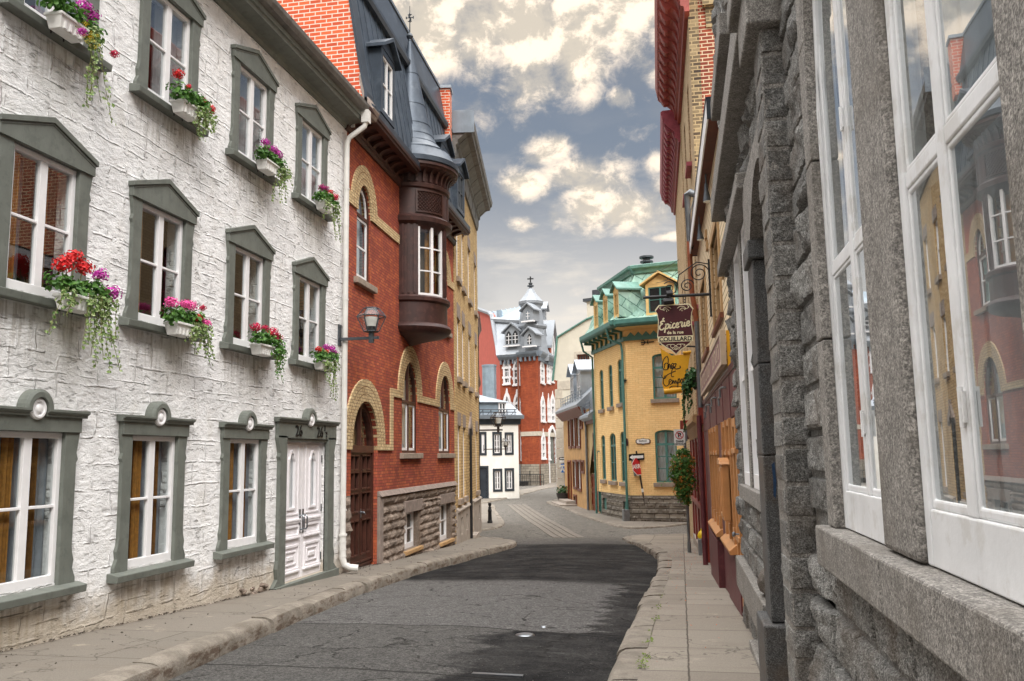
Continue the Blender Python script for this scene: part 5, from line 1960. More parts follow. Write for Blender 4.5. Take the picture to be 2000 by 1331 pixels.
for (px, py, rch, H, lab, kk) in ((941, 843, .75, .62, 'brown lantern on the far corner of the tan building, nearer of the two there', 1.05), (944, 892, .62, .40, 'small brown lantern beyond the tan building, lower of the two there', .62)):
    s_ = T.s(px, py)
    s_ = min(s_, TE - .08)
    lantern(T, s_ if kk > .8 else TE + 2.2, T.z(px, py) if kk > .8 else .33, rch if kk > .8 else .9, H, lab, 'lantern_brown', k_=kk)

# next house round the bend: only a sliver of brown brick with wooden cornices
N_ = Fr(*T.P(TE + .02, 0, -.10)[:2], 12.0)
root = thing('brown_brick_house', 'narrow sliver of dark brown brick house with wooden cornices beyond the tan building', 'house', N_.P(2, zg(36), 0))
m = MB()
m.box(N_, 0, 4, -3, 5.6, -6, 0)
m.build('wall', MATS['brick_brown'], root)
m = MB()
pr = [(-.02, 5.2), (.05, 5.2), (.14, 5.45), (.18, 5.5), (.18, 5.62), (-.02, 5.62)]
m.sweep(N_, pr, 0, 4)
m.sweep(N_, [(-.02, 3.0), (.06, 3.0), (.12, 3.15), (.12, 3.3), (-.02, 3.3)], .4, 4)
m.box(N_, .5, 2.4, 3.3, 5.1, 0, .08)
m.build('cornice', MATS['trim_brown'], root)
m = MB()
m.box(N_, .6, 1.2, -2.7, -.2, -.01, .03)
m.build('door', MATS['lantern_grey'], root)
m = MB()
m.tube([N_.P(.25, -2.7, .08), N_.P(.25, 5.1, .08)], .045, 8)
m.build('downpipe', MATS['black_paint'], root)
# bollard
p = gnd(957, 1022)
root = thing('bollard', 'black iron bollard with a ball top on the far left pavement', 'bollard', p)
m = MB()
z = p.z
m.lathe((p.x, p.y), [(.11, z), (.11, z + .08), (.085, z + .10), (.075, z + .45), (.085, z + .48), (.085, z + .54), (.07, z + .56), (.065, z + .66), (.045, z + .68), (.04, z + .70)], 14)
m.build('post', MATS['black_paint'], root, smooth=True)
m = MB()
m.lathe((p.x, p.y), [(.03, z + .69), (.06, z + .71), (.075, z + .77), (.06, z + .83), (.0, z + .85)], 14)
m.build('ball', MATS['black_paint'], root, smooth=True)
# ---------------------------------------------------------------- yellow corner house with the green mansard
def hp(px, Y):
    r = ray(px, 888)
    return r.x * Y / r.y, Y


def fpx(xa, Ya, xb, Yb):
    ax, ay = hp(xa, Ya)
    bx_, by_ = hp(xb, Yb)
    return fr2(ax, ay, bx_, by_)


yc = gnd(1233, 1018)
YL = Fr(yc.x, yc.y, 18 + 180)          # street side; s runs back towards the camera, so negative s is farther
YL = fr2(*gnd(1168, 1003)[:2], yc.x, yc.y)
LL = math.hypot(yc.x - YL.o.x, yc.y - YL.o.y)
YR = Fr(yc.x, yc.y, -104)
root = thing('yellow_house', 'yellow painted brick corner house with green copper mansard roof and teal windows', 'house', (yc.x, yc.y, zg(36)))
zE = YL.z(1226, 662)                   # wall top
zB = YR.z(1240, 968)                   # stone base top


def px_rect(F, xl, xr, yt, yb):
    a, b = F.at(xl, yb), F.at(xr, yb)
    zt = (F.z(xl, yt) + F.z(xr, yt)) / 2
    return a[0], b[0], (a[1] + b[1]) / 2, zt


WL = [(1173, 1180, 722, 800), (1190.5, 1198, 712, 795), (1208.5, 1217, 701, 788)]
WL2 = [(1176.5, 1184, 850, 937), (1193, 1205, 846, 940), (1214, 1224, 843, 942)]
DL = (1169.5, 1176, 880, 999)
BL = [(1179, 1186, 973, 996), (1218.5, 1226, 980, 1004)]
WR = [(1276, 1322, 690, 779), (1282, 1325, 840, 943)]
hl, hr = [], []
sL = []
for q in WL + WL2:
    s0, s1, z0, z1 = px_rect(YL, *q)
    rise = (s1 - s0) * .28
    h = arched(s0, s1, z0, z1 - rise, rise, 8)
    hl.append(h)
    sL.append(h)
s0, s1, z0, z1 = px_rect(YL, *DL)
dh = arched(s0, s1, -2.6, z1 - .1, .1, 6)
hl.append(dh)
sR = []
for q in WR:
    s0, s1, z0, z1 = px_rect(YR, *q)
    h = arched(s0, s1, z0, z1 - .14, .14, 10)
    hr.append(h)
    sR.append(h)
RL = 9.0
m = MB()
m.wall(YL, [(0, zB), (LL, zB), (LL, zE + .9), (0, zE + .9)], [h for h in hl if h[0][1] > zB], .14)
m.wall(YR, [(0, zB), (RL, zB), (RL, zE + .9), (0, zE + .9)], hr, .14)
m.box(YL, 0, LL - .3, -2.9, zE + .8, -7, -6.9)
m.box(YL, 0, .05, -2.9, zE + .8, -7, -.2)
m.build('wall', MATS['brick_yellow'], root)
m = MB()
m.box(YL, .3, LL - .3, -1, zE, -3.2, -3.0)
m.box(YL, .3, LL - .3, 1.9, 2.1, -3.0, -.2)
m.build('room', MATS['room'], root)
m = MB()
bl = []
for q in BL:
    s0, s1, z0, z1 = px_rect(YL, *q)
    bl.append(rect(s0, s1, z0, z1))
rock(m, YR, 0.0, RL, -3, zB - .02, .27, .6, .05, .05, .09, 21, o=.03)
rock(m, YL, .9, bl[0][0][0], -3, zB - .02, .27, .6, .05, .05, .09, 22, o=.03)
rock(m, YL, bl[0][1][0], bl[1][0][0], -3, zB - .02, .27, .6, .05, .05, .09, 22, o=.03)
rock(m, YL, bl[1][1][0], LL + .06, -3, zB - .02, .27, .6, .05, .05, .09, 23, o=.03)
m.wall(YL, rect(dh[1][0], LL, -3, zB), bl, .2, .02)
m.wall(YR, rect(0, RL, -3, zB), [], .2, .02)
m.build('stone_base', MATS['stone_rubble'], root)
for h in bl:
    m = MB()
    m.box(YL, h[0][0] + .002, h[1][0] - .002, h[0][1], h[2][1], -.1, -.05)
    m.build('shutter', MATS['trim_teal'], root)
for F, hs, two in ((YL, sL, 1), (YR, sR, 2)):
    for i, h in enumerate(hs):
        c, a = (h[0][0] + h[1][0]) / 2, (h[1][0] - h[0][0]) / 2
        w = sash(F, root, 'win', h, MATS['trim_teal'], MATS['glass'], -.05, fw=.07 if two == 2 else .06, th=.07, mull=.09, munt=.04, cols=2, rows=3 if two == 2 else 2, zs=h[2][1] - (.45 if two == 2 else .3))
        curtain(F, w, h[0][0] + .03, h[1][0] - .03, h[0][1], h[2][1] + .05, -.25, MATS['sheer_white'], .02, 5)
        m = MB()
        m.box(F, h[0][0] - .1, h[1][0] + .1, h[0][1] - .17, h[0][1] - .003, -.12, .10)
        m.build('sill', MATS['sill_stone'], w, bevel=.01)
m = MB()
m.ring(YL, [(x, z) for x, z in dh], [(dh[0][0] + .07 + (x - dh[0][0]) * .8, z if z < -2 else z - .07) for x, z in dh], -.14, .0)
m.box(YL, dh[0][0], dh[1][0], -2.7, dh[2][1] - .55, -.16, -.08)
dr = m.build('door', MATS['trim_teal'], root)
m = MB()
m.box(YL, dh[0][0] + .1, dh[1][0] - .1, dh[2][1] - .5, dh[2][1] + .02, -.14, -.10)
m.build('pane', MATS['glass_far'], dr)
# eave: frieze with scalloped board, brackets, gutter
zc = zE
ecl = MB()
for F, s0, s1, m0, m1 in ((YL, -.1, LL, 0, 1), (YR, 0, RL, -1, 0)):
    k0 = .72
    ecl.sweep(F, [(-.02, zc - .05), (.08, zc - .05), (.10, zc + .12), (-.02, zc + .12)], s0, s1, m0 * k0, m1 * k0)
    ecl.sweep(F, [(.38, zc + .50), (.62, zc + .55), (.66, zc + .62), (.66, zc + .80), (.60, zc + .82), (.56, zc + .70), (.38, zc + .66)], s0, s1, m0 * k0, m1 * k0)
n = 26
for i in range(n):
    s = .1 + (RL - .2) * i / n
    w_ = (RL - .2) / n
    ecl.prism(YR, [(s, zc + .12), (s + w_, zc + .12), (s + w_ / 2, zc + .30)], .03, .09)
ev_br = []
for i in range(7):
    s = .15 + (LL - .5) * i / 6
    ecl_ = ecl
    ecl = MB()
    ev_br.append(ecl)
    ecl.prism(YL, [(s, zc + .05), (s + .09, zc + .05), (s + .09, zc + .45), (s, zc + .45)], .02, .14)
    ecl.box(YL, s, s + .09, zc + .36, zc + .5, .02, .5)
    ecl = ecl_
ev = ecl.build('eave_trim', MATS['trim_teal'], root)
for b_ in ev_br:
    b_.build('bracket', MATS['trim_teal'], ev)
m = MB()
for F, s0, s1, m0, m1 in ((YL, -.1, LL, 0, 1), (YR, 0, RL, -1, 0)):
    m.sweep(F, [(-.02, zc + .12), (.03, zc + .12), (.03, zc + .40), (.40, zc + .50), (.40, zc + .62), (-.02, zc + .64)], s0, s1, m0 * .72, m1 * .72)
m.build('soffit', MATS['trim_yellow'], ev)
# mansard: bell-cast, both sides mitred at the corner
zt = YL.z(1243, 527, -.9)
z0 = zc + .80
pr = [(.66, z0), (.42, z0 + .10), (.18, z0 + .40), (.02, z0 + .85), (-.55, zt - .28), (-.62, zt - .25), (-.62, z0 - .1), (.5, z0 - .1)]
m = MB()
m.sweep(YL, pr, -.1, LL, 0, .72)
m.sweep(YR, pr, 0, RL, -.72, 0)
rf = m.build('mansard_roof', MATS['copper_roof'], root)
m = MB()
pr2 = [(-.62, zt - .34), (-.44, zt - .34), (-.40, zt - .16), (-.30, zt - .12), (-.30, zt), (-.36, zt + .03), (-4, zt + .25), (-4, zt - .3)]
m.sweep(YL, pr2, -.1, LL, 0, .72)
m.sweep(YR, pr2, 0, RL, -.72, 0)
m.build('roof_crown', MATS['copper_trim'], rf)
m = MB()
cpx = YR.s(1262, 560, -2.5)
m.box(YR, cpx - .75, cpx + 1.0, zt, zt + .38, -3.2, -2.4)
ch = m.build('chimney_base', MATS['grey_cornice'], rf)
m = MB()
p = YR.P(cpx - .02, 0, -2.8)
m.lathe((p.x, p.y), [(.16, zt + .3), (.16, zt + .62), (.3, zt + .64), (.3, zt + .70), (.16, zt + .72), (.16, zt + .8), (.33, zt + .84), (.33, zt + .92), (.0, zt + 1.0)], 16)
m.build('chimney_pot', MATS['lantern_grey'], ch, smooth=True)
for px_ in (1168, 1187, 1208.5):
    c = YL.s(px_, 620, .3)
    d = dormer(YL, root, c, .36, z0 + .12, z0 + 1.32, z0 + 1.62, .40, -.6, MATS['copper_roof'], MATS['copper_trim'], MATS['trim_yellow'], MATS['glass'], ov=.13, face=MATS['trim_yellow'])
c = YR.s(1293, 640, .3)
dormer(YR, root, c, .62, z0 + .1, z0 + 1.4, z0 + 1.85, .42, -.6, MATS['copper_roof'], MATS['trim_yellow'], MATS['trim_teal'], MATS['dark_pane'], ov=.2, face=MATS['trim_yellow'])
# down pipes
m = MB()
e = .10
m.tube([YL.P(LL - .62, zc + .62, .62), YL.P(LL - .60, zc + .1, .55), YL.P(LL - .30, zc - .15, e), YL.P(LL - .16, zc - .5, e), YL.P(LL - .16, -2.75, e)], .055, 10)
m.tube([YL.P(.0, zc + .62, .62), YL.P(.02, zc + .1, .5), YL.P(.12, zc - .2, e), YL.P(.12, -2.75, e)], .05, 10)
m.build('downpipe', MATS['trim_teal'], root, smooth=True)
m = MB()
m.box(YL, LL - .30, LL - .02, -2.8, -2.25, .04, .3)
m.build('pipe_shoe', MATS['galvanised'], root, bevel=.02)
# plaques and tie irons
m = MB()
s0, s1, z0_, z1_ = px_rect(YR, 1242, 1271, 857, 868)
cz = (z0_ + z1_) / 2
el = lambda k_: [((s0 + s1) / 2 + (s1 - s0) / 2 * k_ * x, cz + (z1_ - z0_) / 2 * k_ * 1.05 * y) for x, y in ((-1, -.45), (-.8, -.8), (-.35, -.85), (0, -1.1), (.35, -.85), (.8, -.8), (1, -.45), (1, .45), (.8, .8), (.35, .85), (0, 1.1), (-.35, .85), (-.8, .8), (-1, .45))]
m.prism(YR, el(1.0), .0, .03)
pq = m.build('plaque', MATS['sign_maroon'], root)
m = MB()
m.prism(YR, el(.86), .0, .035)
m.build('plaque_face', MATS['sign_white'], pq)
m = MB()
cx_ = (s0 + s1) / 2
sg_x = 1 if YR.d.x > 0 else -1
for (xa, xb, zz, hh) in ((-.05, .05, .12, .02), (-.17, .17, .01, .07), (-.28, .28, -.08, .018), (-.02, .02, -.14, .03)):
    n_ = int((xb - xa) / (hh * .7)) + 1
    for i in range(n_):
        x_ = cx_ + xa + (xb - xa) * i / n_
        m.box(YR, x_, x_ + hh * .35, cz + zz - hh / 2, cz + zz + hh / 2 * (1 if i % 3 else 1.5), .035, .038)
m.build('lettering', MATS['letter_black'], pq)
m = MB()
disc(YL, m, YL.s(1225.8, 864), YL.z(1225.8, 864), [(.16, 0), (.16, .03), (.001, .03)], .02)
m.build('plaque', MATS['sign_maroon'], root)
for F, px_, py_ in ((YR, 1262, 669), (YL, 1221, 744)):
    m = MB()
    s, z = F.at(px_, py_)
    m.tube([F.P(s - .22, z, .03), F.P(s + .35, z, .03)], .022, 6)
    for sg in (-1, 1):
        m.tube([F.P(s - .02, z, .03), F.P(s - .12, z + .1 * sg, .03), F.P(s - .2, z + .07 * sg, .03)], .018, 6)
        m.tube([F.P(s + .05, z, .03), F.P(s + .1, z + .09 * sg, .03)], .018, 6)
    m.build('tie_iron', MATS['black_paint'], root)

# ---------------------------------------------------------------- cream house with the brown garage door, and the ochre house
OX0 = fr2(*gnd(1104, 980)[:2], *gnd(1167, 1003)[:2])
OL = (YL.o - OX0.o).dot(OX0.d) - .02
sM = OX0.s(1147, 940)
root = thing('cream_house', 'narrow cream house with a brown panelled garage door beside the yellow house', 'house', OX0.P((sM + OL) / 2, zg(42), 0))
zW = OX0.z(1157, 820)
zO = OX0.z(1130, 802)
m = MB()
g0, g1, gz = OX0.s(1149.5, 990), OX0.s(1165, 990), OX0.z(1157, 926)
w0, w1, wz0, wz1 = px_rect(OX0, 1157, 1164.5, 848, 898)
m.wall(OX0, rect(sM, OL, -3, zW), [rect(w0, w1, wz0, wz1), rect(g0, g1, -2.9, gz)], .12, -.10)
m.body(OX0, sM, OL, -3, zW, 6, -.10)
m.build('wall', MATS['cream_render'], root)
m = MB()
m.box(OX0, g0, g1, -2.9, gz, -.25, -.2)
for i in range(2):
    for j in range(2):
        x0 = g0 + (g1 - g0) * (.06 + .48 * i)
        x1 = x0 + (g1 - g0) * .4
        zz0, zz1 = (-2.45, -1.75) if j == 0 else (-1.6, gz - .1)
        m.ring(OX0, rect(x0, x1, zz0, zz1), rect(x0 + .06, x1 - .06, zz0 + .06, zz1 - .06), -.2, -.15)
m.build('garage_door', MATS['garage_brown'], root)
m = MB()
m.ring(OX0, rect(w0 - .08, w1 + .08, wz0 - .1, wz1 + .08), rect(w0, w1, wz0, wz1), -.16, -.05)
cs = m.build('casing', MATS['trim_brown'], root)
w = sash(OX0, root, 'w', rect(w0 + .002, w1 - .002, wz0, wz1), MATS['white_paint'], MATS['glass_far'], -.16, rows=3)
curtain(OX0, w, w0, w1, wz0, wz1, -.4, MATS['sheer_white'])
m = MB()
m.sweep(OX0, [(-.1, zW), (.12, zW - .02), (.32, zW + .1), (.32, zW + .22), (-.3, zW + .6), (-3, zW + 2.2), (-3, zW)], sM - .05, OL)
m.prism(OX0, [(sM - .02, zW + .2), (OL, zW + .2), (OL, zW + 2.05), (sM + .25, zW + 1.35)], -2.5, -.2)
rf = m.build('roof', MATS['zinc'], root)
m = MB()
zz = zW + .55
for i in range(3):
    m.tube([OX0.P(sM + 1.2, zz + i * .16, .18), OX0.P(OL, zz + i * .16, .18)], .018, 6)
for i in range(3):
    m.tube([OX0.P(sM + 1.2 + i * 1.0, zW + .2, .18), OX0.P(sM + 1.2 + i * 1.0, zz + .36, .18)], .018, 6)
m.build('snow_guard', MATS['zinc_dark'], rf)
m = MB()
m.box(OX0, sM, OL, zW - .18, zW, -.1, .05)
m.build('fascia', MATS['trim_brown'], root)
m = MB()
m.tube([OX0.P(sM + .12, zO + .1, .25), OX0.P(sM + .15, zW + .2, .1), OX0.P(sM + .2, zW - .3, .03), OX0.P(sM + .2, -2.7, .03)], .06, 10)
m.build('downpipe', MATS['galvanised'], root, smooth=True)
root = thing('ochre_house', 'ochre rendered house with brown trimmed windows, grey metal dormers and front steps', 'house', OX0.P(sM / 2, zg(48), 0))
ow = [(1112, 1116.5, 822, 872), (1119, 1124.5, 819, 871), (1128, 1134.5, 816, 871), (1121.5, 1127, 902, 951), (1130, 1136, 902, 955), (1135, 1138.5, 815, 833), (1137.5, 1141.5, 903, 920), (1122.5, 1127, 970, 984)]
ws = [px_rect(OX0, *q) for q in ow]
d0, d1, dz0, dz1 = px_rect(OX0, 1112, 1117.5, 903, 980)
m = MB()
m.wall(OX0, rect(0, sM, -3, zO), [rect(*q) for q in ws] + [rect(d0, d1, -2.9, dz1)], .12)
m.body(OX0, 0, sM, -3, zO, 6)
m.build('wall', MATS['ochre_render'], root)
for q in ws:
    w = sash(OX0, root, 'w', rect(q[0] + .002, q[1] - .002, q[2], q[3]), MATS['white_paint'], MATS['glass_far'], -.05, rows=3, fw=.05)
    curtain(OX0, w, q[0], q[1], q[2], q[3], -.25, MATS['sheer_white'])
    m = MB()
    m.ring(OX0, rect(q[0] - .1, q[1] + .1, q[2] - .14, q[3] + .1), rect(*q), -.05, .06)
    m.build('casing', MATS['trim_brown'], w)
m = MB()
m.ring(OX0, rect(d0 - .1, d1 + .1, -2.9, dz1 + .1), rect(d0, d1, -2.9, dz1), -.05, .06)
m.box(OX0, d0, d1, -2.9, dz1, -.2, -.1)
m.build('door', MATS['garage_brown'], root)
m = MB()
m.box(OX0, d0 - .6, d1 + 1.4, -2.9, -2.42, .0, .55)
m.box(OX0, d0 - .6, d1 + 1.8, -2.9, -2.58, .0, .95)
m.build('steps', MATS['concrete_base'], root, bevel=.02)
m = MB()
m.sweep(OX0, [(-.1, zO), (.05, zO - .1), (.4, zO + .1), (.45, zO + .2), (-.8, zO + 1.3), (-3, zO + 1.5), (-3, zO)], -.35, sM)
rf = m.build('roof', MATS['zinc'], root)
m = MB()
m.sweep(OX0, [(-.05, zO - .35), (.05, zO - .35), (.38, zO + .02), (.38, zO + .1), (-.05, zO)], -.3, sM)
m.build('eave', MATS['trim_brown'], root)
m = MB()
for i in range(4):
    m.tube([OX0.P(-.2, zO + .45 + i * .17, .1), OX0.P(sM - .2, zO + .45 + i * .17, .1)], .02, 6)
for i in range(9):
    m.tube([OX0.P(-.2 + i * (sM) / 8.5, zO + .3, .1), OX0.P(-.2 + i * sM / 8.5, zO + .98, .1)], .02, 6)
m.build('snow_guard', MATS['zinc_dark'], rf)
for px_, hw in ((1124, .62), (1137, .7)):
    c = OX0.s(px_, 760, -.4)
    d = dormer(OX0, root, c, hw, zO + .5, zO + 2.2, zO + 2.75, -.2, -2.4, MATS['zinc'], MATS['zinc'], MATS['white_paint'], MATS['glass_far'], ov=.2)

# pot with a shrub and a folding chair by the steps
p = gnd(1101, 982)
root = thing('flower_pot', 'dark round flower pot with orange flowers beside the ochre house steps', 'plant pot', p)
m = MB()
m.lathe((p.x, p.y), [(.28, p.z), (.42, p.z + .5), (.44, p.z + .55), (.38, p.z + .55), (.3, p.z + .45), (0, p.z + .45)], 16)
m.build('pot', MATS['pot_dark'], root, smooth=True)
m = MB()
leaf_cluster(m, (p.x, p.y, p.z + .72), (.4, .4, .25), 90, .15, random.Random(3))
m.build('foliage', MATS['leaf_dark'], root)
m = MB()
rn = random.Random(5)
for _ in range(9):
    bloom(m, (p.x + rn.uniform(-.35, .35), p.y + rn.uniform(-.35, .1), p.z + .85 + rn.uniform(-.1, .12)), .06, rn, 10)
m.build('blossom', MATS['petal_orange'], root)
p = gnd(1109, 979)
root = thing('garden_chair', 'small dark blue garden chair by the ochre house steps', 'chair', p)
m = MB()
for dx in (-.2, .2):
    for dy in (-.2, .2):
        m.tube([p + Vector((dx, dy, 0)), p + Vector((dx * .9, dy * .9, .45))], .02, 6)
m.build('leg', MATS['black_paint'], root)
m = MB()
m.abox(p.x - .23, p.x + .23, p.y - .23, p.y + .23, p.z + .45, p.z + .48)
m.build('seat', MATS['lantern_grey'], root)
m = MB()
m.hexa([p + Vector(v) for v in ((-.23, .2, .48), (.23, .2, .48), (.23, .23, .48), (-.23, .23, .48), (-.23, .32, .95), (.23, .32, .95), (.23, .35, .95), (-.23, .35, .95))])
m.build('backrest', MATS['sign_blue'], root)

# ---------------------------------------------------------------- big pale gabled building
GY = 54.0
GB = fpx(1086, GY, 1200, GY - 1.5)
root = thing('gabled_building', 'large plain beige gabled building with stone quoins and a big dark window', 'building', GB.P(3, zg(54), 0))
pts = [(1098, 1010), (1200, 1010), (1200, 606), (1146, 624), (1089, 659), (1086, 690), (1080, 742), (1098, 746)]
P2 = [GB.at(*q) for q in pts]
wq = px_rect(GB, 1128, 1153, 692, 740)
m = MB()
m.wall(GB, P2, [rect(*wq)], .3)
pts_side = [GB.P(*P2[0]), GB.P(*P2[0], -12), GB.P(P2[7][0], P2[7][1], -12), GB.P(*P2[7])]
m.add(pts_side, [(0, 1, 2, 3)])
for i in range(2, 7):
    m.add([GB.P(*P2[i]), GB.P(*P2[i], -14), GB.P(P2[i + 1][0], P2[i + 1][1], -14), GB.P(*P2[i + 1])], [(0, 1, 2, 3)])
m.build('wall', MATS['beige_render'], root)
m = MB()
for i in range(14):
    z = -2.6 + i * .62
    w_ = .62 if i % 2 else .42
    if z + .6 < GB.z(1098, 745):
        m.box(GB, P2[0][0] - .32, P2[0][0] - .3 + w_ + .1, z, z + .6, -.5, .02)
m.box(GB, P2[7][0] - .35, P2[7][0] + .55, GB.z(1098, 762), GB.z(1098, 744), -.5, .03)
m.build('quoin', MATS['quoin'], root, bevel=.015)
m = MB()
m.box(GB, P2[0][0] + .3, P2[0][0] + 2.5, -2.8, GB.z(1104, 934), -.1, .015)
m.build('stone_base', MATS['quoin'], root)
m = MB()
e = [(1146, 624), (1089, 659), (1086, 690), (1080, 745)]
m.tube([GB.P(*GB.at(*q), .05) for q in [(1200, 604)] + e], .07, 8)
m.build('verge_trim', MATS['copper_trim'], root)
w = sash(GB, root, 'w', rect(*wq), MATS['trim_brown'], MATS['dark_pane'], -.1, fw=.08, cols=5, rows=4, munt=.05, mull=.05)
m = MB()
m.ring(GB, rect(wq[0] - .18, wq[1] + .18, wq[2] - .18, wq[3] + .18), rect(*wq), -.05, .05)
m.build('stone_surround', MATS['quoin'], w)
m = MB()
c0, c1 = GB.at(1147, 640), GB.at(1182, 572)
m.box(GB, c0[0], c1[0], c0[1] - 1, GB.z(1160, 588), -1.4, -.02)
ch = m.build('chimney', MATS['beige_render'], root)
m = MB()
m.box(GB, c0[0] - .2, c1[0] + .1, GB.z(1160, 588), GB.z(1160, 582), -1.5, .12)
m.box(GB, GB.s(1155, 575), GB.s(1185, 575), GB.z(1160, 576), GB.z(1160, 566), -1.0, -.1)
m.box(GB, GB.s(1163, 575), GB.s(1172, 575), GB.z(1160, 582), GB.z(1160, 576), -.8, -.3)
m.build('chimney_cap', MATS['lantern_grey'], ch)

# ---------------------------------------------------------------- small white cottage at the bend
CT = fpx(930, 55.0, 1013, 56.4)
CLn = CT.s(1013, 888)
root = thing('white_cottage', 'small white rendered cottage with black window surrounds and grey metal roof', 'house', CT.P(2, zg(56), 0))
zc = CT.z(980, 829)
cw = [(963, 979, 845, 888), (987, 1002, 846, 887), (964, 980, 917, 959), (987, 1003, 916, 958), (938, 949, 845, 888)]
ws = [px_rect(CT, q[0] + 2.6, q[1] - 2.4, q[2] + 3.2, q[3] - 2.8) for q in cw]
dq = px_rect(CT, 938, 951, 914, 972)
m = MB()
m.wall(CT, rect(-3, CLn, -3, zc), [rect(*q) for q in ws] + [rect(*dq)], .1)
m.body(CT, -3, CLn, -3, zc, 6)
m.build('wall', MATS['pale_render'], root)
for q in ws:
    w = sash(CT, root, 'w', rect(q[0] + .002, q[1] - .002, q[2], q[3]), MATS['white_paint'], MATS['glass_far'], -.04, cols=2, rows=3, fw=.06, munt=.035, mull=.09)
    curtain(CT, w, q[0], q[1], q[2], q[3], -.3, MATS['sheer_grey'])
    m = MB()
    m.ring(CT, rect(q[0] - .13, q[1] + .13, q[2] - .15, q[3] + .15), rect(*q), -.03, .04)
    m.build('casing', MATS['slate_trim'], w)
m = MB()
m.box(CT, dq[0], dq[1], dq[2] - .2, dq[3], -.09, -.03)
m.ring(CT, rect(dq[0] - .12, dq[1] + .12, dq[2] - .3, dq[3] + .12), rect(dq[0], dq[1], dq[2], dq[3]), -.03, .05)
m.build('door', MATS['slate_trim'], root)
m = MB()
m.sweep(CT, [(-.02, zc - .02), (.10, zc - .02), (.26, zc + .35), (-.02, zc + .35)], -3, CLn + .12)
m.build('frieze', MATS['slate_trim'], root)
m = MB()
m.sweep(CT, [(.40, zc + .34), (.46, zc + .40), (.46, zc + .52), (-2.2, zc + 1.5), (-6, zc + .5), (-.1, zc + .34)], -3, CLn + .25)
rf = m.build('roof', MATS['zinc'], root)
m = MB()
m.sweep(CT, [(.40, zc + .33), (.47, zc + .34), (.49, zc + .58), (.40, zc + .58)], -3, CLn + .27)
m.build('gutter', MATS['zinc_dark'], root)
m = MB()
m.tube([CT.P(-3, zc + .95, .3), CT.P(CLn - .2, zc + .95, .3)], .03, 6)
m.tube([CT.P(-3, zc + .78, .3), CT.P(CLn - .2, zc + .78, .3)], .03, 6)
for i in range(9):
    s = CLn - .3 - i * .55
    m.tube([CT.P(s, zc + .5, .3), CT.P(s, zc + .95, .3)], .025, 6)
    m.tube([CT.P(s, zc + .92, .3), CT.P(s - .25, zc + .6, .3)], .02, 6)
m.build('snow_guard', MATS['lantern_grey'], rf)
q = px_rect(CT, 940, 986, 750, 811)
dz = zc + .55
m = MB()
s0, s1 = CT.s(943, 790), CT.s(988.5, 790)
zd = CT.z(970, 786)
m.box(CT, s0 - 2, s1, dz, zd, -3.5, -.15)
dm = m.build('dormer', MATS['roof_blue'], root)
m = MB()
P = CT.P
zt_ = zd
m.add([P(s0 - 2.2, zt_, .1), P(s1 + .25, zt_, .1), P(s1 + .25, zt_, -4), P(s0 - 2.2, zt_, -4), P(s0 - 2.2, zt_ + .62, -1.6), P(s1 - 1.5, zt_ + .62, -1.6), P(s1 - 1.5, zt_ + .62, -3.2), P(s0 - 2.2, zt_ + .62, -3.2)], [(0, 1, 5, 4), (1, 2, 6, 5), (4, 5, 6, 7), (0, 1, 2, 3), (2, 3, 7, 6), (3, 0, 4, 7)])
m.build('roof', MATS['zinc'], dm)
wq2 = (CT.s(977, 790), CT.s(986, 790), CT.z(980, 810), CT.z(980, 789))
m = MB()
m.box(CT, wq2[0], wq2[1], wq2[2], wq2[3], -.16, -.10)
w = m.build('window', MATS['dark_pane'], dm)
m = MB()
m.ring(CT, rect(wq2[0] - .1, wq2[1] + .1, wq2[2] - .1, wq2[3] + .1), rect(*wq2), -.2, -.05)
m.box(CT, (wq2[0] + wq2[1]) / 2 - .04, (wq2[0] + wq2[1]) / 2 + .04, wq2[2], wq2[3], -.12, -.06)
m.box(CT, wq2[0], wq2[1], (wq2[2] + wq2[3]) / 2 - .03, (wq2[2] + wq2[3]) / 2 + .03, -.12, -.065)
m.build('frame', MATS['white_paint'], w)

# ---------------------------------------------------------------- convent with the corner tower
YT = 78.0
F0 = fpx(979, 80.3, 1019, 79.6)      # wing left of the tower
F1 = fpx(1019, 78.3, 1054, 77.6)     # front face of the tower
F2 = fpx(1054, 77.6, 1066, 80.6)     # splay
F3 = fpx(1066, 80.6, 1094, 86.0)     # entrance side
FG = fpx(925, 92, 979, 80.3)         # painted gable end
root = thing('convent', 'red brick convent with pointed white windows, grey mansard roof and corner tower', 'building', F1.P(1, zg(78), 0))
zev = F1.z(1037, 697)
zband, zbase = F1.z(1037, 848), F1.z(1037, 907)
lens = [math.hypot(*[(b - a) for a, b in zip(hp(x0, y0), hp(x1, y1))]) for x0, y0, x1, y1 in ((979, 80.3, 1019, 79.6), (1019, 78.3, 1054, 77.6), (1054, 77.6, 1066, 80.6), (1066, 80.6, 1094, 86.0), (925, 92, 979, 80.3))]
gw = {0: [(983.5, 997, 697, 750), (1003, 1016.5, 700, 751.5), (984, 998, 766, 820), (1004, 1018, 768, 818), (1012, 1019, 845, 898)],
      2: [(1055.5, 1063.5, 703, 748.5), (1056.5, 1064.5, 774, 823), (1057.5, 1065.5, 845, 895.5)],
      3: [(1068, 1073.5, 705, 748), (1075, 1081, 699, 746), (1069.5, 1074, 776, 823), (1075.5, 1084.5, 771, 823.5), (1071, 1074.5, 845, 897)]}
m = MB()
Fs = [F0, F1, F2, F3]
hs = {}
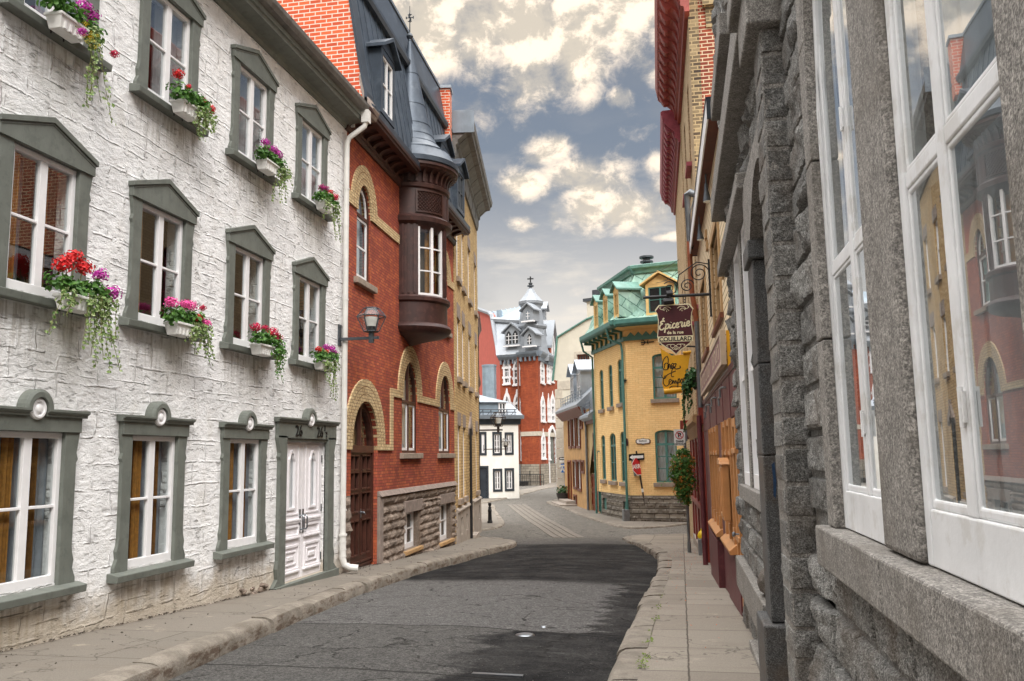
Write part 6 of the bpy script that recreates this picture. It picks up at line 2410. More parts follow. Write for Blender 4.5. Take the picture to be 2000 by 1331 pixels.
for i, F in enumerate(Fs):
    hl = []
    for q in gw.get(i, []):
        s0, s1, z0, z1 = px_rect(F, *q)
        s0, s1 = max(s0, .05), min(s1, lens[i] - .02)
        h = arched(s0, s1, z0, z0 + (z1 - z0) * .66, (z1 - z0) * .34, 12, 1)
        hl.append(h)
    hs[i] = hl
    if i == 3:
        dq = px_rect(F, 1073.5, 1086, 838, 936)
        dh = arched(dq[0], dq[1], -2.7, dq[2] + (dq[3] - dq[2]) * .8, (dq[3] - dq[2]) * .2, 12, 1)
        hl = hl + [dh]
    m.wall(F, [(0, -3), (lens[i], -3), (lens[i], zev), (0, zev)], hl, .2)
p0, p1 = F0.P(lens[0], -3), F1.P(0, -3)
m.add([p0, p1, Vector((p1.x, p1.y, zev)), Vector((p0.x, p0.y, zev))], [(0, 1, 2, 3)])
m.build('wall', MATS['brick_convent'], root)
gpts = [(925, 1000), (979, 1000), (984, 697), (962, 616), (958, 612), (925, 600)]
m = MB()
g2 = [FG.at(*q) for q in gpts]
g2[1] = (lens[4], g2[1][1])
g2[2] = (lens[4], zev + .3)
m.prism(FG, g2, -.3, 0)
m.build('gable_wall', MATS['red_gable'], root)
for i in (1, 2, 3, 0):
    m = MB()
    m.box(Fs[i], -.02, lens[i] + .02, zband - .18, zband + .22, -.05, .05)
    m.build('string_course', MATS['quoin'], root)
m = MB()
for i in (1, 2, 3):
    m.wall(Fs[i], [(0, -3), (lens[i] - (0 if i < 3 else 1.3), -3), (lens[i] - (0 if i < 3 else 1.3), zbase), (0, zbase)], [], .1, .06)
m.wall(F0, [(0, -3), (lens[0], -3), (lens[0], zbase), (0, zbase)], [], .1, .06)
m.build('stone_base', MATS['stone_base_far'], root)
for i, F in enumerate(Fs):
    for h in hs[i]:
        s0, s1, z0 = h[0][0], h[1][0], h[0][1]
        z1 = max(z for _, z in h)
        c, a = (s0 + s1) / 2, (s1 - s0) / 2
        m = MB()
        inn = [(c + (x - c) * .55, z0 + .12 + (z - z0) * .80) for x, z in h]
        m.ring(F, [(c + (x - c) * 1.04, z0 + (z - z0) * 1.02) for x, z in h], inn, -.12, .06)
        m.box(F, s0 - .08, s1 + .08, z0 - .14, z0 - .002, -.05, .14)
        for zz in (z0 + .5, z0 + (z1 - z0) * .55):
            m.box(F, s0 - .12, s1 + .12, zz, zz + .22, -.05, .055)
        m.prism(F, [(c - .14, z1 - .1), (c + .14, z1 - .1), (c + .05, z1 + .35), (c - .05, z1 + .35)], -.05, .055)
        w = m.build('window', MATS['white_paint'], root)
        m = MB()
        m.box(F, c - a * .6, c + a * .6, z0, z0 + .9 * (z1 - z0), -.14, -.11)
        m.build('pane', MATS['dark_pane'], w)
        m = MB()
        m.box(F, c - .03, c + .03, z0 + .1, z0 + (z1 - z0) * .8, -.11, -.05)
        for f_ in (.25, .45, .65):
            m.box(F, c - a * .55, c + a * .55, z0 + (z1 - z0) * f_ - .025, z0 + (z1 - z0) * f_ + .025, -.11, -.06)
        m.build('glazing_bar', MATS['white_paint'], w)
m = MB()
c = (dh[0][0] + dh[1][0]) / 2
m.ring(F3, [(c + (x - c) * 1.25, z + (.35 if z > 0 else 0)) for x, z in dh], dh, -.1, .08)
dd = m.build('door_surround', MATS['white_paint'], root)
m = MB()
m.add([F3.P(x, z, -.15) for x, z in dh], [tuple(t) for t in tessellate_polygon([[Vector((x, z, 0)) for x, z in dh]])])
m.box(F3, c - .05, c + .05, -2.7, dq[2] + (dq[3] - dq[2]) * .9, -.15, -.08)
for sg in (-1, 1):
    a_ = (dh[1][0] - dh[0][0]) / 2
    for za, zb in ((-2.4, -1.0), (-.8, .4)):
        m.ring(F3, rect(c + sg * a_ * .5 - a_ * .3, c + sg * a_ * .5 + a_ * .3, za, zb), rect(c + sg * a_ * .5 - a_ * .2, c + sg * a_ * .5 + a_ * .2, za + .15, zb - .15), -.15, -.09)
dr = m.build('door', MATS['casing_green'], dd)
# eaves with dentils
m = MB()
for i, F in enumerate(Fs):
    m.sweep(F, [(-.1, zev), (.25, zev), (.45, zev + .25), (.5, zev + .45), (-.1, zev + .55)], -.15 if i == 1 else 0, lens[i] + .1)
    n = max(2, int(lens[i] / .42))
    for q in range(n):
        s = lens[i] * (q + .3) / n
        m.box(F, s, s + .16, zev - .4, zev, .0, .26)
m.build('eave', MATS['zinc_dark'], root)
# wing mansard and upper roof
zk = F0.z(1000, 634, -1.6)
m = MB()
b0, b1 = F0.P(-.2, zev + .5, .4), F0.P(lens[0], zev + .5, .4)
t0_, t1_ = F0.P(-1.75 + .0, zk + .6, -1.9), F0.P(lens[0], zk, -1.9)
m.quad(b0, b1, t1_, t0_)
r0, r1 = F0.P(-3.6, F0.z(960, 612, -2), -6.0), F0.P(lens[0] + 3, F0.z(1020, 601, -2) + .0, -6.0)
m.build('mansard_roof', MATS['tower_grey'], root)
m = MB()
tq0, tq1 = F0.P(F0.s(946, 612, -6), F0.z(946, 612, -6), -6), F0.P(F0.s(1022, 599, -6), F0.z(1022, 599, -6), -6)
m.quad(t0_, t1_, tq1, tq0)
for i in range(9):
    f_ = i / 9
    a_, b_ = t0_.lerp(t1_, f_), tq0.lerp(tq1, f_)
    m.tube([a_ + Vector((0, 0, .04)), b_ + Vector((0, 0, .04))], .06, 4)
m.build('upper_roof', MATS['roof_blue'], root)
m = MB()
m.tube([F0.P(-1.9, zk + .7, -1.8), F0.P(lens[0], zk + .1, -1.8)], .28, 6)
m.tube([FG.P(lens[4], zev + .4, .1), FG.P(*FG.at(962, 616), .1), FG.P(*FG.at(958, 612), .1), FG.P(*FG.at(925, 600), .1)], .22, 6)
m.build('roof_trim', MATS['tower_grey'], root)
# tower: broken octagon, two tiers and a pyramid
tc = hp(1042.5, 80.6)
pxm = 80.0 / FPX


def tier(mb, levels, n=8, rot=22.5 + 11):
    vs, fs = [], []
    for rpx, y in levels:
        z = (888 - y) * pxm
        for i in range(n):
            a = R(360 / n * i + rot)
            vs.append(Vector((tc[0] + rpx * pxm * math.cos(a), tc[1] + rpx * pxm * math.sin(a), z)))
    for l in range(len(levels) - 1):
        for i in range(n):
            fs.append((l * n + i, l * n + (i + 1) % n, (l + 1) * n + (i + 1) % n, (l + 1) * n + i))
    fs.append(tuple((len(levels) - 1) * n + i for i in range(n)))
    mb.add(vs, fs)


m = MB()
tier(m, [(36, 700), (37, 692), (33, 668), (30, 640), (29, 632)])
tier(m, [(31, 634), (34, 630), (33, 626), (28, 625)])
tier(m, [(27, 627), (25, 610), (22.5, 592), (21.5, 581)])
tier(m, [(22, 587), (26.5, 583), (27, 578), (25, 577), (17, 568), (10.5, 559), (6, 551), (5, 550.5), (1.5, 546)])
tw = m.build('tower_roof', MATS['tower_grey'], root)
m = MB()
zc0 = (888 - 550) * pxm
m.lathe(tc, [(.12, zc0), (.12, zc0 + .15), (.32, zc0 + .2), (.32, zc0 + .3), (.12, zc0 + .35), (.2, zc0 + .45), (.2, zc0 + .55), (.0, zc0 + .62)], 12)
m.build('finial', MATS['lantern_grey'], tw, smooth=True)
m = MB()
z0_, z1_ = zc0 + .5, (888 - 525) * pxm
m.tube([(tc[0], tc[1], z0_), (tc[0], tc[1], z1_)], .07, 6)
zx_ = z0_ + (z1_ - z0_) * .68
m.tube([(tc[0] - .3, tc[1], zx_), (tc[0] + .3, tc[1], zx_)], .07, 6)
m.build('cross', MATS['black_paint'], tw)


def tdormer(F, px_, ytop, ybot, hw, of, blind=False, name='dormer', dep=1.6):
    c = F.s(px_, (ytop + ybot) / 2, of)
    zb, zt = F.z(px_, ybot, of), F.z(px_, ytop, of)
    m = MB()
    hh = zt - zb
    m.box(F, c - hw, c + hw, zb, zb + hh * .62, of - dep, of)
    m.prism(F, [(c - hw, zb + hh * .62), (c + hw, zb + hh * .62), (c, zt - .08)], of - dep, of)
    d = m.build(name, MATS['tower_grey'], root)
    m = MB()
    for sg in (-1, 1):
        q = [(c, zt), (c + sg * (hw + .28), zb + hh * .58), (c + sg * (hw + .28), zb + hh * .58 + .12), (c, zt + .15)]
        m.prism(F, q if sg < 0 else q[::-1], of - dep, of + .25)
    m.build('roof', MATS['tower_grey'], d)
    m = MB()
    n_ = 1 if hw < .62 else 2
    for i in range(n_):
        cx_ = c + (i - (n_ - 1) / 2) * hw * .9
        h = arched(cx_ - hw * .36, cx_ + hw * .36, zb + .15, zb + hh * .48, hh * .2, 8, 1)
        m.add([F.P(x, z, of + .02) for x, z in h], [tuple(t) for t in tessellate_polygon([[Vector((x, z, 0)) for x, z in h]])])
    p_ = m.build('pane' if not blind else 'louvre', MATS['dark_pane' if not blind else 'zinc_dark'], d)
    m = MB()
    for i in range(n_):
        cx_ = c + (i - (n_ - 1) / 2) * hw * .9
        m.box(F, cx_ - .03, cx_ + .03, zb + .15, zb + hh * .55, of, of + .05)
        for f_ in (.25, .42):
            m.box(F, cx_ - hw * .36, cx_ + hw * .36, zb + hh * f_, zb + hh * f_ + .05, of, of + .05)
    m.box(F, c - hw - .1, c + hw + .1, zb - .12, zb, of - .2, of + .18)
    m.build('glazing_bar', MATS['white_paint'], d)


tdormer(F0, 1000, 633, 675, .80, .15, dep=2.2)
tdormer(F1, 1034, 641, 676, .58, .1, dep=1.2)
tdormer(F2, 1060, 641, 676, .52, -.05, dep=1.2)
tdormer(F1, 1031, 594, 627, .56, -.45, blind=True, dep=1.2)
tdormer(F2, 1066, 593, 627, .5, -.5, blind=True, dep=1.2)
# gabled dormer of the entrance side
c = F3.s(1077, 660)
zt3 = F3.z(1077, 632)
m = MB()
m.prism(F3, [(c - 1.1, zev), (c + 1.1, zev), (c + 1.1, zev + 1.6), (c, zt3), (c - 1.1, zev + 1.6)], -1.5, .1)
d = m.build('gable_dormer', MATS['brick_convent'], root)
m = MB()
for sg in (-1, 1):
    q = [(c, zt3), (c + sg * 1.4, zev + 1.3), (c + sg * 1.4, zev + 1.55), (c, zt3 + .3)]
    m.prism(F3, q if sg < 0 else q[::-1], -1.5, .4)
m.build('roof', MATS['tower_grey'], d)
m = MB()
h = arched(c - .55, c + .55, zev + .2, zev + 1.8, 1.0, 10, 1)
m.ring(F3, h, [(c + (x - c) * .5, zev + .35 + (z - zev - .2) * .8) for x, z in h], .05, .2)
w = m.build('window', MATS['white_paint'], d)
m = MB()
m.box(F3, c - .3, c + .3, zev + .3, zev + 2.4, .08, .12)
m.build('pane', MATS['dark_pane'], w)
m = MB()      # roof of the entrance side
m.quad(F3.P(-.3, zev + .5, .3), F3.P(lens[3], zev + .5, .3), F3.P(lens[3], zev + 4.0, -1.6), F3.P(-.3, zev + 4.0, -1.6))
m.build('side_roof', MATS['tower_grey'], root)
# down pipes, chimney, lift shaft
m = MB()
q = F1.P(-.12, 0, .2)
m.tube([(q.x, q.y, zev + .2), (q.x, q.y, zbase)], .09, 8)
m.build('downpipe', MATS['trim_brown'], root)
m = MB()
m.tube([(q.x, q.y, zbase), (q.x, q.y, -2.6)], .09, 8)
m.build('downpipe', MATS['galvanised'], root)
FS = fpx(938, 76, 966, 76)
m = MB()
sc_ = FS.P(FS.s(953, 750), 0, -.6)
zt = FS.z(953, 712)
m.lathe((sc_.x, sc_.y), [(.66, -3), (.66, zt - .15), (.7, zt - .15), (.7, zt), (0, zt + .05)], 10)
for i in range(8):
    m.lathe((sc_.x, sc_.y), [(.665, zt - .8 - i * .9), (.675, zt - .78 - i * .9), (.665, zt - .76 - i * .9)], 10)
m.build('stair_shaft', MATS['roof_blue'], root)
m = MB()
m.box(FS, FS.s(937, 600), FS.s(945, 600), FS.z(940, 640), FS.z(940, 580), -8.5, -7.5)
m.build('vent_stack', MATS['roof_blue'], root)
# railing in front
root = thing('iron_railing', 'low black iron railing in front of the red brick convent', 'railing', F1.P(0, zg(78), 1.5))
m = MB()
za = zg(77)
for z in (.3, .95):
    m.tube([F1.P(-1.6, za + z, 1.3), F1.P(1.5, za + z, 1.2), F1.P(3.0, za + z, 1.2)], .035, 6)
for i in range(24):
    s = -1.6 + 4.6 * i / 23
    m.tube([F1.P(s, za, 1.25), F1.P(s, za + (1.3 if i % 8 == 0 else .98), 1.25)], .05 if i % 8 == 0 else .022, 6)
m.build('rail', MATS['black_paint'], root)
m = MB()
m.box(F1, -1.5, .8, za - .1, za + .35, .2, 1.0)
m.build('planter', MATS['pot_dark'], root)
# ---------------------------------------------------------------- right side: granite building
Q = Fr(0, 0, 0, flip=True)      # s = Y, o = -X : plane X = -o
XW = .62


def QX(x):
    return -x


root = thing('granite_building', 'grey rock-faced granite building with tall white windows on the near right', 'building', (.62, 4, zg(4)))
zs = -.3          # top of the window sills
m = MB()
# masonry core behind the rock faces
def core(y0, y1, z0, z1):
    m.box(Q, y0, y1, z0, z1, QX(1.2), QX(XW + .012))
core(4.02, 4.43, -1.9, 5.5)
core(-.5, 4.42, -1.9, -.46)
core(-14, -.5, -1.9, 5.5)
core(9.03, 9.83, -2.2, 5.5)
core(6.50, 9.02, -2.2, -.44)
core(-.5, 4.01, 2.36, 5.5)
core(6.50, 9.02, 2.0, 2.9)
core(6.50, 9.02, 3.6, 5.5)
m.box(Q, 4.43, 6.5, 1.9, 5.5, QX(1.2), QX(XW + .012))
m.box(Q, -.6, 9.83, -2.3, 6, QX(7.2), QX(7))
m.box(Q, -.6, -.5, -2.3, 6, QX(7.2), QX(1.2))
m.box(Q, -14, 9.83, 5.9, 6, QX(7.2), QX(1.2))
m.box(Q, 9.73, 9.83, -2.3, 6, QX(7.2), QX(1.2))
m.build('wall', MATS['granite_rough'], root)
m = MB()
RES = .022
rock(m, Q, 3.78, 4.43, -.28, 3.4, .20, .8, .06, .03, .015, 31, o=QX(XW), gap=.008)
rock(m, Q, 0.2, 4.43, -1.75, -.46, .235, .62, .075, .04, .018, 32, o=QX(XW), gap=.008)
rock(m, Q, 8.9, 9.83, -.42, 3.9, .22, .5, .05, .04, .025, 33, o=QX(XW), gap=.006)
rock(m, Q, 6.62, 9.83, -1.08, -.44, .21, .55, .05, .04, .025, 34, o=QX(XW), gap=.006)
rock(m, Q, 6.62, 9.83, -2.1, -1.42, .3, .55, .05, .04, .035, 35, o=QX(XW), gap=.006)
rock(m, Q, 6.6, 9.83, 2.1, 3.4, .26, .5, .06, .06, .04, 36, o=QX(XW), gap=.006)
rock(m, Q, 6.5, 9.83, 3.5, 5.3, .28, .5, .06, .06, .05, 37, o=QX(XW), gap=.006)
rock(m, Q, 4.43, 6.5, 1.9, 2.6, .24, .5, .06, .06, .03, 38, o=QX(XW), gap=.006)
rock(m, Q, 4.43, 6.5, 2.7, 5.2, .28, .6, .06, .06, .05, 39, o=QX(XW), gap=.006)
rock(m, Q, 6.52, 6.74, -.28, 2.0, .2, .5, .05, .04, .03, 40, o=QX(XW), gap=.006)
m.build('rock_face', MATS['granite_rough'], root, smooth=True, sharp=22)
# the near door pier: squared blocks turned to the street and to the camera
PF = Fr(.495, 4.43, -90)         # camera-facing side of the pier, s = X - .495
m = MB()
rnd = random.Random(6)
z = -1.66
jz = []
while z < 2.2:
    h = .165 * rnd.uniform(.86, 1.16)
    z1 = min(z + h, 2.2)
    jz.append(z)
    rock(m, PF, .0, .145, z, z1, 9, 9, .014, .016, .010, int(z * 1000) + 5000, gap=.004, base=-.012)
    z = z1
rock(m, Q, 4.43, 4.80, -1.66, 2.2, .165, 3, .012, .014, .02, 52, o=QX(.50), gap=.005)
pm = m.build('pier', MATS['granite_rough'], root, smooth=True, sharp=22)
m = MB()
m.box(Q, 4.432, 4.80, -1.9, 2.2, QX(.75), QX(.502))
m.build('pier_core', MATS['granite_smooth'], pm)
m = MB()
m.box(Q, 4.36, 4.9, 2.205, 2.46, QX(.9), QX(.43))
m.box(Q, 4.32, 4.98, 2.465, 2.62, QX(.9), QX(.38))
m.build('pier_cap', MATS['granite_smooth'], pm, bevel=.012)
m = MB()
m.box(Q, 4.05, 4.42, -1.9, -1.33, QX(.66), QX(.46))
m.build('plinth_stone', MATS['granite_smooth'], pm, bevel=.015)
# polished far jamb of the doorway, with its base, impost and arch
m = MB()
for z0, z1 in ((-1.13, -.02), (-.014, .62), (.626, 1.36)):
    m.box(Q, 6.2, 6.6, z0, z1, QX(1.3), QX(.56))
jb = m.build('door_jamb', MATS['granite_dark'], root, bevel=.01)
m = MB()
m.box(Q, 6.12, 6.7, -1.95, -1.136, QX(1.3), QX(.50))
m.build('jamb_base', MATS['granite_dark'], jb, bevel=.015)
m = MB()
m.box(Q, 6.16, 6.62, 1.366, 1.5, QX(1.3), QX(.53))
m.build('impost', MATS['granite_dark'], jb, bevel=.01)
JF = Fr(.56, 6.2, -90)
m = MB()
m.prism(JF, [(.055, -.08), (.075, -.06), (.08, -.2), (.07, -.31), (.056, -.29), (.06, -.18)], -.002, .0015)
m.prism(JF, [(.10, -.16), (.13, -.17), (.128, -.21), (.10, -.2)], -.002, .0015)
m.build('paint_mark', MATS['mark_blue'], jb)
# segmental granite arch across the doorway (Y 4.8 - 6.2)
m = MB()
n = 12
vs_in = [(6.2 - 1.4 * i / n, 1.5 + .34 * math.sin(math.pi * i / n)) for i in range(n + 1)]
m.prism(Q, [(6.62, 1.505)] + vs_in + [(4.81, 1.5), (4.81, 2.0), (6.62, 2.0)], QX(1.2), QX(.55))
m.build('door_arch', MATS['granite_smooth'], root)
m = MB()
m.box(Q, 4.8, 6.2, -2, 1.9, QX(1.36), QX(1.3))
m.build('entrance_door', MATS['door_brown'], root)
# smooth bands
m = MB()
m.box(Q, 6.5, 9.83, 1.98, 2.11, QX(.9), QX(.50))
m.box(Q, 4.99, 9.83, 2.62, 2.86, QX(.9), QX(.46))
m.box(Q, 6.9, 8.8, 3.42, 3.62, QX(.9), QX(.46))
m.sweep(Q, [(QX(.9), 2.86), (QX(.46), 2.86), (QX(.56), 2.98), (QX(.9), 2.98)], 4.99, 9.83)
m.build('string_course', MATS['granite_smooth'], root, bevel=.012)
m = MB()
m.box(Q, 6.68, 9.83, -1.41, -1.09, QX(.9), QX(.545))
m.box(Q, 6.75, 8.1, -2.2, -1.62, QX(.9), QX(.53))
m.box(Q, 8.11, 9.83, -2.3, -1.78, QX(.9), QX(.55))
m.build('plinth_stone', MATS['granite_smooth'], root, bevel=.012)
# window group near the camera: sill, jamb, post, white frames
m = MB()
m.box(Q, 2.66, 3.83, -.458, zs, QX(.9), QX(.54))
m.box(Q, -.4, 2.652, -.458, zs, QX(.9), QX(.54))
sl = m.build('window_sill', MATS['granite_smooth'], root, bevel=.008)
m = MB()
for z0, z1 in ((zs, .45), (.455, 1.2), (1.205, 1.72), (1.725, 2.5)):
    m.box(Q, 3.63, 3.775, z0 + .003, z1, QX(.9), QX(.585))
m.build('window_jamb', MATS['granite_smooth'], root, bevel=.006)
m = MB()
for z0, z1 in ((zs + .004, 3.4),):
    m.box(Q, 2.47, 2.86, z0, z1, QX(.9), QX(.60))
m.build('window_post', MATS['granite_smooth'], root, bevel=.02)
m = MB()
m.box(Q, 1.18, 1.66, zs + .004, .18, QX(.9), QX(.60))
m.box(Q, 1.18, 1.64, .186, 3.4, QX(.9), QX(.595))
m.build('window_post', MATS['granite_smooth'], root, bevel=.015)


def big_window(y0, y1, xf, mull, arch=False):
    o = QX(xf)
    m = MB()
    fw = .05
    m.box(Q, y0, y0 + fw, zs + .004, 3.3, o - .07, o)
    m.box(Q, y1 - fw, y1, zs + .004, 1.42 if arch else 3.3, o - .07, o)
    m.box(Q, y0 + fw, y1 - fw, zs + .004, zs + .15, o - .07, o - .002)
    m.box(Q, mull - .03, mull + .03, zs + .15, 3.3, o - .068, o - .004)
    for a, b in ((y0 + fw, mull - .03), (mull + .03, y1 - fw)):
        m.box(Q, a, b, .70, .745, o - .06, o - .006)
        m.ring(Q, rect(a, b, zs + .15, .70), rect(a + .014, b - .014, zs + .175, .685), o - .055, o - .010)
        m.ring(Q, rect(a, b, .745, 3.3), rect(a + .014, b - .014, .76, 3.28), o - .055, o - .010)
    if arch:
        # curved head: the frame turns in towards the middle
        n = 10
        R0 = 1.25
        pts = []
        for i in range(n + 1):
            t = math.pi / 2 * i / n
            pts.append((y1 - .55 * (1 - math.cos(t)), 1.42 + 1.25 * math.sin(t)))
        vs = []
        for (s, z) in pts:
            vs += [Q.P(s - fw, z, o), Q.P(s, z, o), Q.P(s, z, o - .07), Q.P(s - fw, z, o - .07)]
        m.add(vs, [(i * 4 + j, i * 4 + (j + 1) % 4, i * 4 + 4 + (j + 1) % 4, i * 4 + 4 + j) for i in range(n) for j in range(4)])
        # spandrel filled with granite
        mm = MB()
        mm.prism(Q, [(3.78, 1.42)] + pts[0:] + [(3.78, 2.67)], QX(.9), QX(.588))
        mm.build('arch_spandrel', MATS['granite_smooth'], root)
    w = m.build('window', MATS['frame_white'], root, bevel=.005)
    for zh in (.05, 1.15, 1.75):
        h_ = MB()
        h_.tube([Q.P(mull - .012, zh, o + .001), Q.P(mull - .012, zh + .09, o + .001)], .007, 8)
        h_.box(Q, mull - .03, mull + .006, zh + .01, zh + .08, o - .004, o + .002)
        h_.build('hinge', MATS['frame_white'], w)
    g = MB()
    g.quad(Q.P(y0 + fw, zs + .15, o - .016), Q.P(y1 - fw, zs + .15, o - .016), Q.P(y1 - fw, 3.3, o - .016), Q.P(y0 + fw, 3.3, o - .016))
    g.build('pane', MATS['glass_near'], w)
    curtain(Q, w, y0 + .06, y1 - .06, zs + .05, 3.2, o - .16, MATS['sheer_white'], .02, 9)
    return w


big_window(2.86, 3.63, .625, 3.17, True)
big_window(1.66, 2.47, .625, 2.10)
# narrow far windows of the doorway bay
for y0, y1 in ((6.95, 7.75), (8.0, 8.85)):
    o = QX(.635)
    m = MB()
    m.ring(Q, rect(y0, y1, zs + .004, 1.97), rect(y0 + .07, y1 - .07, zs + .12, 1.9), o - .06, o + .02)
    m.box(Q, (y0 + y1) / 2 - .03, (y0 + y1) / 2 + .03, zs + .1, 1.9, o - .05, o)
    m.box(Q, y0 + .07, y1 - .07, .70, .74, o - .05, o)
    w = m.build('window', MATS['white_paint'], root)
    g = MB()
    g.quad(Q.P(y0 + .05, zs + .1, o - .03), Q.P(y1 - .05, zs + .1, o - .03), Q.P(y1 - .05, 1.9, o - .03), Q.P(y0 + .05, 1.9, o - .03))
    g.build('pane', MATS['glass_near'], w)
m = MB()
m.box(Q, 7.77, 7.98, zs + .004, 1.97, QX(.9), QX(.60))
m.box(Q, 6.76, 6.93, zs + .004, 1.97, QX(.9), QX(.605))
m.box(Q, 8.87, 8.98, zs + .004, 1.97, QX(.9), QX(.605))
m.build('window_post', MATS['granite_smooth'], root)
m = MB()
m.box(Q, 6.6, 8.98, -.435, zs, QX(.9), QX(.565))
m.build('window_sill', MATS['granite_smooth'], root, bevel=.008)
# upper floor window just showing
m = MB()
m.ring(Q, rect(7.3, 8.7, 3.64, 5.2), rect(7.4, 8.6, 3.74, 5.1), QX(.70), QX(.61))
w = m.build('window', MATS['white_paint'], root)
g = MB()
g.quad(Q.P(7.4, 3.7, QX(.68)), Q.P(8.6, 3.7, QX(.68)), Q.P(8.6, 5.1, QX(.68)), Q.P(7.4, 5.1, QX(.68)))
g.build('pane', MATS['glass_near'], w)

# ---------------------------------------------------------------- clapboard house with the orange and maroon shopfront
S = Fr(.64, 9.86, 1.0, flip=True)
SL = 7.7
root = thing('clapboard_shop', 'cream clapboard house with orange and maroon shopfront beside the granite building', 'shop', S.P(3, zg(13), 0))
zEv = 3.97
zsh = 1.0
uw = [(1.4, 3.0, 1.80, 3.05), (5.0, 6.6, 1.80, 3.05)]
m = MB()
m.wall(S, rect(0, SL, zsh, 4.21), [rect(*q) for q in uw], .08)
m.body(S, 0, SL, zsh, 4.21, 6)
m.build('wall', MATS['clapboard'], root)
for q in uw:
    m = MB()
    m.ring(S, rect(q[0] - .12, q[1] + .12, q[2] - .02, q[3] + .14), rect(*q), -.02, .025)
    w = m.build('window', MATS['wood_light'], root)
    m = MB()
    m.box(S, q[0] - .2, q[1] + .2, q[2] - .09, q[2] - .022, -.02, .05)
    m.build('sill', MATS['trim_brown'], w)
    w2 = sash(S, w, 's', rect(q[0] + .002, q[1] - .002, q[2], q[3]), MATS['wood_light'], MATS['glass'], -.03, name='sash')
for s_, z in ((3.9, 3.42), (3.7, 3.2)):
    m = MB()
    m.box(S, s_, s_ + .22, z, z + .14, 0, .035)
    m.build('wall_fixing', MATS['wood_light'], root)
m = MB()
m.box(S, .75, 1.0, 2.15, 2.5, 0, .03)
m.build('wall_fixing', MATS['wood_light'], root)
# broad eave box with spot lamps
m = MB()
m.box(S, .25, SL - .2, zEv, zEv + .02, .0, .135)
ev = m.build('eave_soffit', MATS['soffit_brown'], root)
m = MB()
m.box(S, .25, SL - .2, zEv - .01, zEv + .23, .137, .155)
m.build('eave_fascia', MATS['white_paint'], ev)
m = MB()
m.box(S, .22, .248, zEv - .01, zEv + .25, .0, .155)
m.box(S, SL - .198, SL - .16, zEv - .01, zEv + .25, .0, .155)
m.box(S, .22, SL - .16, zEv + .235, zEv + .26, -.1, .165)
m.build('eave_end', MATS['slate_trim'], ev)
for px_, py_, oo_ in ((1380, 384, .075), (1366, 440, .08)):
    s = S.s(px_, py_, oo_)
    t = MB()
    z = zEv
    t.tube([S.P(s, z, oo_), S.P(s, z - .16, oo_)], .012, 8)
    t.tube([S.P(s, z - .14, oo_), S.P(s, z - .26, oo_)], [.022, .032], 10)
    t.tube([S.P(s, z - .26, oo_), S.P(s, z - .40, oo_ - .005)], [.034, .062], 12)
    l = t.build('spot_lamp', MATS['lantern_grey'], root, smooth=True)
    t = MB()
    t.tube([S.P(s, z - .398, oo_ - .005), S.P(s, z - .412, oo_ - .005)], .056, 12)
    t.build('lens', MATS['lamp_glassy'], l)
# service mast with weatherhead
sm2 = SL - .35
oM = .155
zt_m = S.z(1343, 372, oM)
m = MB()
m.tube([S.P(sm2 - .1, zt_m - .02, oM - .16), S.P(sm2 - .05, zt_m + .04, oM - .08), S.P(sm2, zt_m, oM - .01), S.P(sm2, zt_m - .12, oM), S.P(sm2, zt_m - 1.0, oM)], [.07, .085, .085, .06, .05], 10)
mp = m.build('service_mast', MATS['conduit'], root, smooth=True)
m = MB()
m.tube([S.P(sm2, zt_m - .95, oM), S.P(sm2, 3.55, oM), S.P(sm2, 3.2, oM - .01), S.P(sm2, 2.85, oM - .05), S.P(sm2, 2.6, oM - .075)], .052, 10)
m.build('mast_elbow', MATS['conduit_rust'], mp, smooth=True)
m = MB()
m.tube([S.P(sm2, 2.65, oM - .075), S.P(sm2, .9, oM - .075)], .05, 10)
m.build('mast_foot', MATS['conduit'], mp, smooth=True)
m = MB()
m.tube([S.P(sm2 - .1, zt_m - .03, oM - .15), S.P(sm2 - .4, zt_m - .5, oM - .02), S.P(sm2 - .5, zt_m - 1.0, oM + .01), S.P(sm2 - .6, zt_m - 1.25, oM - .03), S.P(sm2 - .9, zt_m - 1.1, oM - .1)], .012, 6)
m.tube([S.P(sm2 - .1, zt_m - .05, oM - .13), S.P(sm2 - .3, zt_m - .7, oM - .05), S.P(sm2 - .5, zt_m - 1.15, oM - .01), S.P(sm2 - .9, zt_m - 1.2, oM - .1)], .012, 6)
m.build('cable', MATS['black_paint'], mp)
# shopfront
m = MB()
m.box(S, -.3, SL, -2.6, zsh, -6, -.06)
m.box(S, -.05, .06, -2.4, .42, -.06, .0)
m.box(S, .55, .85, -2.4, .42, -.06, .012)
m.box(S, 2.3, 3.25, -2.4, .42, -.06, .015)
m.box(S, 5.7, SL, -2.4, .42, -.06, .015)
m.box(S, -.3, SL, .425, zsh - .05, -.06, .02)
m.sweep(S, [(-.05, zsh - .07), (.03, zsh - .07), (.05, zsh), (-.05, zsh + .02)], -.3, SL)
for q in (.6, 1.9, 3.4, 5.2):
    m.box(S, q, q + .03, .43, zsh - .08, .018, .028)
m.box(S, .3, 2.2, -2.4, -1.22, -.06, .035)
m.box(S, 3.3, 5.6, -2.5, -1.26, -.06, .10)
sf = m.build('shopfront', MATS['shop_maroon'], root, bevel=.008)
m = MB()
for s0 in (.065, .46):
    m.box(S, s0, s0 + .085, -1.95, .40, -.06, .03)
m.box(S, .065, .545, .30, .40, -.06, .028)
m.box(S, .065, .545, -1.9, -1.0, -.06, .005)
for zq in (-.98, .0):
    m.box(S, .06, .55, zq, zq + .06, -.06, .045)
m.build('shop_door', MATS['shop_orange'], sf, bevel=.006)
m = MB()
m.box(S, .15, .46, -.9, .29, -.05, -.01)
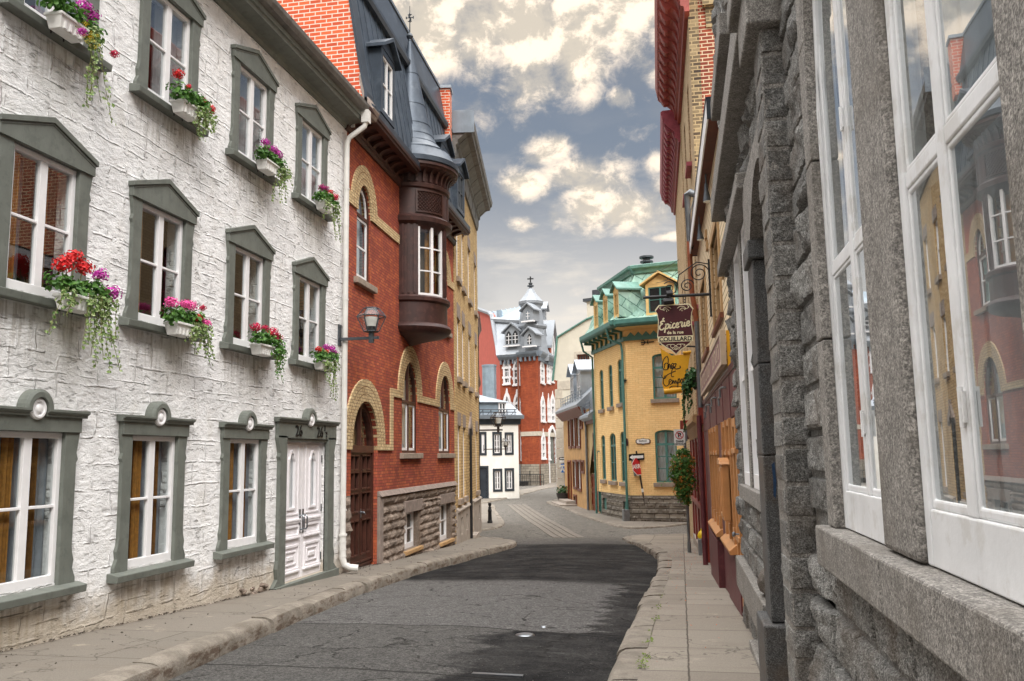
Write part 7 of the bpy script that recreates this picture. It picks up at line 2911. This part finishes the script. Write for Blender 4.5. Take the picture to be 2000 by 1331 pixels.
m.build('pane', MATS['dark_pane'], sf)
for a, b, zs_, ob, n in ((.75, 2.1, -1.10, .06, 2), (3.4, 5.5, -1.14, .06, 3)):
    m = MB()
    for i in range(n + 1):
        s = a + (b - a) * i / n
        m.box(S, s - .055, s + .055, zs_ + .05, .42, -.06, .035)
        m.box(S, s - .075, s + .075, zs_ + .05, zs_ + .24, -.06, .05)
        m.box(S, s - .08, s + .08, -.02, .05, -.06, .05)
        for ds in (-.04, .04):
            m.box(S, s + ds - .012, s + ds + .012, zs_ + .24, .42, .035, .047)
    m.box(S, a, b, -.02, .03, -.05, .03)
    m.box(S, a, b, .34, .42, -.05, .03)
    m.sweep(S, [(-.05, zs_ - .05), (ob + .05, zs_ - .06), (ob + .06, zs_ - .015), (ob - .02, zs_ + .05), (-.05, zs_ + .06)], a - .2, b + .12)
    w = m.build('shop_window', MATS['shop_orange'], sf, bevel=.006)
    g = MB()
    g.quad(S.P(a, zs_, -.03), S.P(b, zs_, -.03), S.P(b, .42, -.03), S.P(a, .42, -.03))
    g.build('pane', MATS['glass'], w)
# small menu cabinet standing out on the front
m = MB()
m.box(S, .95, 1.35, -.80, -.13, .05, .135)
m.prism(S, [(.92, -.13), (1.38, -.13), (1.33, -.09), (1.15, -.05), (.97, -.09)], .04, .165)
m.ring(S, rect(.98, 1.32, -.76, -.17), rect(1.03, 1.27, -.71, -.22), .13, .148)
m.build('menu_cabinet', MATS['shop_orange'], sf, bevel=.006)
m = MB()
m.tube([S.P(.30, -.90, .0), S.P(.30, -.90, .06)], .012, 8)
m.tube([S.P(.30, -.90, .06), S.P(.30, -.90, .075), S.P(.30, -.90, .095)], [.02, .032, .02], 10)
m.build('door_knob', MATS['steel'], sf, smooth=True)
# long name board hung out from the wall, lamp arms under it
m = MB()
z0b, z1b = 1.02, 1.43
b0, b1 = .3, 5.9
m.box(S, b0, b1, z0b, z1b, .06, .112)
m.ring(S, rect(b0, b1, z0b, z1b), rect(b0 + .10, b1 - .10, z0b + .05, z1b - .05), .10, .125)
bd = m.build('name_board', MATS['sign_board'], root, bevel=.006)
m = MB()
m.box(S, b0 + .1, b1 - .1, z0b + .05, z1b - .05, .10, .114)
m.build('board_face', MATS['sign_face'], bd)
m = MB()
rnd = random.Random(8)
n_ = 15
for i in range(n_):
    q = b0 + .45 + (b1 - b0 - .9) * i / (n_ - 1)
    if i in (5,):
        continue
    m.box(S, q, q + .07, z0b + .11, z1b - .11, .1145, .119)
    if i % 3 != 1:
        m.box(S, q + .07, q + .22, z1b - .145, z1b - .11, .1145, .119)
    if i % 2:
        m.box(S, q + .07, q + .2, z0b + .11, z0b + .14, .1145, .119)
m.build('lettering', MATS['sign_board'], bd)
m = MB()
m.box(S, .32, .36, 1.0, 1.42, .012, .05)
m.build('board_bracket', MATS['sign_yellow'], bd)
for s in (1.2, 3.2, 5.0):
    m = MB()
    m.tube([S.P(s, .82, .02), S.P(s, .82, .07), S.P(s + .25, .82, .08), S.P(s + .25, .72, .08), S.P(s + .5, .72, .085), S.P(s + .5, .62, .085)], .014, 6)
    m.build('lamp_arm', MATS['galvanised'], bd)
m = MB()
m.tube([S.P(.4, .98, .04), S.P(6.2, .98, .04)], .010, 6)
m.build('cable', MATS['galvanised'], bd)
m = MB()
m.tube([S.P(SL - .2, .75, .11), S.P(SL - .2, -2.15, .11)], .05, 10)
m.tube([S.P(SL - .2, -1.6, .11), S.P(SL - .2, -1.7, .11)], .06, 10)
m.build('downpipe', MATS['shop_maroon'], root, smooth=True)

# ---------------------------------------------------------------- tall beige house with red cornice
B1 = Fr(.55, 17.6, 1.4, flip=True)
root = thing('tall_beige_house', 'tall beige brick house with heavy red bracketed cornice above the clapboard shop', 'house', B1.P(3, zg(20), 0))
LB, zC = 5.9, 9.2
bw = [(1.2, 1.9, 3.2, 5.4), (3.6, 4.3, 3.2, 5.4), (1.2, 1.9, 6.4, 8.3), (3.6, 4.3, 6.4, 8.3), (1.2, 1.9, .6, 2.5), (3.6, 4.3, .6, 2.5)]
m = MB()
m.wall(B1, rect(0.0, LB, -2.8, zC + 1.2), [rect(*q) for q in bw], .18)
m.body(B1, 0.05, LB, -2.8, zC + 1.2, 8)
m.build('wall', MATS['brick_beige'], root)
for q in bw:
    w = sash(B1, root, 'w', rect(q[0] + .002, q[1] - .002, q[2], q[3]), MATS['cornice_pink'], MATS['glass'], -.1)
    m = MB()
    m.box(B1, q[0] - .1, q[1] + .1, q[2] - .1, q[2] - .003, -.1, .12)
    m.build('sill', MATS['cornice_pink'], w)
BE = Fr(.55, 17.6, -90)
m = MB()
m.box(BE, .21, 7, 2, zC + 1.2, -.02, .012)
m.build('end_wall', MATS['brick_old'], root)
m = MB()
m.box(BE, .0, .208, -2.5, zC + 1.2, -.02, .02)
m.build('corner_bricks', MATS['brick_mixed'], root)
m = MB()
m.box(BE, .3, 2.6, 9.35, 10, .013, .16)
m.box(BE, .36, .9, 8.9, 9.34, .013, .05)
m.build('rough_mortar', MATS['brick_mixed'], root)


def redcornice(F, s0, s1, z, dep, H, mat, root, step):
    m = MB()
    pr = [(-.02, z), (.08, z), (.10, z + .1 * H), (.16, z + .12 * H), (.18, z + .3 * H), (.20, z + .34 * H), (dep * .95, z + .62 * H), (dep * .95, z + .7 * H), (dep, z + .72 * H), (dep + .05, z + .95 * H), (dep, z + H), (-.02, z + H * 1.02)]
    m.sweep(F, pr, s0, s1)
    s = s0
    while s < s1 - .04:
        m.box(F, s, s + .06, z + .64 * H, z + .70 * H, dep * .9, dep * .985)
        s += .12
    c = m.build('cornice', mat, root)
    s = s0 + .1
    while s < s1 - .1:
        q = [(.17, z + .18 * H)]
        for i in range(8):
            t = i / 7
            q.append((.18 + (dep * .92 - .18) * t, z + H * (.16 + .42 * t + .10 * math.sin(t * 6.28))))
        q += [(dep * .92, z + .66 * H), (.17, z + .62 * H)]
        m = MB()
        m.sweep(F, q, s, s + step * .4)
        m.build('bracket', mat, c)
        s += step


redcornice(B1, -.25, LB + .15, zC, .62, 1.15, MATS['cornice_red'], root, .52)
root = thing('low_beige_house', 'beige stone house with a pinkish red cornice, farther along the right side', 'house', B1.P(9, zg(26), 0))
m = MB()
L2 = 13.6
lw = [(7.4, 8.1, 3, 5.2), (9.6, 10.3, 3, 5.2), (11.8, 12.5, 3, 5.2)]
m.wall(B1, rect(LB + .01, L2, -2.9, 9.6), [rect(*q) for q in lw], .18, .02)
m.body(B1, LB + .01, L2, -2.9, 9.6, 8, .02)
m.build('wall', MATS['brick_beige'], root)
for q in lw:
    sash(B1, root, 'w', rect(q[0] + .002, q[1] - .002, q[2], q[3]), MATS['cornice_pink'], MATS['glass_far'], -.08)
redcornice(B1, LB + .2, L2 + .1, 8.7, .5, .95, MATS['cornice_pink'], root, .5)
m = MB()
m.box(B1, L2 + .001, L2 + .14, -2.8, 6, -3, .03)
m.build('corner_board', MATS['cornice_pink'], root)
# red shopfront on its ground floor
root = thing('red_shopfront', 'dark red painted wooden shopfront with a stepped cornice behind the flower post', 'shopfront', B1.P(4, zg(21), .2))
s0, s1 = .35, 7.4
m = MB()
m.box(B1, s0, s1, -2.6, .55, .002, .05)
for s in (s0, 2.0, 3.9, 5.6, s1 - .2):
    m.box(B1, s, s + .2, -2.6, .45, .05, .085)
m.box(B1, s0, s1, -1.25, -1.13, .05, .10)
m.build('panelling', MATS['shop_red'], root)
m = MB()
m.sweep(B1, [(.0, .35), (.09, .38), (.17, .62), (.25, .68), (.25, .78), (.2, .82), (.0, .82)], s0 + .25, s1 - .1)
m.build('cornice', MATS['wood_light'], root)
for q in ((s1 - .1, s1 + .25, .42, .95, .0, .33), (s0, s0 + .4, .6, 1.35, .0, .14)):
    m = MB()
    m.box(B1, *q)
    m.build('end_block', MATS['shop_red'], root, bevel=.01)
g = MB()
for a, b in ((2.2, 3.9), (4.1, 5.6)):
    g.quad(B1.P(a, -1.1, .055), B1.P(b, -1.1, .055), B1.P(b, .3, .055), B1.P(a, .3, .055))
g.build('pane', MATS['glass'], root)
m = MB()
m.box(B1, s0, s1, -2.9, -2.18, .05, .10)
m.build('footing', MATS['concrete_base'], root)
# ---------------------------------------------------------------- hanging shop signs
Zv = Vector((0, 0, 1))
CAMR = Vector((1, 0, 0))
sB = S.s(1389, 575)
pw = S.P(sB, S.z(1389, 575), 0)          # where the bar meets the wall
# the board hangs square to the street, facing up the street
HY = pw.y


def onY(px, py, Y=None):
    r = ray(px, py)
    return r * ((Y or HY) / r.y)


HF = Fr(0, HY, -90)
root = thing('hanging_sign', 'maroon shield shaped grocery sign with cream lettering hanging from a black iron bar', 'sign', pw)
m = MB()
zb = pw.z
x0 = onY(1256, 576).x
m.tube([pw, Vector((x0, HY, zb + .0))], .024, 8)
m.box(HF, pw.x - .03, pw.x, zb - .35, zb + .55, -.03, .03)
br_ = m.build('bar', MATS['black_paint'], root)
m = MB()


def spiral(cx, cz, r0, r1, a0, turns, n=40):
    return [Vector((cx + (r0 + (r1 - r0) * i / n) * math.cos(a0 + turns * 6.283 * i / n), HY, cz + (r0 + (r1 - r0) * i / n) * math.sin(a0 + turns * 6.283 * i / n))) for i in range(n + 1)]


m.tube(spiral(pw.x - .17, zb + .34, .155, .02, 0.0, 1.9), .009, 5)
m.tube(spiral(pw.x - .36, zb + .15, .11, .015, .3, 1.8), .009, 5)
m.tube(spiral(x0 + .42, zb + .12, .12, .02, 2.4, -1.8), .008, 5)
m.tube([Vector((pw.x - .02, HY, zb + .48)), Vector((pw.x - .2, HY, zb + .52)), Vector((pw.x - .48, HY, zb + .33)), Vector((x0 + .5, HY, zb + .05))], .010, 5)
m.build('scrollwork', MATS['black_paint'], br_)
m = MB()
lx = onY(1308, 570).x
m.tube([Vector((lx - .05, HY - .05, zb + .03)), Vector((lx + .05, HY - .05, zb + .03))], .05, 8)
m.tube([Vector((lx - .10, HY - .08, zb - .10)), Vector((lx + .06, HY - .08, zb - .09))], .05, 8)
m.tube([Vector((lx, HY - .06, zb)), Vector((lx, HY - .08, zb - .1))], .015, 6)
m.build('sign_lamp', MATS['black_paint'], br_)
# shield outline from the photograph, in metres on the board plane
W_ = (onY(1356, 640) - onY(1281, 640)).x
cxs = (onY(1356, 640).x + onY(1281, 640).x) / 2
zt, zbm = onY(1318, 595).z, onY(1318, 694).z
Hs = zt - zbm
sh = [(-.46, .0), (.40, .0), (.50, -.10), (.46, -.16), (.435, -.30), (.45, -.48), (.475, -.62), (.455, -.70), (.38, -.78), (.25, -.85), (.12, -.91), (.0, -1.0), (-.12, -.91), (-.25, -.85), (-.38, -.78), (-.455, -.70), (-.475, -.62), (-.45, -.48), (-.435, -.30), (-.46, -.16), (-.51, -.10), (-.40, .0)]
sh = sh[1:-1] + [(-.40, .0)]


def sp(k_, o=0):
    return [(cxs + x * W_ * k_, zt + (z + .5) * Hs * k_ - .5 * Hs) for x, z in sh]


m = MB()
m.prism(HF, sp(1.0), -.02, .02)
bo = m.build('board_edge', MATS['sign_cream'], root)
m = MB()
m.prism(HF, sp(.955), -.023, .023)
m.build('board', MATS['sign_maroon'], bo)
m = MB()
zc_ = zt - .685 * Hs
m.box(HF, cxs - .455 * W_, cxs + .455 * W_, zc_ - .058 * Hs, zc_ + .058 * Hs, .0235, .0255)
m.build('name_band', MATS['sign_cream'], bo)
O = lambda x, z: HF.P(cxs + x * W_, zt + z * Hs, .0245)
m = MB()
# "Epicerie" brush script, drawn stroke by stroke (units: fraction of board width)
u = W_ * .105
o0 = O(-.40, -.50)
strokes = [
    [(1.0, 2.15), (.75, 2.4), (.3, 2.3), (.15, 1.9), (.55, 1.65), (.15, 1.35), (-.05, .7), (.15, .1), (.6, .05), (.95, .45)], [(.55, 2.75), (.85, 3.2)],
    [(1.15, 1.25), (1.35, 1.35), (1.2, .3), (1.05, -.95)], [(1.3, .9), (1.65, 1.4), (1.95, 1.0), (1.75, .3), (1.3, .15)],
    [(2.2, 1.2), (2.1, .5), (2.25, .12), (2.55, .4)], [(2.35, 1.7), (2.4, 1.78)],
    [(3.25, 1.2), (3.0, 1.35), (2.7, .8), (2.8, .2), (3.1, .12), (3.4, .45)],
    [(3.45, .65), (3.95, .95), (3.8, 1.4), (3.5, 1.1), (3.5, .35), (3.8, .1), (4.15, .45)],
    [(4.25, 1.2), (4.4, 1.5), (4.75, 1.35), (4.65, .5), (4.8, .15), (5.05, .45)], [(4.35, 1.45), (4.75, 1.35)],
    [(5.3, 1.35), (5.2, .5), (5.35, .15), (5.65, .45)], [(5.45, 1.95), (5.5, 2.03)],
    [(5.75, .7), (6.25, 1.0), (6.15, 1.5), (5.8, 1.25), (5.75, .45), (6.1, .15), (6.5, .6)]]
for st in strokes:
    m.ribbon(o0, CAMR, Zv, [((x * 1.17 + z * .06) * u, z * u * .92 + x * u * .10) for x, z in st], u * .36, .003)
m.text('de la rue', .115 * W_, O(.0, -.585), CAMR, Zv, .003, bold=.0022, sx=1.05)
# flourishes
for sg in (-1, 1):
    for q in ([(.08, .0), (.16, .05), (.26, .03), (.30, -.02), (.25, -.05)], [(.14, -.06), (.2, .0), (.32, -.02), (.38, .03), (.34, .06)], [(.2, -.04), (.2, -.085)]):
        m.ribbon(O(0, -.085), CAMR, Zv, [(sg * x * W_, z * W_) for x, z in q], .014 * W_, .003)
    for q in ([(.0, .0), (.06, .05), (.13, .03), (.12, -.03), (.05, -.03), (.0, .02)], [(.1, .05), (.18, .05), (.24, .03), (.2, .0)], [(.0, -.04), (.06, -.08), (.1, -.05)], [(.0, -.1), (.04, -.07)]):
        m.ribbon(O(0, -.83), CAMR, Zv, [(sg * x * W_, z * W_) for x, z in q], .014 * W_, .003)
m.build('lettering', MATS['sign_cream'], bo)
m = MB()
m.text('COUILLARD', .155 * W_, HF.P(cxs, zc_ - .054 * W_, .026), CAMR, Zv, .003, bold=.0025, sx=1.0)
# little serifs
for i in range(9):
    xx = cxs + (-.40 + i * .1) * W_
    m.box(HF, xx - .02 * W_, xx + .025 * W_, zc_ - .057 * W_, zc_ - .047 * W_, .026, .029)
m.build('lettering', MATS['letter_black'], bo)
for dx in (-.28, .28):
    m = MB()
    for q in range(3):
        z_ = zb - .02 - (zb - zt) * (q + .5) / 3
        m.tube([Vector((cxs + dx * W_ + .018 * math.cos(a), HY + (.018 * math.sin(a) if q % 2 else 0), z_ + .028 * math.sin(a))) for a in [i * .7 for i in range(10)]], .006, 5)
    m.build('chain', MATS['black_paint'], root)

# yellow scroll sign further along
YY = 19.6
r_ = B1.P(0, 0, 0)
sy = (YY - 17.6)
YF = Fr(0, YY, -90)
onS = lambda px, py: onY(px, py, YY)
wx = B1.P(sy, 0, 0).x
root = thing('hanging_sign', 'yellow scroll shaped cafe sign with black script hanging behind the maroon one', 'sign', Vector((wx, YY, onS(1320, 690).z)))
out_ = [(1286, 678), (1290, 682), (1296, 720), (1293, 750), (1298, 766), (1310, 771), (1352, 764), (1351, 756), (1345, 757), (1342, 735), (1346, 705), (1349, 689), (1337, 688), (1334, 693), (1312, 695)]
m = MB()
pts = [(onS(*q).x, onS(*q).z) for q in out_]
m.prism(YF, pts, -.02, .02)
bo = m.build('board', MATS['sign_yellow'], root, bevel=.006)
m = MB()
a, b = onS(1297, 766), onS(1352, 759)
m.tube([Vector((a.x, YY - .04, a.z + .0)), Vector((b.x, YY - .04, b.z + .0))], .062, 12)
m.build('rolled_edge', MATS['sign_yellow'], bo, smooth=True)
m = MB()
a, b = onS(1334, 690), onS(1350, 688)
m.tube([Vector((a.x, YY - .03, a.z)), Vector((b.x, YY - .03, b.z))], .035, 10)
m.build('rolled_edge', MATS['sign_yellow'], bo, smooth=True)
m = MB()
ox = onS(1292, 770)
kx = (onS(1350, 730).x - onS(1292, 730).x) / 58
kz = (onS(1320, 690).z - onS(1320, 770).z) / 80
OO = Vector((ox.x, YY - .021, ox.z))
scr = [[(13, 73), (9, 70), (5, 62), (4, 52), (8, 47), (14, 48), (17, 54), (13, 60), (8, 57), (8, 50)], [(14, 74), (16, 66), (14, 50), (15, 49), (17, 57), (19, 57), (20, 49), (22, 50)], [(23, 53), (26, 56), (25, 59), (22, 57), (22, 51), (25, 49), (28, 53)], [(27, 58), (31, 58), (28, 49), (33, 48), (39, 50), (38, 54)],
       [(2, 37), (3, 32), (8, 30), (12, 36), (22, 41), (30, 44)], [(26, 54), (22, 44), (21, 34), (26, 33)], [(9, 36), (5, 28), (5, 20), (9, 15), (14, 17), (16, 22)], [(16, 22), (20, 25), (19, 28), (16, 26), (16, 20), (19, 18), (22, 22)], [(22, 27), (23, 19), (25, 26), (27, 19), (29, 26), (31, 19), (33, 24)], [(34, 29), (32, 10)], [(33, 25), (36, 29), (37, 23), (34, 20)], [(40, 28), (38, 22), (41, 20), (42, 27), (40, 28)], [(44, 22), (45, 30), (47, 28), (48, 31)], [(49, 38), (47, 30), (49, 24), (53, 32)], [(53, 48), (54, 36), (52, 28)],
       [(40, 13), (30, 14), (20, 14), (15, 8), (19, 4), (24, 7), (22, 11)]]
for q in scr:
    m.ribbon(OO, CAMR, Zv, [(x * kx, z * kz) for x, z in q], .020, .003)
m.build('lettering', MATS['letter_black'], bo)
m = MB()
m.tube([Vector((wx, YY, onS(1340, 684).z + .06)), Vector((onS(1288, 680).x, YY, onS(1288, 678).z + .06))], .02, 6)
m.build('bar', MATS['black_paint'], root)

# wall plant hanging by the red shop cornice
pp = onY(1352, 738, 18.2)
root = thing('wall_plant', 'dark leafy plant in a wall pot above the red shopfront', 'plant', pp)
m = MB()
rn = random.Random(21)
leaf_cluster(m, pp, (.14, .2, .22), 170, .085, rn)
leaf_cluster(m, pp + Vector((-.1, 0, -.2)), (.12, .15, .2), 90, .07, rn)
st = MB()
for _ in range(5):
    trail(m, st, pp + Vector((rn.uniform(-.22, .0), 0, -.1)), rn.uniform(.5, 1.05), rn, .07, Vector((-1, 0, 0)))
m.build('foliage', MATS['leaf_dark'], root)
st.build('stem', MATS['vine_stem'], root)
m = MB()
m.lathe((pp.x + .08, pp.y), [(.06, pp.z - .25), (.12, pp.z - .05), (.12, pp.z), (.1, pp.z)], 12)
m.build('pot', MATS['pot_dark'], root, smooth=True)

# flower post with the no parking sign
PY = 21.0
p = ray(1346, 1064) * (PY / ray(1346, 1064).y)
p.z = zg(PY)
root = thing('sign_post', 'slim grey steel post carrying the no parking sign and the flower ball', 'sign post', p)
m = MB()
top = onY(1337, 842, PY)
m.tube([p, Vector((p.x, PY, top.z + .05))], .034, 10)
m.tube([p, p + Vector((0, 0, .25))], .045, 10)
m.build('post', MATS['galvanised'], root)
m = MB()
a, b = onY(1317, 871, PY), onY(1337.5, 839, PY)
NF = Fr(0, PY - .045, -90)
m.box(NF, a.x, b.x, a.z, b.z, .0, .006)
sg_ = m.build('no_parking_sign', MATS['sign_white'], root, bevel=.0)
m = MB()
c_ = ((a.x + b.x) / 2, b.z - (b.x - a.x) * .52)
r0 = (b.x - a.x) * .37
m.ring(NF, [(c_[0] + r0 * math.cos(t), c_[1] + r0 * math.sin(t)) for t in [i * .2618 for i in range(24)]], [(c_[0] + r0 * .8 * math.cos(t), c_[1] + r0 * .8 * math.sin(t)) for t in [i * .2618 for i in range(24)]], .007, .010)
m.prism(NF, [(c_[0] - r0 * .62, c_[1] + r0 * .5), (c_[0] - r0 * .5, c_[1] + r0 * .62), (c_[0] + r0 * .62, c_[1] - r0 * .5), (c_[0] + r0 * .5, c_[1] - r0 * .62)], .0125, .0135)
m.build('prohibition_ring', MATS['sign_red'], sg_)
m = MB()
m.text('P', r0 * 1.5, NF.P(c_[0], c_[1] - r0 * .5, .0105), CAMR, Zv, .002, bold=.006)
m.text('DANS', (b.x - a.x) * .26, NF.P(c_[0], a.z + (b.z - a.z) * .20, .0075), CAMR, Zv, .002, bold=.003)
m.text('CETTE RUE', (b.x - a.x) * .2, NF.P(c_[0], a.z + (b.z - a.z) * .05, .0075), CAMR, Zv, .002, bold=.002)
m.build('lettering', MATS['letter_black'], sg_)
m = MB()
m.box(NF, b.x + .005, b.x + .05, a.z + .1, b.z - .02, -.02, .0)
m.build('sign_back', MATS['sign_grey'], root)
root = thing('flower_ball', 'hanging ball of green leaves with small orange flowers on the grey post', 'hanging plant', onY(1334, 920, PY))
rn = random.Random(33)
m = MB()
fl = MB()
for (px, py, rx, rz, n) in ((1334, 885, .17, .12, 240), (1334, 905, .30, .24, 620), (1330, 925, .30, .28, 620), (1340, 940, .26, .28, 520), (1333, 955, .24, .24, 380), (1338, 970, .15, .2, 180), (1345, 978, .07, .14, 60)):
    c = onY(px, py, PY - .1)
    leaf_cluster(m, c, (rx, rx * .9, rz), n, .062, rn)
    for _ in range(int(n / 24)):
        d = Vector((rn.gauss(0, 1), -abs(rn.gauss(0, 1)), rn.gauss(0, 1))).normalized()
        bloom(fl, c + Vector((d.x * rx, d.y * rx, d.z * rz)) * 1.02, .042, rn, 9)
st = MB()
for _ in range(14):
    c = onY(rn.uniform(1312, 1352), rn.uniform(875, 960), PY)
    q = [c]
    dr = Vector((rn.uniform(-.3, .3), rn.uniform(-.3, .1), rn.uniform(-.3, .2)))
    for i in range(5):
        q.append(q[-1] + dr * .28 + Vector((rn.uniform(-.02, .02), 0, -.012 * i)))
        leaf(m, q[-1], Vector((rn.uniform(-1, 1), -1, rn.uniform(-.3, 1))).normalized(), .045, rn)
    st.tube(q, .004, 4)
m.build('foliage', MATS['leaf_green'], root)
fl.build('blossom', MATS['petal_orange'], root)
st.build('stem', MATS['vine_stem'], root)
m = MB()
c = onY(1336, 935, PY)
m.lathe((c.x, c.y), [(.02, c.z - .28), (.15, c.z - .2), (.2, c.z), (.21, c.z + .03), (.17, c.z + .03)], 14)
m.build('basket', MATS['pot_dark'], root, smooth=True)

# leaning stop sign with the one-way arrow
pb = gnd(1265, 1017.5) + Vector((0, -.25, 0))
pb.z = zg(pb.y)
SY = pb.y
root = thing('stop_sign', 'leaning pole with a red octagonal ARRET stop sign under a one way arrow', 'stop sign', pb)
tp = onY(1243, 884, SY)
m = MB()
m.tube([pb, tp], .038, 8)
m.build('pole', MATS['lantern_brown'], root)
f0, f1 = .38, .48
m = MB()
m.tube([pb.lerp(tp, .42), pb.lerp(tp, .47)], .046, 8)
m.build('reflector_band', MATS['sign_white'], root)
ax = (tp - pb).normalized()
Xs = (CAMR - ax * ax.x).normalized()
cS = onY(1247, 911, SY - .05)
# sign plate is turned: seen foreshortened
th = R(48)
Xp = Vector((math.cos(th), -math.sin(th) * -1, 0)).normalized()
Xp = (Xp - ax * Xp.dot(ax)).normalized()
Np = Xp.cross(ax)
rad = .40


def octa(m_, c, r, n0, n1):
    q = [c + Xp * r * math.cos(R(45 * i + 22.5)) + ax * r * math.sin(R(45 * i + 22.5)) for i in range(8)]
    m_.add([v + Np * n0 for v in q] + [v + Np * n1 for v in q], [tuple(range(8)), tuple(range(8, 16))] + [(i, (i + 1) % 8, 8 + (i + 1) % 8, 8 + i) for i in range(8)])


m = MB()
octa(m, cS, rad, 0, .008)
sg_ = m.build('sign_edge', MATS['sign_white'], root)
m = MB()
octa(m, cS, rad * .93, .0085, .0105)
m.build('sign_panel', MATS['sign_red'], sg_)
m = MB()
m.text('ARRÊT', .24, cS - ax * .08 + Np * .011, Xp, ax, .002, bold=.006, sx=.95)
m.build('lettering', MATS['sign_white'], sg_)
m = MB()      # second plate back to back, facing the side street
octa_c = cS + Vector((-.28, .18, -.05))
X2 = Vector((-math.sin(R(35)), math.cos(R(35)), 0))
q = [octa_c + X2 * .40 * math.cos(R(45 * i + 22.5)) + ax * .40 * math.sin(R(45 * i + 22.5)) for i in range(8)]
N2 = X2.cross(ax)
m.add(q + [v + N2 * .01 for v in q], [tuple(range(8)), tuple(range(8, 16))] + [(i, (i + 1) % 8, 8 + (i + 1) % 8, 8 + i) for i in range(8)])
m.build('sign_back', MATS['sign_grey'], root)
m = MB()
a, b = onY(1228.5, 901, SY - .06), onY(1258, 885, SY - .06)
F1w = Fr(0, SY - .06, -90)
ow0, ow1 = a.x, b.x
zc0 = (a.z + b.z) / 2
tilt = .05
PW = lambda x, z, o: Vector((x, SY - .06 - o, z + (x - (ow0 + ow1) / 2) * tilt))


def plate(m_, x0, x1, z0, z1, o0, o1):
    m_.hexa([PW(x0, z0, o0), PW(x1, z0, o0), PW(x1, z0, o1), PW(x0, z0, o1), PW(x0, z1, o0), PW(x1, z1, o0), PW(x1, z1, o1), PW(x0, z1, o1)])


plate(m, ow0, ow1, zc0 - .135, zc0 + .135, 0, .008)
o1w = m.build('one_way_sign', MATS['letter_black'], root)
m = MB()
w = ow1 - ow0
m.add([PW(x, z, .0085) for x, z in ((ow0 + .05 * w, zc0), (ow0 + .26 * w, zc0 + .105), (ow0 + .24 * w, zc0 + .06), (ow1 - .06 * w, zc0 + .06), (ow1 - .06 * w, zc0 - .06), (ow0 + .24 * w, zc0 - .06), (ow0 + .26 * w, zc0 - .105))], [(0, 1, 2), (0, 2, 5), (0, 5, 6), (2, 3, 4, 5)])
m.build('arrow', MATS['sign_white'], o1w)
m = MB()
p_ = PW((ow0 + ow1) / 2, zc0 + .16, 0)
m.tube([p_, p_ + Vector((0, 0, .09))], .03, 6)
m.build('clamp', MATS['black_paint'], o1w)

# blue information sign far down the street
pb = gnd(1108, 976)
IY = pb.y
root = thing('information_sign', 'blue information sign under a small one way arrow on a thin pole', 'sign', pb)
tp = onY(1099, 893, IY)
m = MB()
m.tube([pb, tp], .045, 8)
m.build('pole', MATS['galvanised'], root)
IF = Fr(0, IY - .08, -90)


def panel(xa, xb, ya, yb, mat, name, o, par=None):
    a, b = onY(xa, yb, IY - .08), onY(xb, ya, IY - .08)
    m_ = MB()
    m_.box(IF, a.x, b.x, a.z, b.z, o, o + .012)
    return m_.build(name, MATS[mat], par or root), a, b


bl, a, b = panel(1096, 1107.5, 906, 923.5, 'sign_blue', 'sign_panel', 0)
m = MB()
cx_, cz_ = (a.x + b.x) / 2, (a.z + b.z) / 2
for q in ([(-.28, .12), (.0, .16), (.25, .0), (.3, -.16)], [(-.1, .14), (-.12, -.02), (-.22, -.2)], [(-.1, .0), (.02, -.2)]):
    m.ribbon(IF.P(cx_, cz_, .013), CAMR, Zv, q, .09, .003)
m.build('pictogram', MATS['sign_white'], bl)
bk, a, b = panel(1092.5, 1107.5, 893.5, 898.5, 'letter_black', 'one_way_sign', 0)
m = MB()
cz_ = (a.z + b.z) / 2
m.prism(IF, [(a.x + .04, cz_ - .03), (b.x - .18, cz_ - .03), (b.x - .18, cz_ - .07), (b.x - .04, cz_), (b.x - .18, cz_ + .07), (b.x - .18, cz_ + .03), (a.x + .04, cz_ + .03)], .0125, .015)
m.build('arrow', MATS['sign_white'], bk)
wp, a, b = panel(1093, 1107, 899.5, 904, 'sign_white', 'name_plate', 0)

# grey utility box with a yellow padlock bag by the red shopfront
p = gnd(1371, 1085)
p = Vector((p.x + .02, p.y, zg(p.y)))
root = thing('utility_box', 'low grey utility box with a yellow bag on top against the red shopfront', 'utility box', p)
m = MB()
m.abox(p.x - .09, p.x + .15, p.y - .1, p.y + .5, p.z, p.z + .36)
m.build('box', MATS['galvanised'], root, bevel=.01)
m = MB()
m.lathe((p.x - .0, p.y + .08), [(0, p.z + .36), (.09, p.z + .37), (.10, p.z + .43), (.07, p.z + .50), (.03, p.z + .53), (.03, p.z + .57), (.0, p.z + .58)], 10)
m.build('bag', MATS['bag_yellow'], root, smooth=True)
# thin overhead wires from the far roof to the tall house
m = MB()
for (a, b) in (((1238, 533), (1330, 505)), ((1262, 548), (1330, 528))):
    A_, B_ = onY(*a, 40), onY(*b, 29)
    q = [A_.lerp(B_, i / 8) + Vector((0, 0, -.25 * math.sin(math.pi * i / 8))) for i in range(9)]
    m.tube(q, .012, 4)
tag(m.build('overhead_wire', MATS['black_paint']), 'thin black wires strung from the green roof to the beige house', 'wires')
